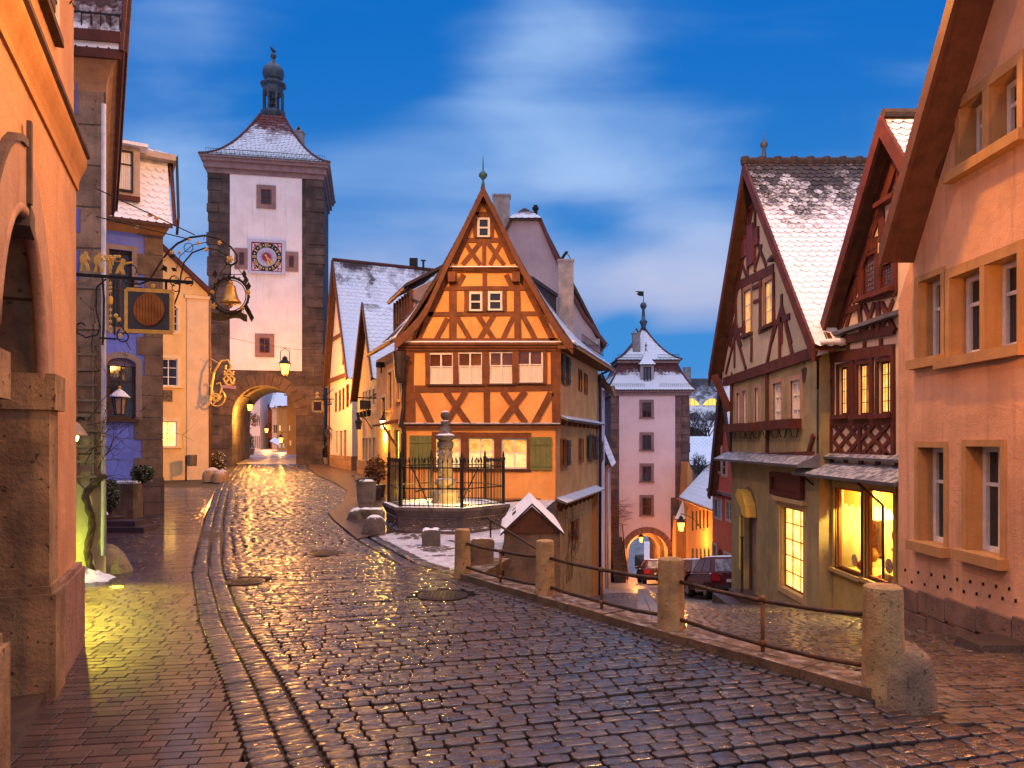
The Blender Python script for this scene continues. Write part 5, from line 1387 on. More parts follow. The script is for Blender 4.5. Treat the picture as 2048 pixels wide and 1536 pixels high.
def beyond():
 q = P(553, 884, 66); t = thing('awning', 'snowy slanting awning on the orange house beyond the gate', 'awning', q)
 mb = MB(); a, b = P(548, 876, 68), P(565, 884, 66); mb.hexa([a, b, b + V((0, -1.2, -.35)), a + V((0, -1.2, -.35))], [x + ZU * .08 for x in (a, b, b + V((0, -1.2, -.35)), a + V((0, -1.2, -.35)))]); mb.build('cloth', mat('snowy_awning', (.5, .4, .35), (.4, .3, .28), .8, snow=.8), t)
 rg = random.Random(21); q = P(484, 905, 62); z0 = gz(62)
 t = thing('tree', 'round crowned leafy tree beyond the clock tower gate', 'tree', (q.x, q.y, z0))
 mb = MB(); mb.tube([(q.x, q.y, z0 - .1), (q.x + .05, q.y, z0 + 1), (q.x, q.y, z0 + 2.2)], [.14, .11, .08], 8)
 for k in range(9): mb.tube([(q.x, q.y, z0 + 1.7), (q.x + rg.uniform(-.9, .9), q.y + rg.uniform(-.7, .7), z0 + 2.4 + rg.random())], [.05, .015], 5)
 mb.build('trunk', M_TWIG, t)
 mb = MB();
 for k in range(7): leaf_cloud(mb, (q.x + rg.uniform(-.7, .7), q.y + rg.uniform(-.6, .6), z0 + 2.4 + rg.uniform(-.4, .55)), .75, 220, .2, rg, shell=.1)
 mb.build('crown', mat('dull_autumn_leaf', (.12, .06, .02), (.06, .035, .015), .8, 4, 30, .1), t)
 t = thing('planter', 'dark conifer in a tub beside the tree beyond the gate', 'planter', P(500, 905, 58)); q = P(499, 905, 58); q.z = gz(58)
 mb = MB(); mb.lathe(q, [(.3, 0), (.42, .45), (.38, .45), (.05, .42)], 12); mb.build('tub', M_SAND, t)
 mb = MB(); leaf_cloud(mb, q + ZU * 1.1, .5, 400, .14, rg, (.6, .6, 1.3), shell=.1); mb.build('foliage', M_LEAF, t)
beyond()
# ================================================================ MIDDLE: gabled row, the half-timbered wedge house, fountain
M_TILE_WHITEH = roof_mat('white_house_tiles', (.12, .06, .055), (.05, .035, .038), .78, 1.05, .97, .5)
M_DKSH = mat('dark_shutter_brown', (.13, .05, .028), (.09, .035, .02), .7, 5, 50, .15)
def gable_row():
 c = P(640, 930, 52); fc = Fc((c.x, c.y), (1, 0)); ze = fc.uv(650, 738)[1]; W = 1.7
 R = thing('tower_side_house', 'narrow house with dark snow flecked roof squeezed beside the clock tower', 'house', (c.x, c.y, .6))
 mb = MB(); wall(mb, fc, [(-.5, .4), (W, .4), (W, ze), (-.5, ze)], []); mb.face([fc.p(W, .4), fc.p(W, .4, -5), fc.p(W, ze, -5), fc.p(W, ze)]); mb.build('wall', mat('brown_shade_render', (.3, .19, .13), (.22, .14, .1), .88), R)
 roof(R, fc.p(-.6, ze, .3), fc.p(W + .2, ze, .3), fc.p(W + .2, fc.uv(650, 634)[1], -1.6), fc.p(-.6, fc.uv(650, 634)[1], -1.6), M_TILE_DARK, .25, .22)
 r = fc.r(642, 755, 648, 790); shutter(R, fc, r, M_DKSH); r = fc.r(652, 755, 657, 800); shutter(R, fc, r, M_DKSH)
 c = P(638, 930, 49); fc = Fc((c.x, c.y), (1, 0)); z1 = fc.uv(650, 868)[1]
 mb = MB(); slab(mb, fc, [(-.2, .4), (1.0, .4), (1.0, z1), (-.2, z1)], -.3, 0); o = mb.build('garden_wall', mat('red_brick_wall', (.3, .1, .05), (.2, .07, .04), .88, 2, 40, .3, brick=(.3, .1, (.12, .07, .05), .012, .6)))
 w = thing('brick_wall', 'low brick wall capped with snow beside the tower', 'wall', c); par(o, w)
 mb = MB(); slab(mb, fc, [(-.25, z1), (1.05, z1), (1.05, z1 + .12), (-.25, z1 + .12)], -.35, .05); mb.build('snow_cap', M_SNOW, w)
 rg = random.Random(17); q = P(652, 930, 47); BUSH('potted_shrub', 'potted evergreen at the corner of the white gabled house', (q.x, q.y, gz(47) + .4), .5, (.8, .8, 1.3), 500, .16, box=(.32, .45, M_CHIM))
 A, B = V((-11.3, 45.9)), V((-7.97, 38.8)); U = (B - A).normalized(); fc = Fc(A, U)
 un = fc.uv(704, 900)[0]; ap = fc.uv(677, 525); zn = fc.uv(704, 746)[1]; g0 = .25
 R = thing('white_gabled_house', 'tall white gabled house with brown shutters and broad snowy roof', 'house', (A.x, A.y, .4))
 ua = ap[0]; half = min(ua, un - ua)
 hs = [fc.r(*q) for q in ((669, 785, 674, 824), (677, 780, 682, 823), (684, 775, 689, 820), (692, 768, 698, 815), (672, 862, 676, 905), (680, 862, 685, 915), (688, 860, 693, 915), (684, 692, 688, 730), (689, 685, 694, 722), (681, 610, 686, 660))]
 za = ap[1]; zl = zn
 mb = MB(); wall(mb, fc, [(0, g0), (un, g0), (un, zn), (ua, za), (0, zn)], [rectpoly(r) for r in hs], .15)
 Dp = 11
 mb.face([fc.p(un, g0), fc.p(un, g0, -Dp), fc.p(un, zn, -Dp), fc.p(un, zn)])
 mb.build('wall', M_CREAM, R)
 for i, r in enumerate(hs):
  if i < 4 or i > 6: window(R, fc, r, rec=.06, frame=M_DKSH, pane=M_DKSH, nx=2, ny=4, fw=.08)
  else: window(R, fc, r, rec=.1, frame=M_WOODW, nx=1, ny=3, surround=M_CREAM, sw=.08)
 mb = MB(); slab(mb, fc, [(0, zn - .12), (un, zn - .12), (un, zn + .1), (0, zn + .1)], -.02, .16); v2 = fc.uv(680, 675)[1]; slab(mb, fc, [(ua - 1.6, v2), (ua + 1.6, v2), (ua + 1.6, v2 + .2), (ua - 1.6, v2 + .2)], -.02, .1)
 mb.build('belt_moulding', M_DKSH, R)
 e = .35
 roof(R, fc.p(un + .35, zn - .3, e), fc.p(un + .35, zn - .3, -Dp), fc.p(ua, za + .12, -Dp), fc.p(ua, za + .12, e), M_TILE_WHITEH, .28, .25, lift=.03)
 roof(R, fc.p(-.35, zn - .3, -Dp), fc.p(-.35, zn - .3, e), fc.p(ua, za + .12, e), fc.p(ua, za + .12, -Dp), M_TILE_WHITEH, .4, .4)
 mb = MB(); mb.bar(fc.p(-.35, zn - .35, e + .02), fc.p(ua, za + .1, e + .02), .07, .28); mb.bar(fc.p(un + .35, zn - .35, e + .02), fc.p(ua, za + .1, e + .02), .07, .28); mb.build('verge_board', M_DKSH, R)
 mb = MB(); mb.tube([fc.p(ua, za + .16, e), fc.p(ua, za + .16, -Dp)], .09, 6); mb.build('ridge_tiles', mat('ridge_tiles', (.14, .05, .05)), R)
 snow_edge(R, fc.p(un + .33, zn - .26, e), fc.p(un + .33, zn - .26, -6), .07)
 snowguard(R, fc.p(un + .22, zn + .12, -.3), fc.p(un + .22, zn + .12, -4), .3, 20)
 q = fc.p(ua, za + .1, -4.6); mb = MB(); mb.box(q + V((0, 0, .35)), (.5, .1, .6)); mb.bar(q + V((.6, 0, 0)), q + V((.6, 0, .5)), .12, .12); mb.box(q + V((.6, 0, .5)), (.3, .2, .05)); mb.build('roof_vent', M_IRON, R)
 mb = MB(); slab(mb, fc, [(-.02, g0), (un + .03, g0), (un + .03, g0 + 1.0), (-.02, g0 + 1.0)], -.4, .05); mb.build('plinth', mat('ochre_stone_plinth', (.34, .2, .1), (.25, .15, .08), .88, 2, 30, .4, brick=(.7, .35, (.15, .1, .06), .012, .7)), R)
 pipe(R, [fc.p(.05, zn, .1), fc.p(.05, g0, .1)], .05, M_COPPER)
 for k in range(2):
  p = fc.p(.3 + .5 * k, fc.uv(663, 868 + 4 * k)[1], .25);
  lantern('wall_lantern', ('dark unlit wall lantern at the far corner of the white house', 'dark unlit wall lantern next to the white house drainpipe')[k], p, .8, glow=mat('unlit_glass', (.1, .07, .05), (.06, .05, .04), .2), power=0, arm=fc.p(.3 + .5 * k, p.z + .3, 0), grp='unlit wall lanterns')
 A, B = V((-7.85, 38.2)), V((-5.72, 31.7)); U = (B - A).normalized(); fc2 = Fc(A, U); un = fc2.uv(757, 900)[0]; ap = fc2.uv(738, 612); ua, za = ap; zn = fc2.uv(757, 752)[1]
 R = thing('yellow_gabled_house', 'small yellow gabled house with snowy roof between white house and timber house', 'house', (A.x, A.y, .3))
 hs = [fc2.r(*q) for q in ((726, 784, 729, 812), (732, 782, 735, 811), (738, 780, 742, 810), (746, 778, 750, 808), (726, 876, 730, 920), (732, 876, 736, 922), (739, 876, 743, 923), (746, 875, 751, 924))]
 mb = MB(); wall(mb, fc2, [(-1, .2), (un, .2), (un, zn), (ua, za), (-1, zn - .3)], [rectpoly(r) for r in hs], .15)
 mb.face([fc2.p(un, .2), fc2.p(un, .2, -6), fc2.p(un, zn, -6), fc2.p(un, zn)]); mb.build('wall', M_YEL, R)
 for r in hs: window(R, fc2, r, rec=.1, frame=M_CREAM, nx=1, ny=3, pane=mat('shaded_pane', (.35, .16, .05), (.25, .11, .04), .3), surround=mat('pale_yellow_trim', (.75, .55, .3)), sw=.1)
 mb = MB(); slab(mb, fc2, [(-1, .2), (un + .02, .2), (un + .02, 1.1), (-1, 1.1)], -.3, .05); mb.build('plinth', mat('ochre_stone_plinth', (.34, .2, .1)), R)
 zlow = zn - .1
 roof(R, fc2.p(un + .2, zlow, .3), fc2.p(un + .2, zlow, -5), fc2.p(ua, za + .1, -5), fc2.p(ua, za + .1, .3), M_TILE_SNOW, .28, .26, lift=.025)
 roof(R, fc2.p(-1.4, zlow - .5, -5), fc2.p(-1.4, zlow - .5, .3), fc2.p(ua, za + .1, .3), fc2.p(ua, za + .1, -5), M_TILE_SNOW, .4, .4)
 mb = MB(); mb.bar(fc2.p(-1.5, zlow - .6, .32), fc2.p(ua, za + .08, .32), .07, .26); mb.bar(fc2.p(un + .25, zlow - .05, .32), fc2.p(ua, za + .08, .32), .07, .2); mb.build('verge_board', M_DKSH, R)
 p = fc2.p(*fc2.uv(739, 851), .5); lantern('wall_lantern', 'unlit bracket lantern under the row of flower pots on the yellow house', p, .9, glow=mat('unlit_glass', (.1, .07, .05)), power=0, arm=fc2.p(fc2.uv(744, 850)[0], p.z - .2, 0), grp='unlit wall lanterns')
 t = thing('flower_rack', 'little wall rack of lantern pots above the yellow house lamp', 'flower rack', fc2.p(*fc2.uv(738, 830), .2)); mb = MB()
 for k in range(4):
  c = fc2.p(*fc2.uv(727 + 7 * k, 830 - 1.5 * k), .25); mb.lathe(c, [(.09, -.16), (.13, .1), (.13, .12)], 6)
 mb.build('pots', M_IRON, t); mb = MB(); mb.bar(fc2.p(*fc2.uv(724, 836), .2), fc2.p(*fc2.uv(750, 829), .2), .04, .04); mb.build('shelf', M_IRON, t)
 return fc, fc2
FC_WH, FC_YH = gable_row()
M_TIM = M_BROWNT
M_OCH = mat('ochre_infill', (.76, .39, .135), (.6, .29, .095), .88, 1.4, 60, .15, streak=.2)
def wedge_house():
 Y0 = 24.0; fc = Fc((P(803, 900, Y0).x, Y0), (1, 0)); W = fc.uv(1115, 800)[0]
 R = thing('timber_house', 'orange half-timbered wedge house standing at the fork of the streets', 'house', (0, Y0, .15))
 q7 = lambda a, b: (740 + a / 3.84, 320 + b / 3.84); q8 = lambda a, b: (740 + a / 2.694, 650 + b / 2.694)
 v7 = lambda a, b: fc.uv(*q7(a, b)); v8 = lambda a, b: fc.uv(*q8(a, b))
 vl = [(966, 371), (940.5, 423), (919.7, 466), (896, 515), (875, 562), (854.6, 606), (836, 634), (812, 660), (789, 679)]
 vr = [(966.5, 371), (994, 423), (1018.6, 475), (1042, 524), (1065, 562), (1091, 610), (1112, 645), (1128, 668), (1146, 688)]
 zb = fc.uv(960, 850)[1]; z2 = fc.uv(960, 694)[1]; g0 = fc.uv(960, 1000)[1]
 gl = [fc.uv(x + 7, y + 14) for x, y in vl]; gr = [fc.uv(x - 7, y + 14) for x, y in vr]
 gw = [fc.r(*r) for r in ((868, 874, 921, 936), (935, 874, 988, 937), (1003, 876, 1056, 938))]
 uw = [fc.r(*r) for r in ((857, 706, 908, 769), (915, 704, 966, 769), (978, 703, 1028, 768), (1033, 701, 1086, 766))]
 aw = [fc.r(*r) for r in ((938, 585, 965, 624), (976, 584, 1005, 623), (955, 437, 980, 477))]
 hl, rec_ = .35, .12
 dwL = V((-.362, .932, 0)); dwR = V((.282, .959, 0)); LL, LR = 4.2, 7.6
 mb = MB()
 wall(mb, fc, [(.1, g0 - .5), (W - .06, g0 - .5), (W - .06, zb), (.1, zb)], [rectpoly(r) for r in gw], .14, 0)
 wall(mb, fc, [(0, zb), (W, zb), (W, z2), (0, z2)], [rectpoly(r) for r in uw], .1, 0, d=.06)
 mb.face([fc.p(0, zb), fc.p(W, zb), fc.p(W, zb, .06), fc.p(0, zb, .06)])
 gp = [(gl[-1][0], z2)] + [(gr[-1][0], z2)] + gr[::-1][1:] + gl[1:-1]
 wall(mb, fc, gp, [rectpoly(r) for r in aw], .1, 0, d=.09)
 fr = Fc(fc.p(W, 0, .06).xy, dwR.xy); fl = Fc((fc.p(0, 0, .06) + dwL * LL).xy, (-dwL).xy)
 rw = [fr.r(*r) for r in ((1127, 712, 1133, 768), (1157, 742, 1163, 780), (1168, 750, 1174, 786))]
 rw2 = [fr.r(*r) for r in ((1124, 880, 1132, 932), (1160, 880, 1166, 922), (1181, 872, 1188, 920))]
 rw3 = [fr.r(*r) for r in ((1153, 1042, 1162, 1084),)]
 zr1 = fr.uv(1155, 840)[1]; zr2 = fr.uv(1155, 988)[1]
 wall(mb, fr, [(0, zr1), (LR, zr1), (LR, z2), (0, z2)], [rectpoly(r) for r in rw], .1, 0)
 wall(mb, fr, [(-.06, zr2), (LR, zr2), (LR, zr1), (-.06, zr1)], [rectpoly(r) for r in rw2], .1, 0, d=-.05)
 wall(mb, fr, [(-.06, -5.2), (LR, -5.2), (LR, zr2), (-.06, zr2)], [rectpoly(r) for r in rw3], .1, 0, d=-.22)
 mb.face([fc.p(W - .25, -5, 0), fc.p(W - .02, -5, 0), fc.p(W - .02, g0, 0), fc.p(W - .25, g0, 0)])
 mb.face([fc.p(-.5, -5, -.0), fc.p(W - .1, -5, -.0), fc.p(W - .1, g0, 0), fc.p(-.5, g0, 0)])
 lw = [fl.r(*r) for r in ((764, 795, 771, 845), (777, 744, 784, 818), (793, 735, 799, 800), (776, 860, 781, 930), (788, 860, 798, 920))]
 wall(mb, fl, [(-.0, -.2), (LL, -.2), (LL, z2), (0, z2)], [rectpoly(r) for r in lw], .12)
 for q in (fr,): mb.face([q.p(LR, -5.2), q.p(LR, -5.2, -5), q.p(LR, z2, -5), q.p(LR, z2)])
 mb.build('wall', M_OCH, R)
 T = MB(); d1, d2 = .06 + .03, .09 + .03
 def t7(a, b, w): timber(T, fc, v7(*a), v7(*b), w / 3.84 / F * Y0, d2)
 def t8(a, b, w): timber(T, fc, v8(*a), v8(*b), w / 2.694 / F * Y0, d1)
 for a, b, w in [((815, 425), (920, 425), 38), ((810, 430), (808, 620), 26), ((937, 430), (938, 620), 26), ((715, 625), (1030, 622), 36),
     ((735, 648), (850, 812), 34), ((850, 640), (712, 812), 34), ((878, 635), (878, 815), 28), ((902, 640), (1030, 812), 34), ((1008, 645), (922, 812), 34),
     ((868, 285), (650, 800), 46), ((868, 285), (1100, 800), 46), ((605, 880), (365, 1390), 44), ((1150, 880), (1405, 1390), 44),
     ((637, 872), (637, 1390), 54), ((882, 872), (882, 1190), 32), ((1124, 872), (1136, 1390), 48), ((548, 992), (1225, 990), 30),
     ((744, 1000), (744, 1180), 38), ((888, 1010), (888, 1170), 34), ((1032, 1000), (1034, 1180), 34), ((450, 1188), (1315, 1184), 34),
     ((665, 985), (722, 885), 40), ((1092, 985), (1046, 885), 40), ((598, 1220), (505, 1390), 36), ((672, 1215), (775, 1390), 40), ((832, 1200), (960, 1390), 38), ((950, 1200), (838, 1390), 38),
     ((1105, 1200), (1018, 1390), 38), ((1170, 1195), (1275, 1390), 38), ((400, 1240), (345, 1390), 36), ((330, 1385), (1440, 1385), 24)]: t7(a, b, w)
 T.k = 0
 for a, b, w in [((212, 105), (212, 540), 56), ((310, 145), (312, 345), 24), ((462, 140), (464, 330), 30), ((623, 138), (624, 330), 40), ((784, 136), (785, 328), 34), ((941, 130), (942, 328), 22), ((984, 125), (985, 330), 22), ((1005, 120), (1004, 530), 46),
     ((205, 128), (1020, 122), 46), ((240, 346), (975, 338), 36), ((250, 370), (335, 540), 38), ((410, 360), (530, 535), 34), ((515, 360), (410, 535), 34), ((630, 350), (632, 535), 34), ((715, 358), (840, 530), 34), ((835, 358), (708, 530), 34), ((975, 365), (885, 530), 34), ((235, 365), (238, 538), 20)]: t8(a, b, w)
 for a, b, w in [((345, 592), (345, 790), 24), ((510, 590), (512, 780), 40), ((688, 590), (688, 782), 40), ((856, 592), (856, 782), 24), ((335, 590), (868, 596), 30), ((335, 782), (868, 784), 14)]:
  timber(T, fc, v8(*a), v8(*b), w / 2.694 / F * Y0, .03)
 T.build('timber_frame', M_TIM, R)
 for (xa, ya, xb, yb, h, dd, nm) in ((803 - 6, 697, 1122, 691, .26, .2, 'first floor'), (894, 543, 1047, 541, .16, .24, 'attic')):
  a, b = fc.uv(xa, ya), fc.uv(xb, yb); mb = MB(); zc = (a[1] + b[1]) / 2
  for k, (dz, pr) in enumerate(((-h / 2, .14), (-h / 6, .2), (h / 6, .26))): slab(mb, fc, [(a[0], zc + dz), (b[0], zc + dz), (b[0], zc + dz + h / 3 - .006), (a[0], zc + dz + h / 3 - .006)], .0, pr)
  m_ = mb.build('moulded_beam', M_TIM, R); mb = MB(); mb.hexa([fc.p(a[0], zc + h / 2 - .01, .05), fc.p(b[0], zc + h / 2 - .01, .05), fc.p(b[0], zc + h / 2 - .01, .27), fc.p(a[0], zc + h / 2 - .01, .27)],
   [fc.p(a[0], zc + h / 2 + .07, .05), fc.p(b[0], zc + h / 2 + .07, .05), fc.p(b[0], zc + h / 2 + .02, .26), fc.p(a[0], zc + h / 2 + .02, .26)]); mb.build('snow_ledge', M_SNOW, m_)
 a, b = fc.uv(798, 851), fc.uv(1120, 848); mb = MB(); zc = (a[1] + b[1]) / 2
 slab(mb, fc, [(a[0], zc - .1), (b[0], zc - .1), (b[0], zc + .0), (a[0], zc + .0)], -.02, .14); m_ = mb.build('string_course', M_TIM, R)
 mb = MB(); mb.hexa([fc.p(a[0], zc, .0), fc.p(b[0], zc, .0), fc.p(b[0], zc, .2), fc.p(a[0], zc, .2)], [fc.p(a[0], zc + .09, .0), fc.p(b[0], zc + .09, .0), fc.p(b[0], zc + .03, .2), fc.p(a[0], zc + .03, .2)]); mb.build('lead_ledge', mat('snowy_lead', (.07, .07, .085), (.05, .05, .06), .5, 5, 40, .1, snow=.55, snow_lo=.75), m_)
 for x in (905, 1032):
  c = fc.uv(x, 555); mb = MB(); slab(mb, fc, [(c[0] - .12, c[1] - .2), (c[0] + .12, c[1] - .2), (c[0] + .13, c[1] + .12), (c[0] - .13, c[1] + .12)], .1, .34); mb.build('corbel', M_TIM, R)
 for i, r in enumerate(uw): window(R, fc.off(.06), r, rec=.02, nx=2, bars=[.56], fw=.06, mw=.035, curtain=M_LACE, cur_h=.56, sill=M_WOODDARK, sillh=.05, silld=.1, pane=mat('amber_glass', (.12, .035, .015), (.05, .015, .01), .12, 2, 5, 0, spec=.6))
 for i, r in enumerate(gw): window(R, fc, r, rec=.06, nx=2, bars=[.52], fw=.06, mw=.035, curtain=M_LACELIT, cur_h=.5, pane=M_WARMY, sill=M_WOODDARK, sillh=.05, silld=.08)
 for i, r in enumerate(aw): window(R, fc.off(.09), r, rec=-.0, nx=1, ny=2, fw=.07, mw=.05, sill=M_IRON, sillh=.03, silld=.08)
 M_GSH = mat('green_shutter_paint', (.15, .17, .06), (.11, .13, .05), .65, 5, 50, .15, streak=.25)
 shutter(R, fc, fc.r(820, 871, 864, 936), M_GSH); shutter(R, fc, fc.r(1060, 874, 1103, 940), M_GSH)
 for i, r in enumerate(rw + rw2): window(R, fr, r, rec=.08, nx=1 if i in (1, 2, 4) else 2, ny=2, frame=M_WOODW, fw=.05, surround=mat('rusty_trim', (.28, .11, .04), (.2, .08, .03), .8), sw=.06)
 for r in rw3: window(R, fr.off(-.22), r, rec=.08, nx=2, ny=2, frame=M_WOODW, surround=M_OCH, sw=.1)
 M_DGS = mat('dark_green_shutter', (.035, .045, .035), (.05, .055, .045), .6, 5, 50, .15)
 for r in (rw[0], rw2[0], rw2[2]):
  w_ = (r[2] - r[0]); shutter(R, fr, (r[2] + .03, r[1], r[2] + .03 + w_ * .75, r[3]), M_DGS)
  if r is not rw2[0]: shutter(R, fr, (r[0] - .03 - w_ * .75, r[1], r[0] - .03, r[3]), M_DGS)
 shutter(R, fr.off(-.22), (rw3[0][2] + .04, rw3[0][1], rw3[0][2] + .5, rw3[0][3]), mat('reddish_shutter', (.25, .1, .05), (.18, .07, .04), .7))
 for i, r in enumerate(lw):
  if i < 3: window(R, fl, r, rec=.08, nx=2, ny=2, frame=M_WOODW, pane=mat('shaded_pane', (.35, .16, .05)), surround=mat('pale_yellow_trim', (.75, .55, .3)), sw=.1, sill=M_OCH)
  else: window(R, fl, r, rec=.1, nx=1, ny=3, frame=M_WOODW, pane=emit('lit_doorway', (.9, .9, .2), 2.2, .3, 2, (1, .6, .1)))
 for z, dd, u1 in ((zr1, .0, LR), (zr2, -.05, LR)):
  mb = MB(); K = 6
  for k in range(K):
   ua, ub = LR * k / K + .01, LR * (k + 1) / K - .01
   mb.hexa([fr.p(ua, z - .12, dd + .34), fr.p(ub, z - .12, dd + .34), fr.p(ub, z + .02, dd - .03), fr.p(ua, z + .02, dd - .03)], [fr.p(ua, z - .06, dd + .36), fr.p(ub, z - .06, dd + .36), fr.p(ub, z + .1, dd - .03), fr.p(ua, z + .1, dd - .03)])
  mb.build('flank_ledge', mat('snowy_slate', (.12, .12, .15), (.08, .08, .1), .6, 5, 40, .1, snow=.8, snow_lo=.6), R)
 for k in range(9):
  mb = MB(); mb.box(fr.p(.35 + LR * k / 9, zr1 - .2, .1), (.12, .3, .12), fr.U); mb.build('beam_end', M_TIM, R); mb = MB(); mb.bar(fr.p(.4 + LR * k / 9, zr2 - .15, .0), fr.p(.4 + LR * k / 9, zr2 - .45, -.2), .1, .1); mb.build('beam_end', M_TIM, R)
 e = .42; Pv = lambda x, y: fc.p(*fc.uv(x, y, e), e)
 for pts in (vl, vr):
  mb = MB()
  P_ = [Pv(x, y) for x, y in pts]
  for p, q in zip(P_, P_[1:]): mb.hexa([p + V((0, -.02, -.34)), p + V((0, .05, -.34)), q + V((0, .05, -.34)), q + V((0, -.02, -.34))], [p + V((0, -.02, 0)), p + V((0, .05, 0)), q + V((0, .05, 0)), q + V((0, -.02, 0))])
  mb.build('verge_board', mat('brown_verge', (.14, .055, .028), (.1, .04, .022), .65, 4, 40, .1), R)
  mb = MB()
  for p, q in zip(P_, P_[1:]): mb.face([p + V((0, .05, -.12)), q + V((0, .05, -.12)), q + V((0, e, -.12)), p + V((0, e, -.12))])
  mb.build('soffit', M_TIM, R)
 ap = Pv(966, 371); er = Pv(1146, 686); el = Pv(789, 677)
 bkR = dwR * (LR + .3); bk = V((0, LR, 0))
 nseg = len(vr)
 roof(R, er, er + bkR, ap + bk + V((.3, 0, 0)), ap, M_TILE_SNOW, .2, .18, lift=.02, curve=.30)
 bkL = dwL * LL
 roof(R, el + bkL, el, ap, ap + V((-.2, LL, 0)), M_TILE_SNOW, .2, .18, lift=.02, curve=.30)
 snow_edge(R, er + V((-.02, .1, .05)), er + bkR + V((-.02, 0, .05)), .07); snow_edge(R, el + bkL + V((.03, 0, .06)), el + V((.03, 0, .06)), .06)
 gutter(R, er + V((.08, 0, -.06)), er + bkR + V((.08, 0, -.06)), .09); gutter(R, el + bkL + V((-.08, 0, -.06)), el + V((-.08, 0, -.06)), .09)
 mb = MB()
 for k in range(26):
  p = er + bkR * (k / 26) + V((.02, .05, -.18)); mb.box(p + V((-.25, 0, .06)), (.5, .1, .12), fr.N)
 mb.build('rafter_ends', M_TIM, R)
 snowguard(R, er + dwR * 2.8 + V((-.25, 0, .38)), er + dwR * 7.4 + V((-.25, 0, .38)), .3, 26)
 mb = MB(); p = ap + V((0, .05, 0)); mb.lathe(p, [(.05, -.1), (.06, .05), (.03, .14), (.04, .2), (.13, .3), (.14, .37), (.08, .44), (.025, .5), (.018, .75), (.004, 1.0)], 12); mb.build('roof_finial', mat('verdigris', (.05, .13, .14), (.04, .09, .1), .5, 6, 40, .1, metal=.4), R, True)
 mb = MB(); c = Pv(802, 700); mb.lathe(c + V((-.05, .05, -.55)), [(.1, -.5), (.16, -.3), (.2, .2), (.22, .5)], 10); mb.build('hopper', M_PIPE, R)
 a = c + V((.1, .1, -.25)); pipe(R, [a, Pv(815, 715) + V((0, .1, 0)), fc.p(.1, Pv(0, 720).z - .1, .16), fc.p(.08, 3.1, .16), fc.p(.02, 2.6, .2), fc.p(.1, 2.3, .1), fc.p(.1, g0, .1)], .065)
 p = fr.p(LR - .05, z2, .1); pipe(R, [er + bkR + V((.0, -.1, -.1)), p + V((0, 0, -.25)), fr.p(LR - .05, zr1 - .3, .12), fr.p(LR - .05, -5, .1)], .06)
 A = P(819, 572, 25.4); Bv = A + V((-.362, .932, 0)) * 2.9; top = P(890, 534, 25.6);
 D = MB(); dn = V((.932, .362, 0))
 D.hexa([A + V((.12, .1, -1.5)), Bv + V((.12, 0, -1.5)), Bv + dn * 2.5 + V((0, 0, -1.5)), A + dn * 2.5 + V((0, .1, -1.5))], [A + V((.12, .1, -.1)), Bv + V((.12, 0, -.1)), Bv + dn * 2.5 + V((0, 0, 1.2)), A + dn * 2.5 + V((0, .1, 1.2))])
 dm = D.build('dormer', mat('lilac_render', (.3, .26, .33), (.25, .22, .28), .85), R)
 fd = Fc((Bv + V((.1, 0, 0))).xy, (A - Bv).xy); zA = A.z
 D = MB()
 for k in range(7): timber(D, fd, (.1 + .45 * k, zA - 1.45), (.1 + .45 * k, zA - .1), .14, .05)
 D.build('dormer_timber', M_TIM, dm)
 for k in (1, 3, 4): window(dm, fd, (.2 + .45 * k, zA - .95, .5 + .45 * k, zA - .3), rec=-.03, nx=1, ny=2, frame=M_WOODW)
 D = MB(); t2 = (top - A); D.hexa([A + V((-.1, -.12, -.02)), Bv + V((-.1, 0, -.02)), Bv + t2, A + t2 + V((0, -.12, 0))], [x + ZU * .1 for x in (A + V((-.1, -.12, -.02)), Bv + V((-.1, 0, -.02)), Bv + t2, A + t2 + V((0, -.12, 0)))]); D.build('dormer_roof', mat('snowy_dark_boards', (.06, .035, .04), (.04, .03, .03), .7, snow=.9, snow_lo=.5), dm)
 gutter(dm, Bv + V((-.12, 0, -.05)), A + V((-.12, -.1, -.05)), .085); pipe(dm, [A + V((-.1, .05, -.12)), A + V((.1, 0, -.45)), A + V((.45, -.02, -.62)), A + V((.5, .0, -1.2))], .04)
 c = P(1131, 660, 27.5); ch = MB(); hh = P(1131, 525, 27.5).z - c.z + .6; ch.box((c.x, c.y, c.z - .6 + hh / 2), (.56, .5, hh)); ch.box((c.x, c.y, c.z - .6 + hh + .03), (.62, .56, .07)); ck = ch.build('chimney', M_CHIM, R)
 mb = MB(); tz = c.z - .6 + hh; mb.tube([(c.x - .2, c.y, tz + .05), (c.x + .03, c.y, tz + .38), (c.x + .08, c.y, tz + .36)], .06, 6); mb.tube([(c.x + .05, c.y, tz + .36), (c.x + .24, c.y, tz + .05)], .015, 5); mb.build('chimney_cowl', M_IRON, ck)
 mb = MB(); a, b = P(1066, 560, 25.2), P(1116, 594, 27.0); mb.hexa([a, b, b + V((-.8, .6, .0)), a + V((-.8, .6, 0))], [x + ZU * .12 for x in (a, b, b + V((-.8, .6, .3)), a + V((-.8, .6, .3)))]); mb.hexa([a + V((0, .1, -.7)), b + V((-.05, .1, -.9)), b + V((-.8, .6, -.9)), a + V((-.8, .6, -.7))], [a + V((0, .1, 0)), b + V((-.05, .1, 0)), b + V((-.8, .6, 0)), a + V((-.8, .6, 0))]); mb.build('flank_dormer', mat('snowy_dark_boards', (.06, .035, .04)), R)
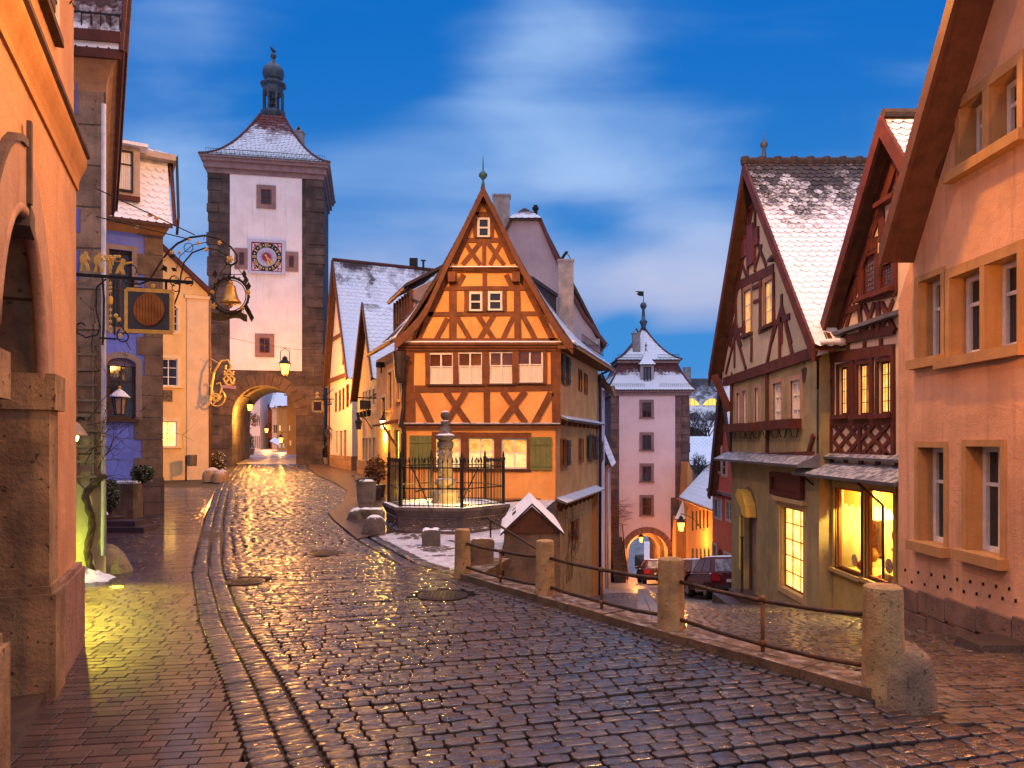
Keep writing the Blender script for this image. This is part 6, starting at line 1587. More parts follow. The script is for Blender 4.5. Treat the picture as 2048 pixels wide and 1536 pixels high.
 p = fl.p(*fl.uv(790, 846), 0); mb = MB(); u = fl.uv(790, 846)[0]; z = p.z; mb.hexa([fl.p(u - .7, z, .0), fl.p(u + .5, z, .0), fl.p(u + .5, z - .12, .6), fl.p(u - .7, z - .12, .6)], [fl.p(u - .7, z + .12, .0), fl.p(u + .5, z + .12, .0), fl.p(u + .5, z - .06, .62), fl.p(u - .7, z - .06, .62)])
 mb.bar(fl.p(u + .45, z - .8, .03), fl.p(u + .45, z - .1, .5), .07, .07); mb.build('door_canopy', M_TIM, R)
 return fc, fr, fl
FC_WED, FC_WR, FC_WL = wedge_house()
u_, v_ = FC_WL.uv(768, 848); p_ = FC_WL.p(u_, v_, .45)
lantern('wall_lantern', 'glowing lantern by the side door of the timber house', P(767, 849, 26.3), .8, glow=M_LANTY, power=420 * PWR, col=(1, .5, .08), arm=FC_WL.p(FC_WL.uv(772, 846)[0], v_ + .3, 0))
def back_house():
 Y = 34.0; fc = Fc((P(1000, 700, Y).x, Y), (1, 0)); v = lambda x, y: fc.uv(x, y)
 R = thing('lilac_house', 'big lilac rendered house with clipped gable behind the timber house', 'house', (P(1100, 700, Y).x, Y, -4))
 g = [v(960, 690), v(1200, 748), v(1200, 690), v(1168, 632), v(1140, 580), v(1112, 513), v(1080, 438), v(1022, 438), v(985, 520)]
 mb = MB(); wall(mb, fc, g, []); zlow = -6
 wall(mb, fc, [(v(960, 690)[0], zlow), (v(1200, 745)[0], zlow), v(1200, 748), v(960, 690)], [])
 a = fc.p(*v(1200, 748)); mb.face([fc.p(v(1200, 748)[0], zlow), fc.p(v(1200, 748)[0], zlow, -8), fc.p(*v(1200, 690), -8), fc.p(*v(1200, 690))]);
 mb.build('wall', mat('lilac_gable_render', (.40, .34, .38), (.32, .27, .31), .88, .8, 40, .15, streak=.3), R)
 mb = MB(); pts = [(1080, 440), (1112, 515), (1140, 582), (1168, 634), (1212, 690)]
 for p, q in zip(pts, pts[1:]): mb.tube([fc.p(*v(*p), .06), fc.p(*v(*q), .06)], .1, 6)
 mb.build('verge_tiles', mat('ridge_tiles', (.14, .05, .05)), R)
 b = [fc.p(*v(*p), .1) for p in ((1212, 692), (1080, 438))]; roof(R, b[0], b[0] + V((0, 8, 0)), b[1] + V((0, 8, 0)), b[1], M_TILE_MIX, .3, .3)
 b2 = [fc.p(*v(*p), .1) for p in ((870, 720), (1022, 438))]; roof(R, b2[0] + V((0, 8, 0)), b2[0], b2[1], b2[1] + V((0, 8, 0)), M_TILE_MIX, .3, .3)
 roof(R, fc.p(*v(1018, 439), .25), fc.p(*v(1083, 439), .25), fc.p(*v(1052, 401), -1.1), fc.p(*v(1048, 401), -1.1), roof_mat('hip_tiles', (.16, .06, .06), (.08, .035, .04), .3, .6), .26, .22, lift=.04)
 q = P(1003, 436, 34.6); chimney(R, (q.x, q.y, q.z - .8), .78, .6, q.z - q.z + 1.75, M_CHIM, cap=False); q = P(1071, 440, 35.5); mb = MB(); mb.lathe(q, [(.1, 0), (.1, .5), (.16, .5), (.16, .6), (.1, .62), (.1, .7)], 8); mb.build('roof_vent', M_IRON, R)
 gutter(R, P(1213, 688, 33.8), P(1203, 752, 26.5) if False else P(1213, 688, 33.8) + V((0, 8, 0)), .1); mb = MB(); r = fc.r(1170, 678, 1199, 690); slab(mb, fc, rectpoly(r), -.02, .12); mb.build('eave_return', M_CHIM, R)
back_house()
FCX, FCY = -1.58, 17.55
def fountain():
 M_BAS = mat('snowy_basin_stone', (.15, .115, .10), (.075, .06, .056), .8, 2.2, 26, .45, streak=.6, pits=.5, snow=1, snow_lo=.78)
 R = thing('fountain', 'old stone fountain with hexagonal basin and ball topped column', 'fountain', (FCX, FCY, 0))
 rot = math.radians(-130)
 def hexl(prof, m, name, sm=False, n=6):
  mb = MB(); mb.lathe((FCX, FCY, 0), prof, n, ang=rot); return mb.build(name, m, R, sm)
 hexl([(1.53, -.1), (1.53, .06), (1.47, .1), (1.47, .34), (1.50, .38), (1.53, .44), (1.57, .5), (1.55, .57), (1.24, .57), (1.24, .48), (.02, .48)], M_BAS, 'basin')
 mb = MB()
 for k in range(6):
  a0, a1 = rot + k * math.pi / 3, rot + (k + 1) * math.pi / 3
  A = V((FCX + 1.47 * math.cos(a0), FCY + 1.47 * math.sin(a0), 0)); B = V((FCX + 1.47 * math.cos(a1), FCY + 1.47 * math.sin(a1), 0)); f = Fc(A.xy, (B - A).xy); L = (B - A).length
  for c in (.28, .72):
   for j in range(6):
    t = j * math.pi / 3; mb.ball(f.p(L * c + .1 * math.cos(t), .2 + .07 * math.sin(t), .0), .035, 6, 0, (1.3, .6, 1))
  slab(mb, f, [(.1, .09), (L - .1, .09), (L - .1, .11), (.1, .11)], -.02, .02); slab(mb, f, [(.1, .31), (L - .1, .31), (L - .1, .33), (.1, .33)], -.02, .02)
 mb.build('carved_panels', M_BAS, R)
 mb = MB(); n = 24; mb.lathe((FCX, FCY, 0), [(1.2, .50), (1.15, .55), (.6, .57), (.1, .58)], 18); mb.build('snow_fill', M_SNOW, R, True)
 M_COL = mat('carved_column_stone', (.42, .33, .22), (.25, .19, .13), .85, 7, 24, .9, pits=.8, snow=.7, snow_lo=.75, bdist=.03)
 hexl([(.34, .5), (.36, .62), (.3, .66), (.34, .8), (.3, .86), (.22, .9), (.2, .98), (.26, 1.02), (.25, 1.12), (.18, 1.16)], M_COL, 'column_base', True, 12)
 mb = MB(); mb.lathe((FCX, FCY, 0), [(.17, 1.14), (.17, 1.84)], 8, ang=.3); rg = random.Random(2)
 for k in range(46):
  t = rg.random() * 6.3; z = rg.uniform(1.2, 1.8); mb.ball((FCX + .165 * math.cos(t), FCY + .165 * math.sin(t), z), .035, 6, 0, (1, 1, .8))
 mb.build('column', M_COL, R, True)
 hexl([(.17, 1.84), (.2, 1.9), (.2, 2.0), (.16, 2.04), (.25, 2.12), (.26, 2.16), (.2, 2.18), (.16, 2.22), (.13, 2.34), (.08, 2.4), (.12, 2.48), (.06, 2.53)], mat('snowy_stone', (.17, .15, .14)), 'capital', True, 12)
 mb = MB(); mb.ball((FCX, FCY, 2.64), .115, 14); mb.build('ball_finial', mat('snowy_stone', (.17, .15, .14)), R, True)
 mb = MB()
 for s in (-1, 1): mb.tube([(FCX + .1 * s, FCY - .25, .92), (FCX + .4 * s, FCY - .5, .93), (FCX + .62 * s, FCY - .62, .88)], .022, 6); mb.tube([(FCX + .35 * s, FCY - .2, .5), (FCX + .8 * s, FCY - .1, 1.45)], .016, 6)
 mb.build('spout', M_IRON, R)
 t = thing('iron_railing', 'tall spiked iron railing standing around the fountain basin', 'railing', (FCX, FCY, .57))
 rr = 1.40; post = MB(); bars = MB(); rails = MB(); orn = MB()
 for k in range(6):
  a0, a1 = rot + k * math.pi / 3, rot + (k + 1) * math.pi / 3
  A = V((FCX + rr * math.cos(a0), FCY + rr * math.sin(a0), .56)); B = V((FCX + rr * math.cos(a1), FCY + rr * math.sin(a1), .56))
  p = MB(); p.box(A + ZU * .52, (.065, .065, 1.04), (math.cos(a0), math.sin(a0), 0)); p.lathe(A + ZU * 1.03, [(.05, 0), (.05, .05), (.025, .08), (.03, .12), (.004, .22)], 6); p.build('corner_post', M_IRON, t)
  for h in (.04, .42, .88): rails.bar(A + ZU * h, B + ZU * h, .02, .024)
  n = 13
  for j in range(1, n):
   q = A.lerp(B, j / n); bars.bar(q, q + ZU * 1.0, .015, .015); bars.lathe(q + ZU * .99, [(.013, 0), (.02, .03), (.002, .1)], 4)
  for j in range(4):
   q = A.lerp(B, (j + .5) / 4) + ZU * 1.02; orn.tube([q + (B - A).normalized() * .05 * math.cos(x) + ZU * .035 * math.sin(2 * x) for x in [i * math.pi / 5 for i in range(10)]], .006, 4, closed=True)
 bars.build('bars', M_IRON, t); rails.build('rails', M_IRON, t); orn.build('scroll_ornament', M_IRON, t)
 s = thing('assumed_fountain_light', 'small assumed spotlight set unseen in the snow at the foot of the fountain column', 'spotlight', (FCX + .55, FCY - .85, .56))  # fixture not seen; assumed from the yellow light thrown up around the basin
 mb = MB(); mb.lathe((FCX + .55, FCY - .85, .55), [(.07, 0), (.09, .07), (.06, .08)], 10); mb.build('housing', M_IRON, s); mb = MB(); mb.lathe((FCX + .55, FCY - .85, .632), [(.055, 0), (.055, .006)], 10); mb.build('lens', emit('assumed_warm_lens', (1, .7, .2), 10), s)
 lamp('lamp_light', (FCX + .55, FCY - .85, .78), 60, (1, .6, .1), .05, s); lamp('lamp_light', (FCX - .5, FCY + .75, .85), 70, (1, .6, .1), .05, s)
fountain()
def square_stones():
 g = G(742, 1072); boulder('guard_stone', 'pale rounded guard stone against the fountain basin', (g.x, g.y + .2, 0), .26, .2, .46, M_STONESNOW, .1, 3, .12, 'guard stones by the fountain', 'guard stone', 2.8)
 g = G(704, 1046); boulder('guard_stone', 'dark leaning guard stone at the bend of the kerb', (g.x, g.y + .2, 0), .2, .2, .40, M_STONESNOW, .1, 5, .15, 'guard stones by the fountain', 'guard stone', 2.8)
 g = G(736, 1044); boulder('stone_block', 'long low stone block joining guard stone and fountain', (g.x, g.y + .3, 0), .32, .24, .36, M_STONESNOW, 0, 8, 0, None, 'stone block', 9)
 g = G(860, 1092); boulder('stone_block', 'squat square stone block alone on the snowy cobbles', (g.x, g.y + .17, 0), .175, .17, .36, M_STONESNOW, .1, 9, 0, None, 'stone block', 8)
 g = G(962, 1138); boulder('stone_block', 'mossy upright stone slab behind the first railing post', (g.x, g.y + .1, 0), .2, .12, .5, mat('mossy_slab', (.2, .13, .08), (.12, .085, .05), .9, 4, 40, .45, pits=.6, snow=.7, snow_lo=.7), .1, 12, .05, None, 'stone block', 7)
 p = P(733, 985, 19.4); rg = random.Random(8)
 t = thing('stone_planter', 'grey stone planter holding snowy fir twigs by the kerb', 'planter', (p.x, p.y, .36))
 mb = MB(); mb.hexa([(p.x - .2, p.y - .2, .44), (p.x + .2, p.y - .2, .44), (p.x + .2, p.y + .2, .44), (p.x - .2, p.y + .2, .44)], [(p.x - .235, p.y - .22, .98), (p.x + .225, p.y - .22, .98), (p.x + .225, p.y + .22, .98), (p.x - .235, p.y + .22, .98)]); mb.box((p.x, p.y, .22), (.36, .36, .44)); mb.build('box', mat('grey_planter_stone', (.16, .14, .14), (.1, .09, .09), .85, 4, 40, .3, streak=.3), t)
 mb = MB(); mb.ball((p.x, p.y, .99), .2, 12, 0, (1, 1, .25)); mb.build('snow_cap', M_SNOW, t, True)
 mb = MB()
 for k in range(16):
  a = rg.uniform(1.5, 4.6) if k < 11 else rg.random() * 6.3; L = rg.uniform(.2, .42); q0 = V((p.x, p.y, 1.0)); q1 = q0 + V((math.cos(a) * L, math.sin(a) * L * .7, rg.uniform(-.1, .12)))
  mb.tube([q0, q1], .006, 4)
  for j in range(30):
   s = q0.lerp(q1, .3 + .7 * rg.random()); d = V((rg.uniform(-1, 1), rg.uniform(-1, 1), rg.uniform(-.5, 1))).normalized() * .06; mb.face([s, s + d + V((.008, 0, 0)), s + d * 1.1, s + d - V((.008, 0, 0))])
 mb.build('fir_twigs', M_LEAF, t)
 for k, (px, py, Y, r, lb) in enumerate(((748, 968, 23.5, .3, 'reddish leafy potted plant nearest the fountain railing'), (757, 955, 24.6, .34, 'tall bushy potted plant in the middle of the row by the yellow wall'), (744, 945, 25.8, .3, 'potted plant farthest up the row by the yellow wall'))):
  q = P(px, py, Y); z = gz(Y); BUSH('potted_plant', lb, (q.x, Y, z + .42), r * 1.15, (.85, .85, 1.3), 520, .12, mat('rusty_leaf', (.16, .06, .03), (.09, .06, .02), .75, 5, 40, .1), (.24, .42, mat('dark_blue_pot', (.04, .035, .06), (.03, .025, .04), .4, 5, 40, .1)), 'potted plant', 'potted plants along the timber house wall')
 X0, X1, Yf, Yb = P(1008, 1100, 12.5).x, P(1120, 1100, 12.5).x, 12.5, 14.6
 R = thing('stair_hut', 'little stone hut with gabled snow roof beside the railing', 'hut', ((X0 + X1) / 2, Yf, -.9)); zw = P(1000, 1064, Yf).z; za = P(1060, 1010, Yf).z; xm = (X0 + X1) / 2 + .0
 mb = MB(); fc = Fc((X0, Yf), (1, 0)); W = X1 - X0; wall(mb, fc, [(0, -1.6), (W, -1.6), (W, zw), (W / 2, za - .04), (0, zw)], [])
 mb.face([fc.p(0, -1.6), fc.p(0, -1.6, -2.1), fc.p(0, zw, -2.1), fc.p(0, zw)]); mb.face([fc.p(W, -1.6), fc.p(W, -1.6, -2.1), fc.p(W, zw, -2.1), fc.p(W, zw)]); mb.build('wall', mat('stained_hut_stone', (.24, .17, .11), (.13, .095, .065), .85, 2.5, 35, .35, streak=.7, pits=.6), R)
 mb = MB(); slab(mb, fc, [(-.02, zw - .02), (W + .02, zw - .02), (W / 2, za - .02)], .0, .03); mb.build('gable_panel', mat('rusty_gable', (.13, .055, .025), (.08, .035, .02), .6, 4, 40, .2, streak=.5), R)
 for s, nm in ((0, 'left'), (1, 'right')):
  mb = MB(); xe = -.06 if s == 0 else W + .06; ze = zw - .06
  q = [fc.p(xe, ze, .1), fc.p(xe, ze, -2.2), fc.p(W / 2, za, -2.2), fc.p(W / 2, za, .1)]
  mb.hexa(q, [p + ZU * .04 for p in q]); sl = mb.build('roof', mat('dark_zinc', (.06, .06, .07), (.04, .04, .05), .5), R)
  mb = MB(); K, J = 12, 8; g = {}
  for i in range(K + 1):
   for j in range(J + 1):
    p = q[0].lerp(q[1], i / K).lerp(q[3].lerp(q[2], i / K), j / J); ed = min(i, K - i, 2 * j + 1, 9)
    g[i, j] = p + ZU * (.045 + .05 * min(1, ed / 2) + .02 * mnoise.noise(p * 4))
  for i in range(K):
   for j in range(J):
    if s == 0 and j in (3,) and (2 < i < 5 or 6 < i < 9): continue
    mb.face([g[i, j], g[i + 1, j], g[i + 1, j + 1], g[i, j + 1]])
  o = mb.build('snow_cover', M_SNOW, sl, True)
 h = thing('stair_handrail', 'thin iron handrail sloping down past the snow roofed hut', 'handrail', P(980, 1135, 12.2)); mb = MB()
 a, b = P(962, 1036, 12.1), P(1073, 1098, 11.5); mb.tube([a + V((0, 0, -.02)), P(975, 1036, 12.05), b], .02, 8); c = P(981, 1040, 12.05); mb.tube([c, V((c.x, c.y, -.1))], .016, 6); mb.build('rail', M_RUST, h)
 t = thing('wall_creeper', 'leafless creeper on the lower right wall of the timber house', 'creeper', FC_WR.p(2, -3, 0)); mb = MB(); f = FC_WR.off(-.22)
 def tw(u, v, L, d, dep):
  pts = [f.p(u, v, .05)];
  for k in range(6): u += math.cos(d) * L / 6; v += math.sin(d) * L / 6; d += rg.uniform(-.4, .4); pts.append(f.p(u, v, .05 + .04 * rg.random()))
  mb.tube(pts, [.009 * (.5 + dep * .3) * (1 - .1 * k) for k in range(7)], 4)
  if dep:
   for _ in range(4): tw(u + rg.uniform(-.2, .2), v - rg.random() * L * .6, L * .55, d + rg.uniform(-1.4, 1.4), dep - 1)
 for k in range(5): tw(f.uv(1130, 1120)[0] + .25 * k, f.uv(1130, 1150)[1] - .3, 1.9, 1.5 + rg.uniform(-.3, .3), 2)
 mb.build('twigs', M_TWIG, t)
square_stones()
# ================================================================ RIGHT SIDE: lower gate tower, ramp houses, cars
M_PINKT = mat('pink_tower_render', (.82, .62, .62), (.74, .54, .55), .88, .8, 40, .1, streak=.12)
M_BRST = mat('brown_tower_stone', (.22, .13, .12), (.12, .075, .08), .88, 1.5, 22, .4, streak=.4, brick=(.8, .42, (.1, .065, .065), .012, .55))
def lower_tower():
 Y = 50.0; fc = Fc((P(1222, 900, Y).x, Y), (1, 0)); W = fc.uv(1378, 900)[0]; ze = fc.uv(1300, 788)[1]; g0 = -8.2; D = 5
 R = thing('lower_gate_tower', 'pink gate tower with snowy two tier roof at the bottom of the ramp', 'tower', (fc.O.x, Y, -7.5))
 ua, ub = fc.uv(1252, 1100)[0], fc.uv(1336, 1100)[0]; zc = fc.uv(1294, 1066)[1]; hole = archpoly(ua, g0, ub, zc, zc - (ub - ua) / 2)
 mb = MB(); wall(mb, fc, [(0, g0), (W, g0), (W, ze), (0, ze)], [hole], 1.2)
 b1 = fc.off(-1.2); ua2, ub2 = ua + .35, ub - .3; h2 = archpoly(ua2, g0, ub2, zc - .35, zc - .35 - (ub2 - ua2) / 2); wall(mb, b1, [(ua - .1, g0), (ub + .1, g0), (ub + .1, zc + .1), (ua - .1, zc + .1)], [h2], D - 1.2)
 bk = fc.off(-D); wall(mb, bk, [(0, g0), (W, g0), (W, ze), (0, ze)], [h2], .01)
 for u in (0, W): mb.face([fc.p(u, g0), fc.p(u, g0, -D), fc.p(u, ze, -D), fc.p(u, ze)], 0, [(0, g0), (D, g0), (D, ze), (0, ze)])
 mb.build('wall', M_BRST, R)
 pl = fc.r(1238, 790, 1350, 1062); cu, ra = (ua + ub) / 2, (ub - ua) / 2; zs = zc - ra; mb = MB()
 arc = [(cu + (ra + .42) * math.cos(t), zs + (ra + .42) * math.sin(t)) for t in [math.pi * (.12 + .76 * k / 14) for k in range(15)]]
 slab(mb, fc, [(pl[2] - .3, arc[0][1]), (pl[2] - .3, fc.uv(1300, 995)[1]), (pl[2], fc.uv(1300, 995)[1]), (pl[2], ze), (pl[0], ze), (pl[0], arc[-1][1])] + arc[::-1], -.02, .05); mb.build('pink_panel', M_PINKT, R)
 rg = random.Random(8)
 for s in (0, 1):
  mb = MB(); v = g0
  while v < ze - .4:
   h = .5 + .2 * rg.random(); w = .4 + .15 * rg.random(); pr = .01 + .06 * rg.random()
   u0, u1 = (-pr, w) if s == 0 else (W - w, W + pr); slab(mb, fc, [(u0, v + .02), (u1, v + .02), (u1, v + h), (u0, v + h)], -.3, .03 + .03 * rg.random()); v += h
  mb.build('quoins', M_BRST, R)
 mb = MB()
 for k in range(14):
  t0, t1 = math.pi * k / 14 + .01, math.pi * (k + 1) / 14 - .01; slab(mb, fc, [(cu + ra * math.cos(t0), zs + ra * math.sin(t0)), (cu + (ra + .42) * math.cos(t0), zs + (ra + .42) * math.sin(t0)), (cu + (ra + .42) * math.cos(t1), zs + (ra + .42) * math.sin(t1)), (cu + ra * math.cos(t1), zs + ra * math.sin(t1))], -.2, .07 + .01 * (k % 2))
 mb.build('arch_ring', mat('orange_arch_stone', (.34, .17, .12), (.24, .12, .09), .85, 2, 30, .3), R)
 for y0, y1 in ((805, 835), (870, 900), (932, 963), (995, 1030)): window(R, fc.off(.05), fc.r(1284, y0, 1302, y1), rec=-.04, nx=2, ny=2, frame=mat('red_window_paint', (.16, .04, .04)), surround=M_PINKST, sw=.18, sd=.05, fw=.05, sill=M_PINKST)
 mb = MB()
 def sq(d0, z0, z1):
  q = [fc.p(-d0, z0, d0), fc.p(W + d0, z0, d0), fc.p(W + d0, z0, -D - d0), fc.p(-d0, z0, -D - d0)]; mb.hexa(q, [p + ZU * (z1 - z0) for p in q])
 sq(.15, ze - .1, ze + .12); sq(.26, ze + .12, ze + .26); mb.build('cornice', mat('mauve_cornice', (.28, .2, .2)), R)
 def tier(z0, z1, o0, o1, sagv, m, E=None):
  q = lambda o, z: [fc.p(-o, z, o), fc.p(W + o, z, o), fc.p(W + o, z, -D - o), fc.p(-o, z, -D - o)]
  A, B = q(o0, z0), q(o1, z1)
  for k in range(4): roof(R, A[k], A[(k + 1) % 4], B[(k + 1) % 4], B[k], m, .24, .2 if k == 0 else .35, lift=.04, curve=sagv, nside=4)
  mb = MB()
  for k in range(4): mb.tube([A[k].lerp(B[k], j / 6) - ZU * (sagv * 4 * j / 6 * (1 - j / 6) - .03) for j in range(7)], .07, 6)
  mb.build('hip_ridge', mat('ridge_tiles', (.14, .05, .05)), R); return A, B
 z1, z2 = EZ + (HY - 722) / F * 50.9, EZ + (HY - 656) / F * 52.5
 A, _ = tier(ze + .28, z1 - .1, .38, -.72, .22, roof_mat('mansard_tiles', (.17, .045, .045), (.10, .03, .035), .62, .8, .95, 1.0, .16))
 q = [fc.p(-.66, z1 - .12, .66 - 1.32), fc.p(W + .66 - 1.32, z1 - .12, -.66), fc.p(W - .66, z1 - .12, -D + .66), fc.p(.66, z1 - .12, -D + .66)]
 mb = MB(); sq(-.5, z1 - .18, z1 + .04); mb.build('cornice', mat('mauve_cornice', (.28, .2, .2)), R)
 tier(z1 + .05, z2, -.38, -W / 2 + .08, .42, roof_mat('spire_tiles', (.16, .05, .05), (.10, .03, .035), .85, 1.15, .96, 1.0, .2))
 for zz, o in ((ze + .42, .22), (z1 + .16, -.52)): snowguard(R, fc.p(-o, zz, o), fc.p(W * .42, zz, o), .25, 18); snowguard(R, fc.p(W * .62, zz, o), fc.p(W + o, zz, o), .25, 16)
 c = fc.p(W / 2, z2, -D / 2); k = c.y / F; mb = MB(); mb.lathe(c, [(.12, -.1), (.18, .15), (.3, .45), (.14, .6), (.09, 1.3), (.2, 1.45), (.24, 1.6), (.18, 1.75), (.03, 1.85), (.02, 2.6)], 10); mb.build('spire', M_LEAD, R, True)
 mb = MB(); mb.hexa([c + V((x, -.02, z)) for x, z in ((0, 2.25), (0, 2.6), (-.6, 2.62), (-.35, 2.5), (-.5, 2.42), (-.3, 2.28))], [c + V((x, .02, z)) for x, z in ((0, 2.25), (0, 2.6), (-.6, 2.62), (-.35, 2.5), (-.5, 2.42), (-.3, 2.28))]); mb.build('weather_vane', M_IRON, R)
 q = P(1272, 712, 51.5); chimney(R, (q.x, q.y, q.z), .5, .5, (712 - 668) / F * 51.5, M_CHIM)
 f2 = fc.off(-.1); r = f2.r(1287, 734, 1302, 763); D2 = MB(); a, b = f2.uv(1281, 750)[0], f2.uv(1308, 750)[0]; zb_ = f2.uv(1295, 780)[1]; zt_ = f2.uv(1295, 729)[1]
 slab(D2, f2, [(a, zb_), (b, zb_), (b, zt_), (a, zt_)], -1.5, 0); dm = D2.build('dormer', mat('grey_lilac_timber', (.4, .36, .4), (.32, .29, .33), .8), R); window(dm, f2, r, rec=-.03, nx=2, ny=1, frame=M_IRON, pane=M_GLASSB)
 m2 = (a + b) / 2; zt2 = f2.uv(1295, 698)[1]
 E = [f2.p(a - .12, zt_, .15), f2.p(b + .12, zt_, .15), f2.p(b + .12, zt_, -1.2), f2.p(a - .12, zt_, -1.2)]; T_ = f2.p(m2, zt2, -.5)
 for k in range(3): roof(dm, E[k - 1], E[k], T_ + V((.02, 0, 0)), T_, M_TILE_SNOW, .2, .18, lift=.03, nside=3, name='dormer_roof', curve=.1)
 mb = MB(); mb.lathe(T_, [(.04, -.1), (.05, .1), (.02, .2), (.09, .3), (.02, .42), (.004, .6)], 8); mb.build('finial', M_LEAD, dm)
 return fc, ua, ub, zc
FC_LT, LT_A, LT_B, LT_Z = lower_tower()
p = FC_LT.p((LT_A + LT_B) / 2 - .25, LT_Z - .55, -.9); lantern('street_lantern', 'lantern glowing under the arch of the pink gate tower', p, 1.0, power=1100 * PWR, col=(1, .36, .06), hang=True)
p = P(1362, 1053, 42.0); lantern('street_lantern', 'bracket lantern glowing on the orange house right of the pink tower', p, 1.35, power=620 * PWR, col=(1, .42, .08), arm=p + V((1.4, .3, -.3)))
def simple_house(name, label, fc, W, g0, ze, m, wins=(), Dp=6, frame=None, pane=None, surround=None, sw=.08, gable=None, roofs=(), extra=None, arch=()):
 R = thing(name, label, 'house', (fc.O.x, fc.O.y, g0)); rs = [fc.r(*w) for w in wins]; ars = [fc.r(*w) for w in arch]; mb = MB()
 out = [(0, g0), (W, g0), (W, ze)] + (gable or []) + [(0, ze)]
 wall(mb, fc, out, [rectpoly(r) for r in rs] + [archpoly(*r) for r in ars], .05)
 for u in (0, W): mb.face([fc.p(u, g0), fc.p(u, g0, -Dp), fc.p(u, ze, -Dp), fc.p(u, ze)])
 mb.build('wall', m, R)
 for r in rs: window(R, fc, r, rec=.025, nx=2, ny=2, frame=frame or M_WOODW, pane=pane, surround=surround, sw=sw, fw=.05, fd=.008, pg=.01)
 for r in ars: mb = MB(); slab(mb, fc, archpoly(*r), -.05, -.03); mb.build('door', M_WOODDARK, R)
 for q in roofs: roof(R, *q[:4], q[4], q[5], q[5], lift=.03, nside=4)
 return R
def ramp_left_houses():
 a0 = V((3.72, 31.6)); d = V((.16, .987)); fc = Fc(a0, d); W = 6.6; ze = fc.uv(1205, 778)[1]
 R = simple_house('pale_lilac_house', 'pale lilac house past the timber house with narrow windows above the ramp', fc, W, -8, ze, M_LIL, [(1199, 800, 1202, 850), (1203, 885, 1206, 920), (1199, 990, 1202, 1035)], 5, surround=M_PINKST)
 roof(R, fc.p(-.3, ze - .1, .45), fc.p(W + .3, ze - .1, .45), fc.p(W + .3, ze + 3, -3), fc.p(-.3, ze + 3, -3), M_TILE_MIX, .25, .25); gutter(R, fc.p(-.3, ze - .1, .55), fc.p(W, ze - .1, .55), .09, M_PIPE); snowguard(R, fc.p(.2, ze + .25, .1), fc.p(W, ze + .25, .1), .28, 30)
 a1 = V((4.86, 38.4)); fc2 = Fc(a1, V((1.3, 7.7))); ze = fc2.uv(1215, 930)[1]; W = 8
 R = simple_house('stone_barn', 'old stone barn with snowy roof between pale house and pink tower', fc2, W, -8, ze, mat('orange_lit_rubble', (.4, .22, .13), (.24, .14, .09), .88, 2, 22, .5, brick=(.5, .28, (.15, .09, .06), .014, .6)), [], 5)
 roof(R, fc2.p(-.2, ze, .3), fc2.p(W, ze, .3), fc2.p(W, ze + 4.2, -1.4), fc2.p(-.2, ze + 4.2, -1.4), M_TILE_SNOW, .3, .3); pipe(R, [fc2.p(0, ze, .12), fc2.p(0, -8, .12)], .06, M_WPIPE)
 t = thing('stone_stair', 'steep stone stair climbing beside the pink gate tower', 'stairs', P(1232, 1168, 48.5)); c = P(1221, 1168, 48.8); w = 24 / F * 48.8; h = (1168 - 1078) / F * 48.8; n = 13
 for k in range(n):
  z0 = c.z + h * k / n; mb = MB(); mb.box((c.x + w / 2 + .1, c.y - 1.2 + .16 * k + .6, (c.z - .3 + z0 + h / n) / 2), (w, 1.2, z0 + h / n - c.z + .3)); mb.build('step', mat('dark_stair_stone', (.12, .075, .06), (.07, .045, .04), .8, 3, 30, .3), t)
 a = V((c.x + w + .15, c.y - 1.2, c.z)); b = V((c.x + w + .15, c.y + 1.2, c.z + h)); mb = MB(); mb.tube([a + ZU * .9, b + ZU * .9], .03, 6)
 for k in range(5): q = a.lerp(b, k / 4); mb.tube([q, q + ZU * .9], .025, 6)
 mb.build('handrail', M_IRON, t)
 rg = random.Random(31); t = thing('wall_creeper', 'bare reddish creeper spreading over the left side of the pink tower', 'creeper', P(1236, 1000, 49.5)); mb = MB()
 for k in range(26):
  p = P(1226, rg.uniform(1000, 1060), 49.7); d = V((1, 0, rg.uniform(-.5, .6))); pts = [p]
  for j in range(5): d = (d + V((0, 0, rg.uniform(-.3, .3)))).normalized(); p = p + d * rg.uniform(.15, .38); pts.append(p)
  mb.tube(pts, [.02, .016, .012, .01, .007, .004], 4)
 mb.build('twigs', mat('reddish_twig', (.25, .09, .06), (.16, .06, .045), .85), t)
ramp_left_houses()
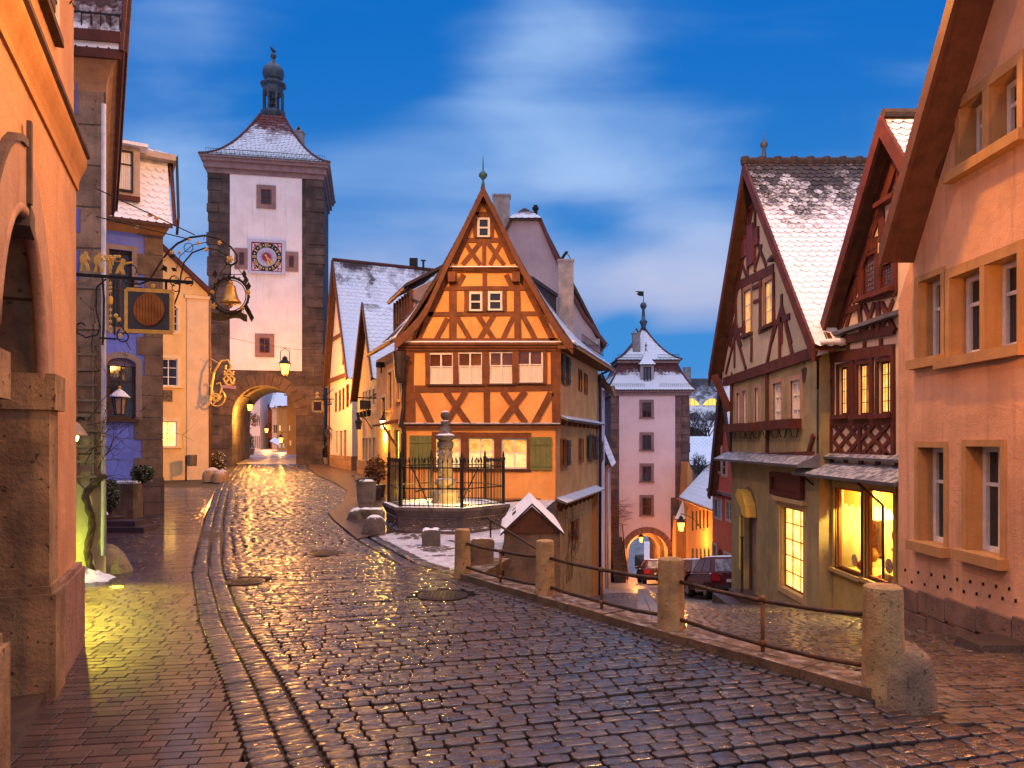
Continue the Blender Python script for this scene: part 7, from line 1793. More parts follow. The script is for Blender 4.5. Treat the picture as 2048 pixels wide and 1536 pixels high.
def ramp_right_houses():
 fc = Fc((P(1372, 1000, 47.5).x, 47.5), V((-.03, -1))); W = 10.5; ze = fc.uv(1395, 1002)[1]; sf = mat('orange_low_house', (.66, .3, .1), (.56, .24, .08), .88, 1.5, 40, .15, streak=.2)
 wins = [(1383 + 7.5 * k, 1022 - k, 1387 + 7.5 * k, 1062 - 1.5 * k) for k in range(5)] + [(1383 + 8 * k, 1096, 1387.5 + 8 * k, 1122) for k in range(5)]
 R = simple_house('orange_low_house', 'low orange lit house with snowy roof between pink tower and red house', fc, W, -8.5, ze, sf, wins, 5, frame=M_WOODW)
 roof(R, fc.p(-.2, ze, .4), fc.p(W, ze, .4), fc.p(W, ze + 2.6, -2), fc.p(-.2, ze + 2.6, -2), M_TILE_MIX, .24, .24)
 mb = MB(); c = fc.p(7.2, ze + 1.2, -.9); mb.box(c, (1.2, 1.2, 1.5), (0, 1, 0)); dm = mb.build('dormer', M_OCH, R); mb = MB(); mb.box(c + ZU * .82, (1.6, 1.6, .16), (0, 1, 0)); mb.build('dormer_roof', M_SNOW, dm); gutter(R, fc.p(-.2, ze - .05, .5), fc.p(W, ze - .05, .5), .08)
 f3 = Fc((P(1352, 1000, 48.2).x, 48.2), (1, 0)); z3 = f3.uv(1370, 1034)[1]; q = P(1372, 892, 49)
 mb = MB(); mb.hexa([f3.p(.0, -8), f3.p(1.4, -8), f3.p(1.4, -8, -1), f3.p(.0, -8, -1)], [f3.p(.0, z3), f3.p(1.4, z3), f3.p(1.4, z3, -1), f3.p(0, z3, -1)]); wg = mb.build('gable_wing', sf, R); roof(wg, f3.p(-.15, z3 - .1, .3), f3.p(1.5, z3 - .1, .3), f3.p(1.5, z3 + 1.5, -1), f3.p(.9, z3 + 1.5, -1), M_TILE_SNOW, .22, .22)
 mb = MB(); slab(mb, Fc((P(1371, 1000, 47.9).x, 47.9), (1, 0)), [(0, z3), (.45, z3), (.45, z3 + 3.0), (.16, z3 + 3.6)], -2, 0); mb.build('gable_wall', sf, R)
 rg = random.Random(6); p = P(1404, 1050, 44)
 t = thing('hanging_basket', 'hanging flower basket on the orange low house', 'flower basket', p); mb = MB(); mb.ball(p, .3, 10, 0, (1, 1, .5)); mb.build('basket', M_IRON, t); mb = MB(); leaf_cloud(mb, p + ZU * .15, .4, 120, .14, rg, (1, 1, .6), shell=.1); mb.build('plants', M_TWIG, t)
 fc = Fc((P(1425, 1000, 36.5).x, 36.5), V((.0, -1))); W = fc.uv(1500, 1000)[0]; ze = fc.uv(1455, 985)[1]; ap = fc.uv(1446, 775)
 M_REDH = mat('red_house_render', (.42, .10, .085), (.34, .08, .07), .88, 1.5, 40, .12, streak=.3)
 R = simple_house('red_gabled_house', 'dark red house with steep pointed gable behind the parked cars', fc, W, -7, ze, M_REDH, [(1430, 1000, 1443, 1035), (1453, 1005, 1465, 1040), (1426, 1090, 1433, 1125), (1450, 1110, 1466, 1128)], 6, frame=mat('greyish_frame', (.4, .36, .36), (.3, .27, .28), .6), surround=mat('grey_trim', (.42, .38, .36), (.34, .3, .3), .85), sw=.1, arch=[(1436, 1098, 1446, 1130)])
 f4 = fc.off(.25); f6 = fc.off(.6); ua, za = f6.uv(1441, 766); lo_ = f6.uv(1420, 968); uL, uR = ua - (ua - lo_[0]) * (za - ze + .2) / (za - lo_[1]), W; mb = MB()
 slab(mb, fc, [(uL + .4, ze - .05), (uR, ze - .05), (ua + .1, za)], -.05, .28); gb = mb.build('gable', M_REDH, R)
 r = fc.r(1447, 895, 1456, 945);
 for k in (-1, 0, 1): w_ = r[2] - r[0]; window(gb, fc.off(.28), (r[0] + k * (w_ * 1.1), r[1] - .1 * abs(k), r[2] + k * w_ * 1.1, r[3] - .5 * abs(k)), rec=-.03, nx=1, ny=2, frame=mat('greyish_frame', (.4, .36, .36)), surround=mat('grey_trim', (.42, .38, .36)), sw=.08)
 e = .35; roof(R, f4.p(uR + .3, ze - .2, e), f4.p(uR + .3, ze - .2, -5), f4.p(ua, za + .2, -5), f4.p(ua, za + .2, e), M_TILE_SNOW, .24, .24); roof(R, f4.p(uL, ze - .2, -5), f4.p(uL, ze - .2, e), f4.p(ua, za + .2, e), f4.p(ua, za + .2, -5), M_TILE_MIX, .24, .24)
 mb = MB(); mb.bar(f4.p(uL, ze - .3, e), f4.p(ua, za + .15, e), .08, .35); mb.bar(f4.p(uR + .3, ze - .3, e), f4.p(ua, za + .15, e), .08, .25); mb.build('verge_board', mat('near_black_timber', (.05, .02, .018), (.03, .015, .014), .7), R)
 mb = MB(); slab(mb, fc, [(0, ze - .1), (W, ze - .1), (W, ze + .05), (0, ze + .05)], .0, .3); mb.build('snow_ledge', mat('snowy_slate', (.12, .12, .15)), R)
 fg = Fc((7.95, 25.9), V((0, -1))); simple_house('grey_infill_house', 'narrow grey white house front between red and green houses', fg, 1.9, -5, 1.2, M_LIL, [(1490, 1060, 1500, 1110)], 4, frame=M_WHITE)
 def far_roof(name, label, px0, px1, yt, yb, Y, dep, m, base, tile=.5):
  a, b = P(px0, yb, Y), P(px1, yb, Y); t0, t1 = P(px0, yt, Y + dep), P(px1, yt, Y + dep); R = thing(name, label, 'house', ((a.x + b.x) / 2, Y, -10)); roof(R, a, b, t1, t0, m, tile, tile, lift=.05, nside=4)
  mb = MB(); mb.hexa([V((a.x, Y + .3, -11)), V((b.x, Y + .3, -11)), V((b.x, Y + 2 * dep, -11)), V((a.x, Y + 2 * dep, -11))], [V((a.x, Y + .3, a.z)), V((b.x, Y + .3, a.z)), V((b.x, Y + 2 * dep, a.z)), V((a.x, Y + 2 * dep, a.z))]); mb.build('wall', base, R); return R, a, b, t0, t1
 R, a, b, t0, t1 = far_roof('great_roof_house', 'far large house with huge snowy roof and glowing eyelid dormers', 1360, 1475, 757, 880, 95, 12, roof_mat('great_roof_tiles', (.05, .05, .06), (.03, .03, .04), .42, .85, .95, .35, .3), M_CREAM, .45)
 for px, py, lit in ((1381, 806, 1), (1424, 806, 1), (1387, 836, 0), (1432, 836, 0), (1391, 866, 0)):
  fr = (880 - py) / (880 - 757); p = P(px, py, 95 + 12 * fr - .9); w = 1.3; mb = MB(); n = 10
  fw = [p + V((w * (2 * k / n - 1), 0, .95 * math.sin(math.pi * k / n) ** .8 - .3)) for k in range(n + 1)]
  for q, r_ in zip(fw, fw[1:]): mb.face([q, r_, r_ + V((0, 4, .9)), q + V((0, 4, .9))]); mb.face([q * 1 + V((0, -.25, .12)), r_ + V((0, -.25, .12)), r_ + V((0, .2, .22)), q + V((0, .2, .22))])
  dm = mb.build('eyelid_dormer', mat('dormer_snow_cap', (.5, .5, .56), (.2, .19, .22), .8, .9, 9, .1), R); mb = MB(); mb.face([x + V((0, .05, 0)) for x in fw]); pn = mb.build('pane', emit('dormer_glow', (1, .62, .12), 1.4) if lit else mat('dark_louvre', (.05, .03, .03), (.03, .02, .02), .8), dm)
  mb = MB()
  for k in range(3, n - 1, 2): mb.bar(fw[k] + V((0, -.02, 0)), V((fw[k].x, fw[k].y - .02, p.z - .3)), .05, .05)
  mb.build('glazing_bars', M_IRON, dm)
 q = P(1374, 770, 104); chimney(R, (q.x, q.y, q.z - 1), .9, .9, 3.4, M_CHIM, cap=False)
 far_roof('snowy_barn', 'plain snow covered barn roof beyond the pink tower wall', 1372, 1440, 873, 930, 70, 5, roof_mat('full_snow_tiles', (.1, .04, .035), (.06, .03, .03), 2, 3, 1.0), M_SAND, .4)
 far_roof('gate_view_house', 'house with white snowy roof framed inside the lower arch', 1288, 1350, 1083, 1127, 58, 2.2, roof_mat('full_snow_tiles', (.1, .04, .035), (.06, .03, .03), 2, 3, 1.0), M_WOODDARK, .4)
 far_roof('distant_farmhouse', 'distant snow roofed house left of the pink tower', 1205, 1226, 812, 840, 90, 3, M_TILE_SNOW, M_BRICKR, .4)
 for k, (px, py, Y, h, lb) in enumerate(((1384, 880, 84, 5.0, 'bare winter tree before the great snowy roof near the pink tower'), (1402, 882, 82, 4.6, 'bare winter tree in front of the great roof, middle of three'), (1420, 880, 86, 4.8, 'bare winter tree before the great roof near the red gable'), (1400, 962, 62, 3.4, 'snowy tangled shrub tree above the orange low house'), (1198, 850, 110, 9, 'blue grey bare tree between lilac house and pink tower'))):
  p = P(px, py, Y); t = thing('bare_tree', lb, 'tree', p, 'bare trees around the lower gate'); mb = MB(); cr = MB()
  def br(m_, p, d, L, r, dep):
   q = p + d * L; m_.tube([p, p.lerp(q, .5) + V((rg.uniform(-.05, .05), 0, .03)) * L, q], [r, r * .8, r * .6], 4)
   if dep > 0:
    for _ in range(3 if dep > 1 else 4): br(cr, p.lerp(q, rg.uniform(.45, 1)), (d + V((rg.uniform(-.9, .9), rg.uniform(-.6, .6), rg.uniform(-.35, .6)))).normalized(), L * .62, r * .55, dep - 1)
  for j in range(3): br(mb, p - ZU * 1, V((rg.uniform(-.35, .35), 0, 1)).normalized(), h * .5, .12, 4)
  mb.build('trunk', M_TWIG, t); cr.build('crown', mat('snowy_twig', (.10, .08, .08), (.06, .05, .055), .85, 5, 30, .1, snow=.7, snow_lo=.5), t)
ramp_right_houses()
def car(name, label, p, ang, paint, L=4.1, Wd=1.72, H=1.46, hatch=.25, grp='cars parked along the ramp'):
 z0 = rz(p[1]); t = thing(name, label, 'car', (p[0], p[1], z0), grp); sl = (rz(p[1] + 2) - rz(p[1] - 2)) / 4
 f = V((math.sin(ang), math.cos(ang), sl)).normalized(); s = V((math.cos(ang), -math.sin(ang), 0)); u = s.cross(f)
 o = V((p[0], p[1], z0)); T = lambda x, y, z: o + f * y + s * x + u * z
 low = [(-L / 2, .42), (-L / 2 + .02, .62), (-L / 2 + .05, .9), (-L / 2 + .12, .93), (L * .16, .93), (L * .3, .9), (L * .47, .72), (L / 2, .5), (L / 2, .3), (-L / 2 + .05, .28)]
 mb = MB(); prof = low; n = len(prof); rings = []
 for x, k in ((-Wd / 2 + .09, .955), (-Wd / 2, .985), (-Wd / 2 + .0, 1), (Wd / 2, 1), (Wd / 2, .985), (Wd / 2 - .09, .955)):
  kk = 1 if abs(x) > Wd / 2 - .02 else .985
  rings.append(mb.add([T(x, y * (kk if abs(x) > Wd / 2 - .05 else 1.0), .3 + (z - .3) * (1 if abs(x) < Wd / 2 - .02 else .97)) for y, z in prof]))
 for A, B in zip(rings, rings[1:]): mb.quads([(A + i, A + (i + 1) % n, B + (i + 1) % n, B + i) for i in range(n)])
 mb.quads([tuple(rings[0] + i for i in range(n)), tuple(rings[-1] + i for i in reversed(range(n)))]); body = mb.build('body', paint, t)
 y0, y1, y2, y3 = -L / 2 + .06, L * .2, -L / 2 + hatch + .12, L * .02; zb, zr = .92, H
 lo = [(-Wd / 2 + .07, y0), (Wd / 2 - .07, y0), (Wd / 2 - .06, y1), (-Wd / 2 + .06, y1)]; hi = [(-Wd / 2 + .24, y2), (Wd / 2 - .24, y2), (Wd / 2 - .24, y3), (-Wd / 2 + .24, y3)]
 mb = MB(); mb.hexa([T(x, y, zb) for x, y in lo], [T(x, y, zr) for x, y in hi]); cab = mb.build('cabin', paint, t)
 mb = MB(); K = 6; g = lambda i, j: T((-1 + 2 * i / K) * (Wd / 2 - .25), y2 + (y3 - y2) * j / K, zr + .01 + .055 * (1 - (2 * i / K - 1) ** 4) * (1 - (2 * j / K - 1) ** 4))
 for i in range(K):
  for j in range(K): mb.face([g(i, j), g(i + 1, j), g(i + 1, j + 1), g(i, j + 1)])
 mb.build('roof_snow', M_SNOW, cab, True)
 def quad(q, nm, m, off=.012):
  q = [V(x) for x in q]; nn = (q[1] - q[0]).cross(q[3] - q[0]).normalized(); c = sum(q, V()) / 4
  if nn.dot(c - T(0, (y0 + y1) / 2, 1)) < 0: nn = -nn
  mb = MB(); mb.hexa([x - nn * .01 for x in q], [x + nn * off for x in q]); return mb.build(nm, m, t)
 def lerp4(A, B, C, D_, a, b, c, d): return [A.lerp(B, x).lerp(D_.lerp(C, x), y) for x, y in ((a, c), (b, c), (b, d), (a, d))]
 frost = mat('frosted_car_glass', (.10, .10, .12), (.28, .29, .33), .35, 4, 30, .1)
 Lo = [T(x, y, zb) for x, y in lo]; Hi = [T(x, y, zr) for x, y in hi]
 quad(lerp4(Lo[0], Lo[1], Hi[1], Hi[0], .08, .92, .1, .85), 'rear_window', frost)
 for A, B, C, D_ in ((Lo[3], Lo[0], Hi[0], Hi[3]), (Lo[1], Lo[2], Hi[2], Hi[1])):
  quad(lerp4(A, B, C, D_, .1, .48, .1, .86), 'side_window', M_GLASSB); quad(lerp4(A, B, C, D_, .54, .9, .1, .86), 'side_window', M_GLASSB)
 quad(lerp4(Lo[2], Lo[3], Hi[3], Hi[2], .08, .92, .1, .88), 'windscreen', M_GLASSB)
 for sx in (-1, 1):
  mb = MB(); c = T(sx * (Wd / 2 - .17), -L / 2 + .02, .78); a, b, d = s * .15, f * .06, u * .13; mb.hexa([c - a - b - d, c + a - b - d, c + a + b - d, c - a + b - d], [c - a * .8 - b + d, c + a * .8 - b + d, c + a + b + d, c - a + b + d]); mb.build('tail_light', mat('tail_light_red', (.35, .015, .02), (.22, .01, .015), .25, 5, 30, 0), t)
  mb = MB(); mb.ball(T(sx * (Wd / 2 + .1), L * .16, .98), .1, 8, 0, (1.2, .7, .8)); mb.build('mirror', paint, t, True)
  for y in (-L * .31, L * .31):
   c = T(sx * (Wd / 2 - .1), y, .3); ring_ = [(c + (f * math.cos(q) + u * math.sin(q)) * .3) for q in [k * math.pi / 9 for k in range(18)]]; mb = MB(); mb.hexa([x - s * .1 for x in ring_], [x + s * .115 for x in ring_]); w = mb.build('wheel', mat('tyre_rubber', (.015, .015, .016), (.025, .024, .024), .8), t)
   ring2 = [(c + (f * math.cos(q) + u * math.sin(q)) * .19 + s * sx * .12) for q in [k * math.pi / 9 for k in range(18)]]; mb = MB(); mb.hexa(ring2, [x + s * sx * .012 for x in ring2]); mb.build('rim', mat('alloy', (.3, .3, .32), (.2, .2, .22), .4, metal=.6), w)
 quad([T(x, -L / 2 - .0, z) for x, z in ((-.85 * Wd / 2, .36), (.85 * Wd / 2, .36), (.85 * Wd / 2, .52), (-.85 * Wd / 2, .52))], 'bumper', mat('dark_bumper', (.03, .025, .028), (.05, .04, .045), .5), .07); quad([T(x, -L / 2 - .0, z) for x, z in ((-.26, .6), (.26, .6), (.26, .71), (-.26, .71))], 'number_plate', mat('blank_plate', (.5, .5, .5), (.4, .4, .4), .5), .03)
 return t
PAINT = lambda n, c: mat(n, c, tuple(x * .75 for x in c), .28, 3, 40, .02, metal=.35, spec=.6, snow=.75, snow_lo=.86)
q = P(1458, 1200, 26.0); car('parked_car', 'dark red hatchback parked nearest the green house corner', (7.85, 28.2), -.05, PAINT('red_car_paint', (.11, .010, .014)), 3.7, 1.66, 1.5, .3)
q = P(1404, 1188, 29.6); car('parked_car', 'silver grey estate car parked behind the dark red hatchback', (8.3, 33.0), -.02, PAINT('silver_car_paint', (.16, .13, .14)), 4.4, 1.74, 1.48, .4)
q = P(1381, 1175, 35); car('parked_car', 'pale blue snowy car farthest in the row on the ramp', (8.75, 38.4), .0, PAINT('blue_car_paint', (.22, .25, .32)), 4.2, 1.72, 1.45, .35)
q = P(1322, 1172, 43); car('parked_car', 'small red car half hidden by the middle railing post before the arch', (q.x, 45), .05, PAINT('orange_car_paint', (.10, .02, .014)), 3.8, 1.7, 1.45, .3)
RZ_SAVE = RZ; RZ = [(0, .95), (62, gz(62)), (100, gz(100))]
q = P(457, 905, 64); car('parked_car', 'pale blue car parked on the left beyond the clock tower gate', (P(459, 905, 66).x, 66), .5, PAINT('blue_car_paint', (.22, .25, .32)), 4.1, 1.7, 1.45, .3, None); RZ = RZ_SAVE
# ================================================================ RIGHT ROW: green, beige and pink gabled houses
M_GRN = mat('olive_render', (.37, .31, .16), (.26, .22, .12), .88, 1.6, 50, .2, streak=.35)
M_GRNP = mat('pale_olive_panel', (.52, .46, .33), (.44, .39, .28), .88, 1.6, 50, .12, streak=.15)
M_BEI = mat('cream_infill', (.68, .52, .38), (.6, .45, .33), .88, 1.6, 50, .12)
M_PNK = mat('salmon_render', (.68, .385, .235), (.5, .28, .165), .88, .8, 55, .35, streak=.4)
M_LEADR = mat('snowy_lead_canopy', (.15, .16, .2), (.1, .11, .14), .45, 3, 40, .1, snow=.5, snow_lo=.82)
M_REDD = mat('red_timber_shade', (.12, .026, .018), (.075, .02, .015), .7, 4, 50, .1, streak=.2)
XG, XO = 6.6, 6.22
FG = Fc((XG, 26.0), (0, -1)); FO = Fc((XO, 26.0), (0, -1)); FB = Fc((6.9, 26.0), (0, -1)); FOB = Fc((6.55, 26.0), (0, -1))
def gable_roof(R, fo, ap, l, r, m, depth, mid=None, tile=.2, back=0.0, thickv=.34, mv=None):
 """roof of a gable facing the street: verge boards with a deep soffit, two tiled slopes running back"""
 A, L_, R_ = fo.uv(*ap), fo.uv(*l), fo.uv(*r); B = -fo.N * depth
 pts_r = [fo.p(*A)] + [fo.p(*fo.uv(*q)) for q in (mid or [])] + [fo.p(*R_)]
 if not back: snow_edge(R, fo.p(*R_) + V((.1, -.02, .06)), fo.p(*R_) + B + V((0, -.02, .06)), .08)
 roof(R, fo.p(*R_), fo.p(*R_) + B, fo.p(*A) + B, fo.p(*A), m, tile, tile * .9, lift=.03, nside=6)
 roof(R, fo.p(*L_) + B, fo.p(*L_), fo.p(*A), fo.p(*A) + B, m, tile * 1.6, tile * 1.5)
 for p, q in ((fo.p(*L_), fo.p(*A)), (fo.p(*A), fo.p(*R_))):
  mb = MB(); d = fo.N
  mb.hexa([p + d * .06 - ZU * thickv, p + d * .0 - ZU * thickv, q - ZU * thickv, q + d * .06 - ZU * thickv], [p + d * .06 + ZU * .04, p + ZU * .04, q + ZU * .04, q + d * .06 + ZU * .04]); mb.build('verge_board', M_RED, R)
  mb = MB(); z = -thickv * .35; mb.face([p + ZU * z, q + ZU * z, q - d * .4 + ZU * z, p - d * .4 + ZU * z]); mb.build('soffit', M_REDD, R)
def green_house():
 g = lambda x, y: FG.uv(x, y); uL, uR = g(1463, 900)[0], g(1638, 900)[0]; g0 = -3.6
 R = thing('green_house', 'olive green half-timbered house with snowy tiled roof on the ramp', 'house', (XG, FG.p(uR, 0).y, -1.6))
 z1 = g(1550, 920)[1]; z2 = g(1550, 738)[1]; z3 = g(1500, 575)[1] - .15; cu = (uL + uR) / 2
 w1 = [FG.r(*r) for r in ((1477, 786, 1484, 858), (1489, 782, 1497, 858), (1514, 776, 1522, 856), (1551, 766, 1568, 851), (1586, 761, 1606, 848))]
 w2 = [FG.r(*r) for r in ((1495, 580, 1509, 668), (1537, 562, 1552, 650))]
 sh = FG.r(1561, 1017, 1608, 1184); dr = FG.r(1488, 985, 1508, 1205); sd = FG.r(1478, 1030, 1486, 1140)
 mb = MB(); wall(mb, FG, [(uL, g0), (uR, g0), (uR, z1), (uL, z1)], [rectpoly(sh), archpoly(dr[0], g0 + .2, dr[2], dr[3], dr[3] - .5), rectpoly(sd)], .22)
 wall(mb, FG, [(uL, z1), (uR, z1), (uR, z2), (uL, z2)], [rectpoly(r) for r in w1], .14, 0, d=.05)
 mb.build('wall', M_GRN, R)
 ap = FO.uv(1490, 345); uA = ap[0]; za = ap[1]; zl = FO.uv(1420, 750)[1]; zr = FO.uv(1630, 690)[1]
 fL, fR = FO.uv(1420, 750)[0], FO.uv(1630, 690)[0]
 mb = MB(); out = [(fL + .35, z2), (fR - .05, z2), (fR - .05, zr + .15), (uA, za - .35), (fL + .35, zl + .3)]
 wall(mb, FG, out, [rectpoly(r) for r in w2], .12, 0, d=.09); mb.build('gable_wall', M_GRNP, R)
 mb = MB(); mb.face([FG.p(uL, g0), FG.p(uL, g0, -7), FG.p(uL, z2, -7), FG.p(uL, z2)]); mb.build('side_wall', M_GRN, R); mb = MB(); mb.face([FG.p(uR, g0), FG.p(uR, g0, -7), FG.p(uR, z2 + .5, -7), FG.p(uR, z2 + .5)]); mb.build('side_wall', M_GRN, R)
 T = MB()
 def t(x0, y0, x1, y1, w, d=.12): timber(T, FG, g(x0, y0), g(x1, y1), w, d)
 c = lambda a, b: (1400 + a * .2994, 220 + b * .2994)
 def tc(a, b, w, d=.12): t(*c(*a), *c(*b), w, d)
 for a, b, w in [((205, 1205), (520, 1060), .24), ((185, 1500), (320, 1460), .14), ((420, 1480), (630, 1375), .14), ((265, 1200), (265, 1530), .13), ((350, 680), (345, 1110), .12), ((395, 640), (395, 1080), .12), ((330, 670), (385, 640), .12), ((345, 690), (345, 1040), .1),
     ((275, 930), (345, 890), .12), ((275, 925), (335, 1110), .1), ((335, 890), (262, 1150), .1), ((395, 850), (470, 1040), .1), ((440, 900), (395, 1060), .1), ((430, 1100), (430, 1470), .13), ((310, 1190), (315, 1500), .1), ((520, 1085), (525, 1430), .1),
     ((380, 1190), (440, 1160), .1), ((383, 1285), (430, 1265), .1), ((575, 1310), (510, 1540), .12), ((575, 1310), (640, 1560), .12), ((575, 1230), (575, 1560), .11), ((262, 1400), (225, 1580), .11), ((262, 1400), (300, 1580), .11), ((262, 1400), (200, 1600), .09),
     ((315, 740), (315, 880), .1), ((300, 765), (345, 740), .09), ((395, 780), (420, 860), .1)]: tc(a, b, w)
 for a, b in (((195, 40), (195, 245)), ((200, 80), (150, 275)), ((205, 80), (255, 250)), ((285, 90), (283, 215)), ((405, 20), (365, 225)), ((432, 10), (432, 200)), ((462, 15), (500, 185)), ((125, 150), (118, 260))): t(1400 + a[0] * .3906, 640 + a[1] * .3906, 1400 + b[0] * .3906, 640 + b[1] * .3906, .11)
 t(1455, 764, 1640, 704, .26, .14); t(1540, 740, 1540, 915, .14, .1); t(1464, 912, 1634, 908, .12, .1); t(1634, 870, 1622, 915, .12, .1); t(1470, 745, 1466, 905, .12, .1)
 ve = (za - zr) / (uA - fR); vw = (za - zl) / (uA - fL)
 timber(T, FG, (uA, za - .5), (fR - .1, zr + .0), .2, .1); timber(T, FG, (uA, za - .5), (fL + .4, zl + .1), .2, .1)
 T.build('timber_frame', M_RED, R)
 s = MB(); r = FG.r(1504, 450, 1517, 530); slab(s, FG, rectpoly(r), .09, .16); slab(s, FG, rectpoly(FG.r(1491, 482, 1500, 515)), .09, .15); slab(s, FG, rectpoly(FG.r(1519, 455, 1526, 490)), .09, .15); s.build('loft_shutters', mat('mauve_shutter', (.16, .05, .06), (.12, .04, .05), .7, 5, 50, .15), R)
 for r in w2: window(R, FG.off(.09), r, rec=.04, nx=2, ny=3, fd=.01, pg=.01, pane=emit('lit_upper_pane', (1, .55, .12), 1.1, .5, 6, (.6, .25, .05)), surround=mat('tan_trim', (.34, .2, .13), (.26, .16, .1), .8), sw=.12, sill=M_RED)
 for r in w1: window(R, FG.off(.05), r, rec=.06, nx=2, ny=3, surround=mat('mauve_trim', (.42, .27, .2), (.34, .22, .17), .85), sw=.12, curtain=M_LACE, cur_h=.95, fw=.07)
 w = window(R, FG, sh, rec=.12, nx=3, ny=5, fw=.05, mw=.022, fd=.01, pg=.01, frame=mat('orange_wood_frame', (.3, .1, .03), (.22, .07, .02), .6), pane=emit('lit_shop_pane', (1, .70, .2), 2.6, .6, 5, (1, .34, .05)), surround=mat('beige_window_trim', (.5, .36, .18), (.42, .3, .15), .85), sw=.14)
 mb = MB(); slab(mb, FG, [(sh[0] - .22, sh[3] + .14), (sh[2] + .2, sh[3] + .14), (sh[2] + .2, sh[3] + .24), (sh[0] - .22, sh[3] + .24)], -.02, .14); mb.build('window_hood', mat('beige_window_trim', (.5, .36, .18)), R)
 rg = random.Random(77); fi = FG.off(-.10)
 for k in range(14):
  u = sh[0] + (sh[2] - sh[0]) * rg.uniform(.12, .88); v = sh[1] + (sh[3] - sh[1]) * rg.uniform(.08, .75);
 mb = MB(); slab(mb, FG, archpoly(dr[0] + .03, g0 + .2, dr[2] - .03, dr[3] - .03, dr[3] - .5), -.2, -.14); mb.build('door', M_WOODDARK, R)
 mb = MB(); n_in = archpoly(dr[0], -2.4, dr[2], dr[3], dr[3] - .5)[1:]; n_out = archpoly(dr[0] - .16, -2.4, dr[2] + .16, dr[3] + .16, dr[3] - .5)[1:]; ring(mb, FG, n_in, n_out, -.02, .04, 0, False); mb.build('door_surround', mat('dark_olive_trim', (.2, .16, .12), (.15, .12, .09), .85), R)
 window(R, FG, sd, rec=.1, nx=1, ny=1, pane=emit('lit_side_pane', (1, .7, .12), 3), frame=M_WOODDARK, name='side_light')
 mb = MB(); sc = [(1483, 985), (1475, 978), (1470, 990), (1475, 1003), (1481, 1015), (1483, 1030), (1492, 1035), (1490, 1010)]; slab(mb, FG.off(.3), [FG.off(.3).uv(*q) for q in sc], -.28, 0); mb.build('scrolled_bracket', mat('lit_ochre_bracket', (.6, .4, .08), (.5, .33, .06), .7), R)
 mb = MB(); K = 10
 for k in range(K):
  ua, ub = uL - .15 + (uR - uL + .2) * k / K, uL - .15 + (uR - uL + .2) * (k + 1) / K - .006
  mb.hexa([FG.p(ua, z1 - .1, .48), FG.p(ub, z1 - .1, .48), FG.p(ub, z1 - .1, 0), FG.p(ua, z1 - .1, 0)], [FG.p(ua, z1 - .04, .5), FG.p(ub, z1 - .04, .5), FG.p(ub, z1 + .2, 0), FG.p(ua, z1 + .2, 0)])
 mb.build('lead_canopy', M_LEADR, R)
 gable_roof(R, FO, (1490, 325), (1420, 750), (1630, 690), roof_mat('green_house_tiles', (.075, .05, .045), (.03, .025, .027), .58, .84, .97, .45, .34), 6.5, tile=.205)
 mb = MB(); A, B = FO.p(*FO.uv(1490, 322)), FO.p(*FO.uv(1490, 322)) + V((6.5, 0, 0)); mb.tube([A, B], .1, 8)
 for k in range(15): mb.lathe(A.lerp(B, k / 15) - V((0, 0, 0)), [(.11, -.1), (.13, .0), (.11, .1)], 8)
 mb.build('ridge_tiles', mat('dark_ridge', (.06, .045, .045), (.035, .03, .03), .8, 6, 30, .4, snow=.25), R)
 q = P(1528, 325, FO.p(FO.uv(1490, 325)[0], 0).y); mb = MB(); k = q.y / F; mb.lathe(q, [(6 * k, -.1), (4 * k, 20 * k), (3 * k, 28 * k), (7.5 * k, 33 * k), (7.5 * k, 37 * k), (3 * k, 44 * k), (1 * k, 48 * k), (.4 * k, 62 * k)], 10); mb.build('roof_finial', M_LEAD, R, True)
 mb = MB(); a = FO.uv(1549, 524); mb.bar(FO.p(a[0] - .1, a[1] + .1, .1), FO.p(a[0] + .0, a[1] + .12, -.55), .5, .06); mb.build('roof_hatch', M_IRON, R)
 mb = MB(); mb.bar(FG.p(uL, z2 - .9, .05), FG.p(uL - .1, z2 + .2, .5), .16, .2); mb.build('corbel', M_RED, R)
 for (x0, x1, y, lb) in ((1466, 1500, 856, 'row of dark red flower boxes under the three narrow green house windows'), (1500, 1526, 855, 'dark red flower box under the middle window of the green house'), (1536, 1564, 852, 'dark red flower box on scroll brackets, left of the wide pair'), (1567, 1606, 849, 'longest dark red flower box near the green house downpipe')):
  f = FG.off(.05); a, b = f.uv(x0, y)[0], f.uv(x1, y)[0]; v = f.uv((x0 + x1) / 2, y)[1]; t_ = thing('flower_box', lb, 'flower box', f.p(a, v, 0), 'flower boxes on the green house'); mb = MB(); slab(mb, f, [(a, v - .1), (b, v - .1), (b, v + .12), (a, v + .12)], .03, .3); mb.build('box', M_RED, t_)
  mb = MB()
  for k in (.2, .8): u = a + (b - a) * k; mb.tube([f.p(u, v - .1, .02), f.p(u, v - .3, .06), f.p(u, v - .28, .16), f.p(u, v - .12, .2)], .012, 5)
  mb.build('bracket', M_IRON, t_)
 return uR, z1
UGR, ZGC = green_house()
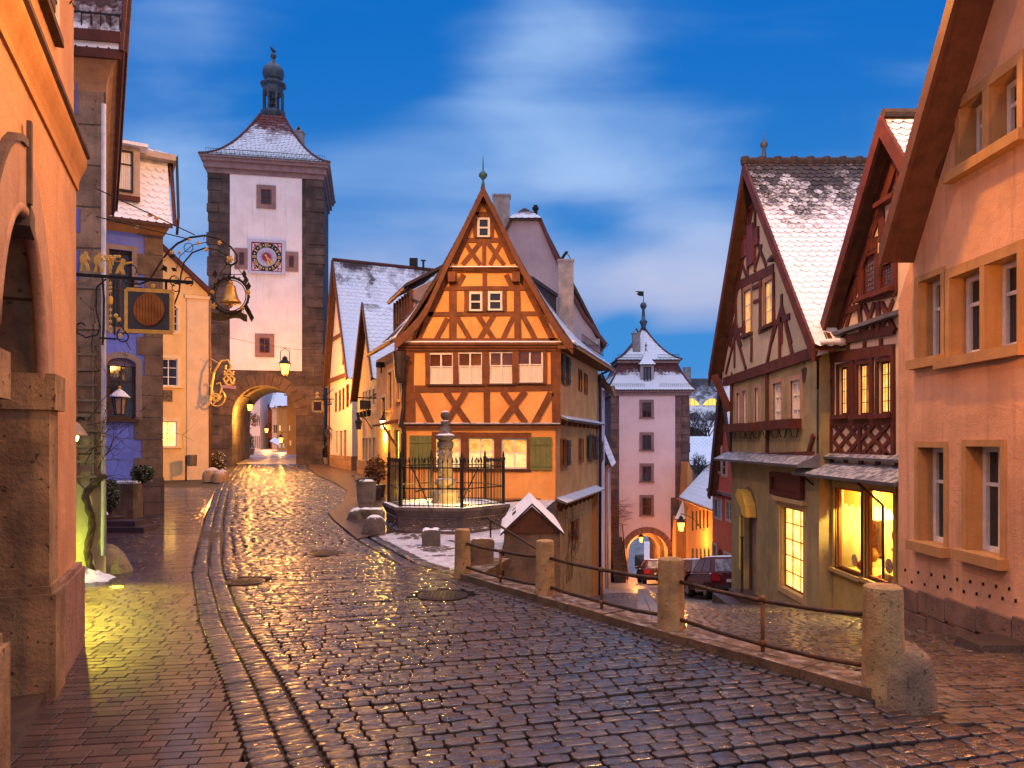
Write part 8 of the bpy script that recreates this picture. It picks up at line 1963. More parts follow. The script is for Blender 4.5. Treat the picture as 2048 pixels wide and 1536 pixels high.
def sign_board():
 f = FG; r = f.r(1549, 950, 1609, 990); t = thing('sign_board', 'blank dark red framed sign board above the green house shop window', 'sign', f.p(r[0], r[1], .1)); mb = MB(); slab(mb, f, rectpoly(r), .02, .07); mb.build('board', mat('dark_red_board', (.10, .025, .015), (.07, .02, .012), .5, 4, 40, .05), t); mb = MB(); ring(mb, f, rectpoly((r[0] + .08, r[1] + .08, r[2] - .08, r[3] - .08)), rectpoly((r[0] - .04, r[1] - .04, r[2] + .04, r[3] + .04)), .02, .12); mb.build('frame', M_RED, t)
 for k, (px, lb) in enumerate(((1490, 'dark stone doorstep before the green house door'),)):
  q = f.p(f.uv(1505, 1200)[0], 0, .5); z = rz(q.y); t = thing('doorstep', lb, 'steps', (q.x, q.y, z)); mb = MB(); mb.box((q.x + .1, q.y, z + .0), (1.0, 1.5, .3)); mb.box((q.x + .3, q.y, z + .2), (.6, 1.1, .22)); mb.build('step', mat('dark_wet_step', (.07, .045, .045)), t)
 mb = MB(); q = P(1484, 1185, 20.3); mb.tube([(q.x, q.y, rz(q.y) - .1), (q.x, q.y, P(1484, 1075, 20.3).z)], .035, 8); mb.ball((q.x, q.y, P(1484, 1075, 20.3).z), .05, 8); tag(mb.build('iron_post', M_RUST), 'slim iron post standing on the ramp before the red hatchback', 'post')
sign_board()
def clear_glass():
 if 'clear_pane' in MATS: return MATS['clear_pane']
 m, nt, b = new_mat('clear_pane'); nt.nodes.remove(b); out = [n for n in nt.nodes if n.type == 'OUTPUT_MATERIAL'][0]
 t = nt.nodes.new('ShaderNodeBsdfTransparent'); g = nt.nodes.new('ShaderNodeBsdfGlossy'); g.inputs['Roughness'].default_value = .03; mx = nt.nodes.new('ShaderNodeMixShader'); mx.inputs[0].default_value = .07
 nt.links.new(t.outputs[0], mx.inputs[1]); nt.links.new(g.outputs[0], mx.inputs[2]); nt.links.new(mx.outputs[0], out.inputs[0]); MATS['clear_pane'] = m; return m
def lit_cloth(name, c):
 m, nt, b = new_mat(name); out = [n for n in nt.nodes if n.type == 'OUTPUT_MATERIAL'][0]; tc = nt.nodes.new('ShaderNodeTexCoord'); t = nt.nodes.new('ShaderNodeBsdfTranslucent'); mx = nt.nodes.new('ShaderNodeMixShader'); mx.inputs[0].default_value = .6
 col = mixc(nt, noise(nt, scl(nt, tc.outputs['Object'], (9, 9, 1)), 3), c, tuple(x * .5 for x in c)); nt.links.new(col, b.inputs['Base Color']); nt.links.new(col, t.inputs[0]); nt.links.new(b.outputs[0], mx.inputs[1]); nt.links.new(t.outputs[0], mx.inputs[2]); nt.links.new(mx.outputs[0], out.inputs[0]); return m
M_VAL = lit_cloth('orange_valance', (.85, .36, .1))
def beige_house():
 f = FB; FO = FOB; g = lambda x, y: f.uv(x, y); uL = g(1641, 900)[0]; uR = g(1920, 900)[0]; g0 = -3
 R = thing('beige_house', 'cream and red half-timbered house with two lit shop windows', 'house', (6.9, f.p(uL, 0).y, -1.4))
 z1 = g(1720, 918)[1]; z2 = g(1720, 680)[1]; sw = [f.r(*r) for r in ((1670, 977, 1724, 1145), (1730, 979, 1789, 1166))]
 w1 = [f.r(*r) for r in ((1680, 733, 1700, 830), (1718, 726, 1742, 830), (1759, 721, 1786, 828))]
 c5 = lambda a, b: (1400 + a * .2994, 220 + b * .2994); c4 = lambda a, b: (1400 + a * .3906, 640 + b * .3906)
 w2 = [f.r(*c5(1115, 975), *c5(1195, 1240)), f.r(*c5(1235, 1030), *c5(1312, 1200))]; w3 = [f.r(*c5(1252, 380), *c5(1340, 590))]
 mb = MB(); wall(mb, f, [(uL, g0), (uR, g0), (uR, z1), (uL, z1)], [rectpoly(r) for r in sw], .13); mb.build('wall', mat('yellow_shop_render', (.55, .40, .13), (.46, .33, .11), .88, 1.5, 60, .4, streak=.1), R)
 mb = MB(); wall(mb, f, [(uL, z1), (uR, z1), (uR, z2), (uL, z2)], [rectpoly(r) for r in w1], .14, 0, d=.03)
 A, L_, R_ = FO.uv(1765, 235), FO.uv(1634, 690), None; uA, za = A; half = uA - L_[0]
 wall(mb, f, [(uL - .1, z2), (uA + half, z2), (uA + half, L_[1] + .2), (uA, za - .35), (L_[0] + .15, L_[1] + .2)], [rectpoly(r) for r in w2 + w3], .12, 0, d=.06); mb.build('upper_wall', M_BEI, R)
 mb = MB(); mb.face([f.p(uR, g0), f.p(uR, g0, -6), f.p(uR, z2, -6), f.p(uR, z2)]); mb.build('side_wall', M_BEI, R)
 T = MB()
 def t5(a, b, w, d=.09): timber(T, f, g(*c5(*a)), g(*c5(*b)), w * .78, d)
 def t4(a, b, w, d=.06): timber(T, f, g(*c4(*a)), g(*c4(*b)), w * .82, d)
 timber(T, f, (uA, za - .55), (L_[0] + .3, L_[1] + .15), .34, .09); timber(T, f, (uA, za - .55), (uA + half, L_[1]), .3, .09)
 for a, b, w in [((1195, 370), (1350, 310), .16), ((1225, 390), (1235, 880), .14), ((1240, 390), (1255, 880), .12), ((1175, 640), (1085, 960), .13), ((1225, 560), (1165, 850), .12), ((1150, 600), (1235, 600), .14), ((1030, 960), (1210, 880), .26), ((1215, 215), (1200, 350), .12), ((1282, 200), (1290, 330), .1),
     ((1090, 970), (1100, 1280), .2), ((1215, 960), (1222, 1240), .2), ((1330, 970), (1330, 1230), .2), ((1090, 1270), (1340, 1215), .18), ((940, 1370), (1110, 1310), .17), ((1030, 1090), (1090, 1080), .14), ((1085, 1120), (1050, 1300), .1), ((1060, 1110), (960, 1360), .1), ((1030, 1350), (985, 1520), .12), ((1090, 1310), (1105, 1490), .16), ((930, 1390), (960, 1500), .12),
     ((1125, 1300), (1195, 1490), .13), ((1195, 1290), (1125, 1490), .13), ((1220, 1280), (1222, 1480), .16), ((1245, 1290), (1330, 1470), .13), ((1320, 1270), (1240, 1470), .13), ((1240, 1380), (1330, 1360), .1), ((960, 1540), (1320, 1465), .22)]: t5(a, b, w)
 for a, b, w in [((645, 150), (645, 700), .12), ((690, 215), (690, 500), .16), ((790, 200), (795, 490), .18), ((888, 190), (892, 480), .18), ((1002, 160), (1004, 700), .14), ((640, 200), (1010, 150), .26), ((640, 140), (1010, 60), .1), ((770, 120), (770, 180), .12), ((855, 110), (855, 170), .12), ((940, 95), (940, 150), .12),
     ((655, 315), (690, 310), .12), ((655, 520), (1010, 510), .26), ((655, 690), (1010, 700), .16), ((683, 530), (683, 695), .1), ((832, 520), (832, 700), .14)]: t4(a, b, w)
 for (x0, x1) in ((690, 828), (838, 985)):        # curved lattice, 2 x 2 crosses
  xm = (x0 + x1) / 2
  for a, b in (((x0, 532), (x1, 696)), ((x1, 532), (x0, 696)), ((x0, 614), (xm, 532)), ((xm, 532), (x1, 614)), ((x0, 614), (xm, 696)), ((xm, 696), (x1, 614))): t4(a, b, .105)
 T.build('timber_frame', M_RED, R)
 T = MB(); zb = g(1720, 950)[1]; T.k = 3
 for k in range(6): u = uL + (g(1798, 930)[0] - uL) * k / 5.0; timber(T, f, (u, z1 - .02), (u, zb), .14, .05)
 timber(T, f, (uL, zb + .04), (uR, zb + .04), .12, .05); T.build('band_frame', M_RED, R); mb = MB(); slab(mb, f, [(uL, zb), (uR, zb), (uR, z1), (uL, z1)], -.01, .022); mb.build('band_panels', M_BEI, R)
 M_LITW = emit('lit_striped_curtain', (1, .62, .16), 1.7, .65, 7, (.75, .3, .03))
 for r in w1: window(R, f.off(.03), r, rec=.07, nx=2, ny=1, sub=(4, 4), frame=M_REDD, pane=M_LITW, fw=.05, mw=.024, fd=.006, pg=.008, surround=M_RED, sw=.07, sill=M_REDD, silld=.14)
 lead = mat('bullseye_glass', (.16, .2, .3), (.04, .05, .08), .2, 22, 40, .5, spec=.7)
 for r in w2 + w3: window(R, f.off(.06), r, rec=.02, nx=1, ny=1, sub=(5, 8), frame=M_REDD, pane=lead, fw=.05, fd=.006, pg=.008, surround=M_REDD, sw=.07, sill=M_REDD, silld=.16)
 M_SHOPT = mat('shop_trim', (.5, .34, .12), (.42, .28, .1), .85, 3, 40, .1); room = MB(); ra, rb, zt, zb0 = sw[0][0] - .25, sw[1][2] + .25, max(sw[0][3], sw[1][3]) + .15, min(sw[0][1], sw[1][1]) - .02; d0, d1 = -.13, -1.5
 room.face([f.p(ra, zb0, d1), f.p(rb, zb0, d1), f.p(rb, zt, d1), f.p(ra, zt, d1)]); room.face([f.p(ra, zb0, d0), f.p(ra, zb0, d1), f.p(ra, zt, d1), f.p(ra, zt, d0)]); room.face([f.p(rb, zb0, d0), f.p(rb, zb0, d1), f.p(rb, zt, d1), f.p(rb, zt, d0)]); room.face([f.p(ra, zt, d0), f.p(rb, zt, d0), f.p(rb, zt, d1), f.p(ra, zt, d1)]); room.face([f.p(ra, zb0, d0), f.p(rb, zb0, d0), f.p(rb, zb0, d1), f.p(ra, zb0, d1)])
 room.build('shop_room', mat('shop_wallpaper', (.75, .55, .18), (.65, .45, .12), .9, 6, 30, .05), R)
 for r in sw:
  mb = MB(); ring(mb, f, rectpoly((r[0] + .05, r[1] + .05, r[2] - .05, r[3] - .05)), rectpoly(r), -.125, -.06); w = mb.build('window', mat('orange_wood_frame', (.3, .1, .03)), R); mb = MB(); ring(mb, f, rectpoly(r), rectpoly((r[0] - .1, r[1] - .02, r[2] + .1, r[3] + .12)), -.02, .03); mb.build('surround', M_SHOPT, w); mb = MB(); slab(mb, f, [(r[0] - .1, r[1] - .08), (r[2] + .05, r[1] - .08), (r[2] + .05, r[1]), (r[0] - .1, r[1])], -.2, .1); mb.build('sill', M_SHOPT, w); mb = MB(); mb.face([f.p(r[0] + .03, r[1] + .03, -.09), f.p(r[2] - .03, r[1] + .03, -.09), f.p(r[2] - .03, r[3] - .03, -.09), f.p(r[0] + .03, r[3] - .03, -.09)]); mb.build('pane', clear_glass(), w)
  mb = MB(); n = 26
  for k in range(n): a = r[0] + (r[2] - r[0]) * k / n; b = r[0] + (r[2] - r[0]) * (k + 1) / n; da = -.18 + .02 * (k % 2); db = -.18 + .02 * ((k + 1) % 2); lo = r[3] - .34 - .03 * (k % 3); mb.face([f.p(a, lo, da), f.p(b, lo, db), f.p(b, r[3], db), f.p(a, r[3], da)])
  mb.build('valance', M_VAL, w)
 lamp('lamp_light', f.p((ra + rb) / 2, zt - .12, -.7), SHOPW, (1, .66, .16), .1, R); lamp('lamp_light', f.p(ra + .5, zb0 + .9, -.9), SHOPW * .25, (1, .66, .16), .08, R)
 rg = random.Random(41); base = zb0; D = -.5
 u = sw[0][2] - .28; t = thing('table_lamp', 'cream table lamp with wide shade in the left shop window', 'table lamp', f.p(u, base + .9, D)); mb = MB(); c = f.p(u, base, D); zz = g(1705, 1035)[1] - base; mb.lathe(c, [(.12, zz - .75), (.05, zz - .7), (.03, zz - .2), (.02, zz)], 12); mb.build('stand', M_SHOPT, t); mb = MB(); mb.lathe(c, [(.26, zz - .02), (.14, zz + .26)], 16); mb.build('lamp_shade', emit('glowing_shade', (1, .75, .25), 2.6), t)
 def goods(name, lb, cat, u, v, w, h, d, m, kind='cushion'):
  c = f.p(u, v + h / 2, D + d); mb = MB()
  if kind == 'cushion': mb.ball(c, 1, 14, 0, (.10, w / 2, h / 2))
  elif kind == 'plate': mb.lathe((0, 0, 0), [(w * .25, .0), (w / 2, .03), (w * .45, .04), (.01, .015)], 18); mb.v = [tuple(c + f.U * a + ZU * b + f.N * z) for a, b, z in mb.v]
  elif kind == 'chest': mb.box(c, (.3, w, h)); mb.box(c + ZU * (h / 2 + .02), (.34, w + .04, .04)); mb.box(c + f.N * .16, (.02, w * .8, .02)); mb.box(c + f.N * .17 + ZU * -.04, (.02, .05, .05))
  elif kind == 'cloth':
   for k in range(8): a, b = u - w / 2 + w * k / 8, u - w / 2 + w * (k + 1) / 8; da, db = D + d + .03 * (k % 2), D + d + .03 * ((k + 1) % 2); mb.face([f.p(a, v, da), f.p(b, v, db), f.p(b - (b - u) * .4, v + h, db), f.p(a - (a - u) * .4, v + h, da)])
  elif kind == 'vase': mb.lathe(c - ZU * h / 2, [(.06, 0), (.1, h * .3), (.05, h * .55), (.07, h * .6)], 10); leaf_cloud(mb, c + ZU * h * .25, h * .35, 90, .06, rg, shell=.0)
  tag(mb.build(name, m, None, kind in ('cushion', 'plate')), lb, cat, 'goods shown in the lit shop windows')
 a, b = sw
 ru, rd, yl, wh = mat('red_fabric', (.5, .05, .03), (.38, .03, .02), .9, 14, 30, .1), mat('patterned_fabric', (.6, .35, .1), (.4, .08, .05), .9, 16, 30, .1), mat('yellow_fabric', (.7, .5, .15), (.6, .38, .1), .9, 10, 30, .1), mat('painted_china', (.7, .62, .4), (.25, .12, .06), .4, 14, 30, .05)
 la, wa = a[0], a[2] - a[0]; lb_, wb = b[0], b[2] - b[0]
 goods('striped_cloth', 'red and yellow draped cloth in the left shop window', 'cloth', la + wa * .5, base + .35, wa * .75, .75, .0, rd, 'cloth'); goods('cushion', 'pale yellow cushion beside the draped cloth in the left shop window', 'cushion', la + wa * .8, base + .28, .34, .3, .18, yl)
 goods('china_plate', 'painted china plate low in the left shop window', 'plate', la + wa * .3, base + .1, .26, .26, .22, wh, 'plate'); goods('cushion', 'small red cushion low in the left shop window', 'cushion', la + wa * .6, base + .06, .3, .22, .26, ru)
 goods('cushion', 'deep red patterned cushion in the right shop window', 'cushion', lb_ + wb * .35, base + .72, .34, .36, .05, ru); goods('striped_cloth', 'yellow striped blanket hanging in the right shop window', 'cloth', lb_ + wb * .68, base + .62, .45, .55, .08, yl, 'cloth'); goods('wooden_chest', 'small red wooden chest in the right shop window', 'chest', lb_ + wb * .72, base + .38, .4, .28, .12, ru, 'chest')
 goods('china_plate', 'round dark rimmed plate low in the right shop window', 'plate', lb_ + wb * .42, base + .2, .3, .3, .24, wh, 'plate'); goods('flower_vase', 'vase of pale flowers on the right in the shop window', 'vase', lb_ + wb * .75, base + 1.15, .2, .5, -.1, wh, 'vase')
 for k in range(6): goods('trinket', ('red', 'cream', 'gold', 'orange', 'white', 'brown')[k] + ' trinket in the row along the right shop window sill', 'trinket', lb_ + wb * (.2 + .12 * k), base + .02, .1, .12 + .03 * (k % 3), .28, (ru, wh, yl, rd, wh, M_SHOPT)[k], 'vase' if k % 2 else 'cushion')
 t = thing('wall_shelf', 'small wooden wall shelf of books at the back of the right shop window', 'shelf', f.p(lb_ + wb * .4, base + 1.6, -1.4)); mb = MB(); u0, u1, v0 = lb_ + wb * .15, lb_ + wb * .75, base + 1.55
 for h in (0, .36, .72): slab(mb, f, [(u0, v0 + h), (u1, v0 + h), (u1, v0 + h + .03), (u0, v0 + h + .03)], -1.3, -1.08)
 for u in (u0, u1): slab(mb, f, [(u - .02, v0), (u + .02, v0), (u + .02, v0 + .75), (u - .02, v0 + .75)], -1.3, -1.07)
 mb.build('case', M_SHOPT, t)
 for h in (0, .36):
  x = u0 + .04; k = 0
  while x < u1 - .08: w_ = .035 + .02 * rg.random(); hh = .2 + .1 * rg.random(); mb = MB(); slab(mb, f, [(x, v0 + h + .03), (x + w_, v0 + h + .03), (x + w_, v0 + h + .03 + hh), (x, v0 + h + .03 + hh)], -1.28, -1.12); mb.build('book', (ru, rd, M_REDD, yl)[k % 4], t); x += w_ + .006; k += 1
 mb = MB(); zc = g(1720, 946)[1]; mb.hexa([f.p(uL - .05, zc - .12, .62), f.p(13.86, zc - .12, .62), f.p(13.86, zc - .1, .02), f.p(uL - .05, zc - .1, .02)], [f.p(uL - .05, zc - .06, .64), f.p(13.86, zc - .06, .64), f.p(13.86, zc + .2, .02), f.p(uL - .05, zc + .2, .02)]); mb.build('lead_canopy', M_LEADR, R)
 mb = MB(); mb.hexa([f.p(uL - .05, z1 - .02, .2), f.p(uR, z1 - .02, .2), f.p(uR, z1 - .02, .02), f.p(uL - .05, z1 - .02, .02)], [f.p(uL - .05, z1 + .03, .22), f.p(uR, z1 + .03, .22), f.p(uR, z1 + .12, .02), f.p(uL - .05, z1 + .12, .02)]); mb.build('lead_band', M_LEADR, R)
 mb = MB(); a2, b2 = g(1640, 682), g(1800, 652); mb.hexa([f.p(a2[0], a2[1] - .05, .24), f.p(uR, a2[1] - .05, .24), f.p(uR, a2[1] - .05, .02), f.p(a2[0], a2[1] - .05, .02)], [f.p(a2[0], a2[1] + .02, .25), f.p(uR, a2[1] + .02, .25), f.p(uR, a2[1] + .1, .02), f.p(a2[0], a2[1] + .1, .02)]); mb.build('snow_band', M_LEADR, R)
 for x in (1655, 1772):
  u = g(x, 980)[0]; mb = MB(); mb.tube([f.p(u - .05, zc - .14, .5), f.p(u, zc - .55, .06), f.p(u, zc - 1.9, .05)], .025, 6); mb.build('awning_arm', M_RUST, R)
 ap = (1765, 235); uE = 13.85; rr = (uE, za - (uE - uA) * (za - L_[1]) / half); fo = FO; Rp = fo.p(*rr); pr = (CX + Rp.x / Rp.y * F, HY - (Rp.z - EZ) / Rp.y * F)
 gable_roof(R, fo, ap, (1634, 690), pr, roof_mat('beige_house_tiles', (.09, .05, .045), (.04, .03, .03), .9, 1.15, .97, .5, .3), 6, tile=.2, back=1)
 mb = MB(); A_ = fo.p(*A); mb.tube([A_ + ZU * .06, A_ + V((6, 0, .06))], .1, 8); mb.build('ridge_tiles', mat('dark_ridge', (.06, .045, .045)), R)
 mb = MB(); c = fo.p(*fo.uv(1612, 715)); mb.lathe(c + V((.2, .1, -.35)), [(.12, -.35), (.22, -.2), (.26, .1), (.2, .15), (.24, .35), (.28, .4)], 10); mb.build('gutter_hopper', mat('old_copper', (.10, .06, .05), (.06, .045, .04), .5, 6, 40, .1, metal=.4), R)
 hz = c.z - .3; pipe(R, [c + V((.2, .1, -.4)), f.p(uL - .06, hz - .8, .1), f.p(uL - .06, rz(15.7) + .1, .1)], .055, mat('red_brown_pipe', (.09, .035, .03), (.06, .03, .025), .5))
 mb = MB(); slab(mb, f, [(uL - 2.2, -3), (uR, -3), (uR, g(1700, 1190)[1]), (uL - 2.2, g(1600, 1190)[1] - .4)], -.1, .05); mb.build('plinth', M_SANDB, R)
SHOPW = 640
beige_house()
def pink_house():
 f = Fc((6.29, 20.0), (0, -1)); fo = Fc((5.8, 20.0), (0, -1)); g = lambda x, y: f.uv(x, y); uL = g(1797, 800)[0]; uR = uL + 7.4; g0 = -2
 R = thing('pink_house', 'salmon pink plastered gabled house with deep set windows at the right edge', 'house', (6.29, f.p(uL, 0).y, -.9)); c = lambda a, b: (1700 + a * .4555, b * .4557); c2 = lambda a, b: (1700 + a * .4037, 680 + b * .4037)
 wn = [f.r(1838, 895, 1890, 1088), f.r(1934, 893, 2003, 1108), f.r(1838, 556, 1884, 716), f.r(1902, 545, 1963, 708), f.r(1972, 512, 2038, 692), f.r(1922, 198, 1968, 322), f.r(1981, 165, 2038, 288)]
 wn[6] = (wn[6][0], wn[5][1], wn[6][2], wn[5][3]); wn[4] = (wn[4][0], wn[3][1], wn[4][2], wn[3][3])
 A = fo.uv(1765, 500); B = fo.uv(1905, 0); sl = (B[1] - A[1]) / (B[0] - A[0]); uA = uL + 3.7; za = A[1] + sl * (uA - A[0]); sx = lambda u: A[1] + sl * (u - A[0])
 mb = MB(); wall(mb, f, [(uL, g0), (uR, g0), (uR, sx(uL) + .1), (uA, za - .3), (uL, sx(uL) - .0)], [rectpoly(r) for r in wn], .32)
 mb.face([f.p(uL, g0), f.p(uL, g0, -8), f.p(uL, sx(uL), -8), f.p(uL, sx(uL))]); mb.face([f.p(uR, g0), f.p(uR, g0, -8), f.p(uR, sx(uL), -8), f.p(uR, sx(uL))]); mb.build('wall', M_PNK, R)
 M_OT = mat('ochre_window_trim', (.42, .24, .10), (.35, .2, .085), .85, 3, 45, .15, streak=.25)
 for i, r in enumerate(wn):
  window(R, f, r, rec=.24, nx=2, bars=[.64], fw=.075, mw=.05, surround=None if i in (3, 4, 5, 6) else M_OT, sw=.09, sill=M_OT if i < 3 else None, sillh=.14, silld=.14)
  mb = MB()
  for u in (r[0], r[2]):
   s = 1 if u == r[0] else -1; mb.face([f.p(u + s * .004, r[1], .0), f.p(u + s * .004, r[1], -.21), f.p(u + s * .004, r[3], -.21), f.p(u + s * .004, r[3], .0)])
  mb.face([f.p(r[0], r[3] - .004, 0), f.p(r[2], r[3] - .004, 0), f.p(r[2], r[3] - .004, -.21), f.p(r[0], r[3] - .004, -.21)]); mb.build('reveal', M_OT, R)
 for a, b in ((3, 4), (5, 6)):
  r = (wn[a][0], wn[a][1], wn[b][2], wn[b][3]); mb = MB(); ring(mb, f, rectpoly(r), rectpoly((r[0] - .1, r[1] - .02, r[2] + .1, r[3] + .14)), -.02, .03); slab(mb, f, [(wn[a][2], r[1]), (wn[b][0], r[1]), (wn[b][0], r[3]), (wn[a][2], r[3])], -.2, .028); mb.build('surround', M_OT, R)
  mb = MB(); slab(mb, f, [(r[0] - .2, r[1] - .16), (r[2] + .2, r[1] - .16), (r[2] + .2, r[1] - .02), (r[0] - .2, r[1] - .02)], -.22, .15); mb.build('sill', M_OT, R)
 e = fo; Lp, Ap, Rp = e.p(*A), e.p(uA, za), e.p(2 * uA - A[0], A[1]); mb = MB()
 for p, q in ((Lp, Ap), (Ap, Rp)):
  mb.hexa([p + V((-.06, 0, -.3)), p + V((0, 0, -.3)), q + V((0, 0, -.3)), q + V((-.06, 0, -.3))], [p + V((-.06, 0, .05)), p + V((0, 0, .05)), q + V((0, 0, .05)), q + V((-.06, 0, .05))]); mb.face([p + V((0, 0, -.2)), q + V((0, 0, -.2)), q + V((.5, 0, -.2)), p + V((.5, 0, -.2))])
 mb.build('verge_board', mat('dark_brown_verge', (.12, .05, .03), (.08, .035, .022), .65, 4, 40, .15, streak=.3), R)
 roof(R, Lp + V((6, 0, 0)), Lp, Ap, Ap + V((6, 0, 0)), M_TILE_SNOW, .3, .3); roof(R, Rp, Rp + V((6, 0, 0)), Ap + V((6, 0, 0)), Ap, M_TILE_SNOW, .3, .3)
 mb = MB(); rg = random.Random(13); u = uL - .05; k = 0
 while u < uR:
  for row in range(3):
   zt = interp(u, [(uL, g(1800, 1168)[1]), (uL + 3, g(2040, 1240)[1] + .05), (uL + 8, .6)]); h = .34
   w_ = .55 + .3 * rg.random(); off = .25 * (row % 2); z1 = zt - row * h - .005; slab(mb, f, [(u + off, z1 - h + .012), (u + off + .70, z1 - h + .012 + .0), (u + off + .70, z1 - .012), (u + off, z1)], -.1, .05 + .02 * rg.random())
  u += .72
 mb.build('stone_plinth', mat('rough_plinth_blocks', (.2, .13, .10), (.11, .075, .065), .88, 2.5, 30, .5, streak=.3, pits=.5), R)
 for k in range(18):
  px = 1812 + 13 * k; u, v = g(px, 1140 + (px - 1812) * .18 + (22 if k % 2 else 0)); mb = MB(); mb.box(f.p(u, v, .01), (.03, .012, .045), (1, 0, 0)); mb.build('wall_tie', M_IRON, R)
 t = thing('cellar_hatch', 'low snow flecked stone slab lying at the foot of the pink house', 'stone slab', f.p(uL + 3.2, -.6, .5)); mb = MB(); q = P(2010, 1275, 9.2); mb.hexa([(q.x - .55, q.y - .35, rz(9.2) - .1), (q.x + .8, q.y - .6, rz(8.9) - .1), (q.x + .8, q.y + .3, rz(9.4) - .1), (q.x - .5, q.y + .3, rz(9.5) - .1)], [(q.x - .5, q.y - .3, rz(9.2) + .12), (q.x + .8, q.y - .55, rz(8.9) + .16), (q.x + .8, q.y + .25, rz(9.4) + .18), (q.x - .45, q.y + .25, rz(9.5) + .14)]); mb.build('slab', mat('dark_wet_slab', (.05, .04, .036), (.035, .028, .026), .4, 4, 40, .4, snow=.0, spec=.5), t)
 lp = f.p(uL + 5.4, 4.0, 1.0); lantern('street_lantern', 'assumed street lantern out of view on an iron arm beside the pink house upper windows', lp, 1.2, power=ASSUMED_PINKW, col=(1, .33, .06), arm=f.p(uL + 5.4, 4.5, 0), drop=.5)  # lantern assumed just outside the frame, from the orange glow on the pink wall
ASSUMED_PINKW = 330
pink_house()
POSTS = [(G(925, 1155), .118, .72), (G(1090, 1200), .12, .76), (G(1342, 1270), .138, .80), (G(1766, 1390), .152, .87)]
def railing():
 labs = ['pale yellow stone railing post farthest away near the fountain', 'stone railing post in front of the snow roofed hut', 'stone railing post before the pink gate tower arch', 'thick stone railing post with the boulder at its foot']
 for (g, r, h), lb in zip(POSTS, labs):
  mb = MB(); n = 22; rings = []
  for j, (f, z) in enumerate(((1.08, -.15), (1.06, .02), (1.03, .15), (1.0, .4), (.97, .7), (.96, .93), (.93, .985), (.8, 1.0))): rings.append(mb.add([g + V((r * f * math.cos(a) * (1 + .03 * mnoise.noise(V((math.cos(a) * 3, math.sin(a) * 3, j * .7 + g.x * 9)))), r * f * math.sin(a), z * h)) for a in [2 * math.pi * i / n for i in range(n)]]))
  for A, B in zip(rings, rings[1:]): mb.quads([(A + i, A + (i + 1) % n, B + (i + 1) % n, B + i) for i in range(n)])
  mb.quads([tuple(rings[-1] + i for i in range(n))]); tag(mb.build('stone_post', M_POST, smooth=False), lb, 'stone post', 'stone posts of the railing')
  for p in bpy.data.objects[-1:] if False else []: pass
 for k in range(3):
  a, b = POSTS[k], POSTS[k + 1]; A, B = a[0], b[0]; lb = ('iron railing span nearest the fountain', 'middle iron railing span in front of the timber house', 'long iron railing span ending at the thick boulder post')[k]
  t = thing('railing_span', lb, 'railing', (A + B) / 2, 'iron spans of the street railing'); m = A.lerp(B, .5)
  for fr in (.72, .24):
   p, q = A + ZU * a[2] * fr, B + ZU * b[2] * (fr if fr > .5 else fr); md = p.lerp(q, .5) - ZU * (.05 if k == 2 else .03)
   mb = MB(); mb.tube([p, p.lerp(md, .5) - ZU * .01, md, md.lerp(q, .5) - ZU * .015, q], .021, 8); mb.build('rail', M_RUST, t, True)
  zt = (A.z + a[2] * .72 + B.z + b[2] * .72) / 2 - .03; mb = MB(); mb.tube([m + ZU * .02, m + ZU * zt], .019, 8); mb.ball(m + ZU * zt, .033, 8); mb.ball(m + ZU * (zt - (a[2] + b[2]) / 2 * .48), .033, 8); mb.build('upright', mat('rusty_upright', (.2, .085, .03), (.12, .05, .02), .6, 8, 60, .2, metal=.2), t, True)
 g = G(1835, 1405); boulder('boulder', 'big rounded mossy boulder leaning on the thick railing post', (g.x - .03, g.y + .2, -.06), .25, .23, .52, mat('brown_boulder', (.26, .19, .12), (.13, .095, .065), .9, 3, 45, .6, pits=.7, bdist=.02), .15, 21, -.0, None, 'boulder', 2.9)
railing()
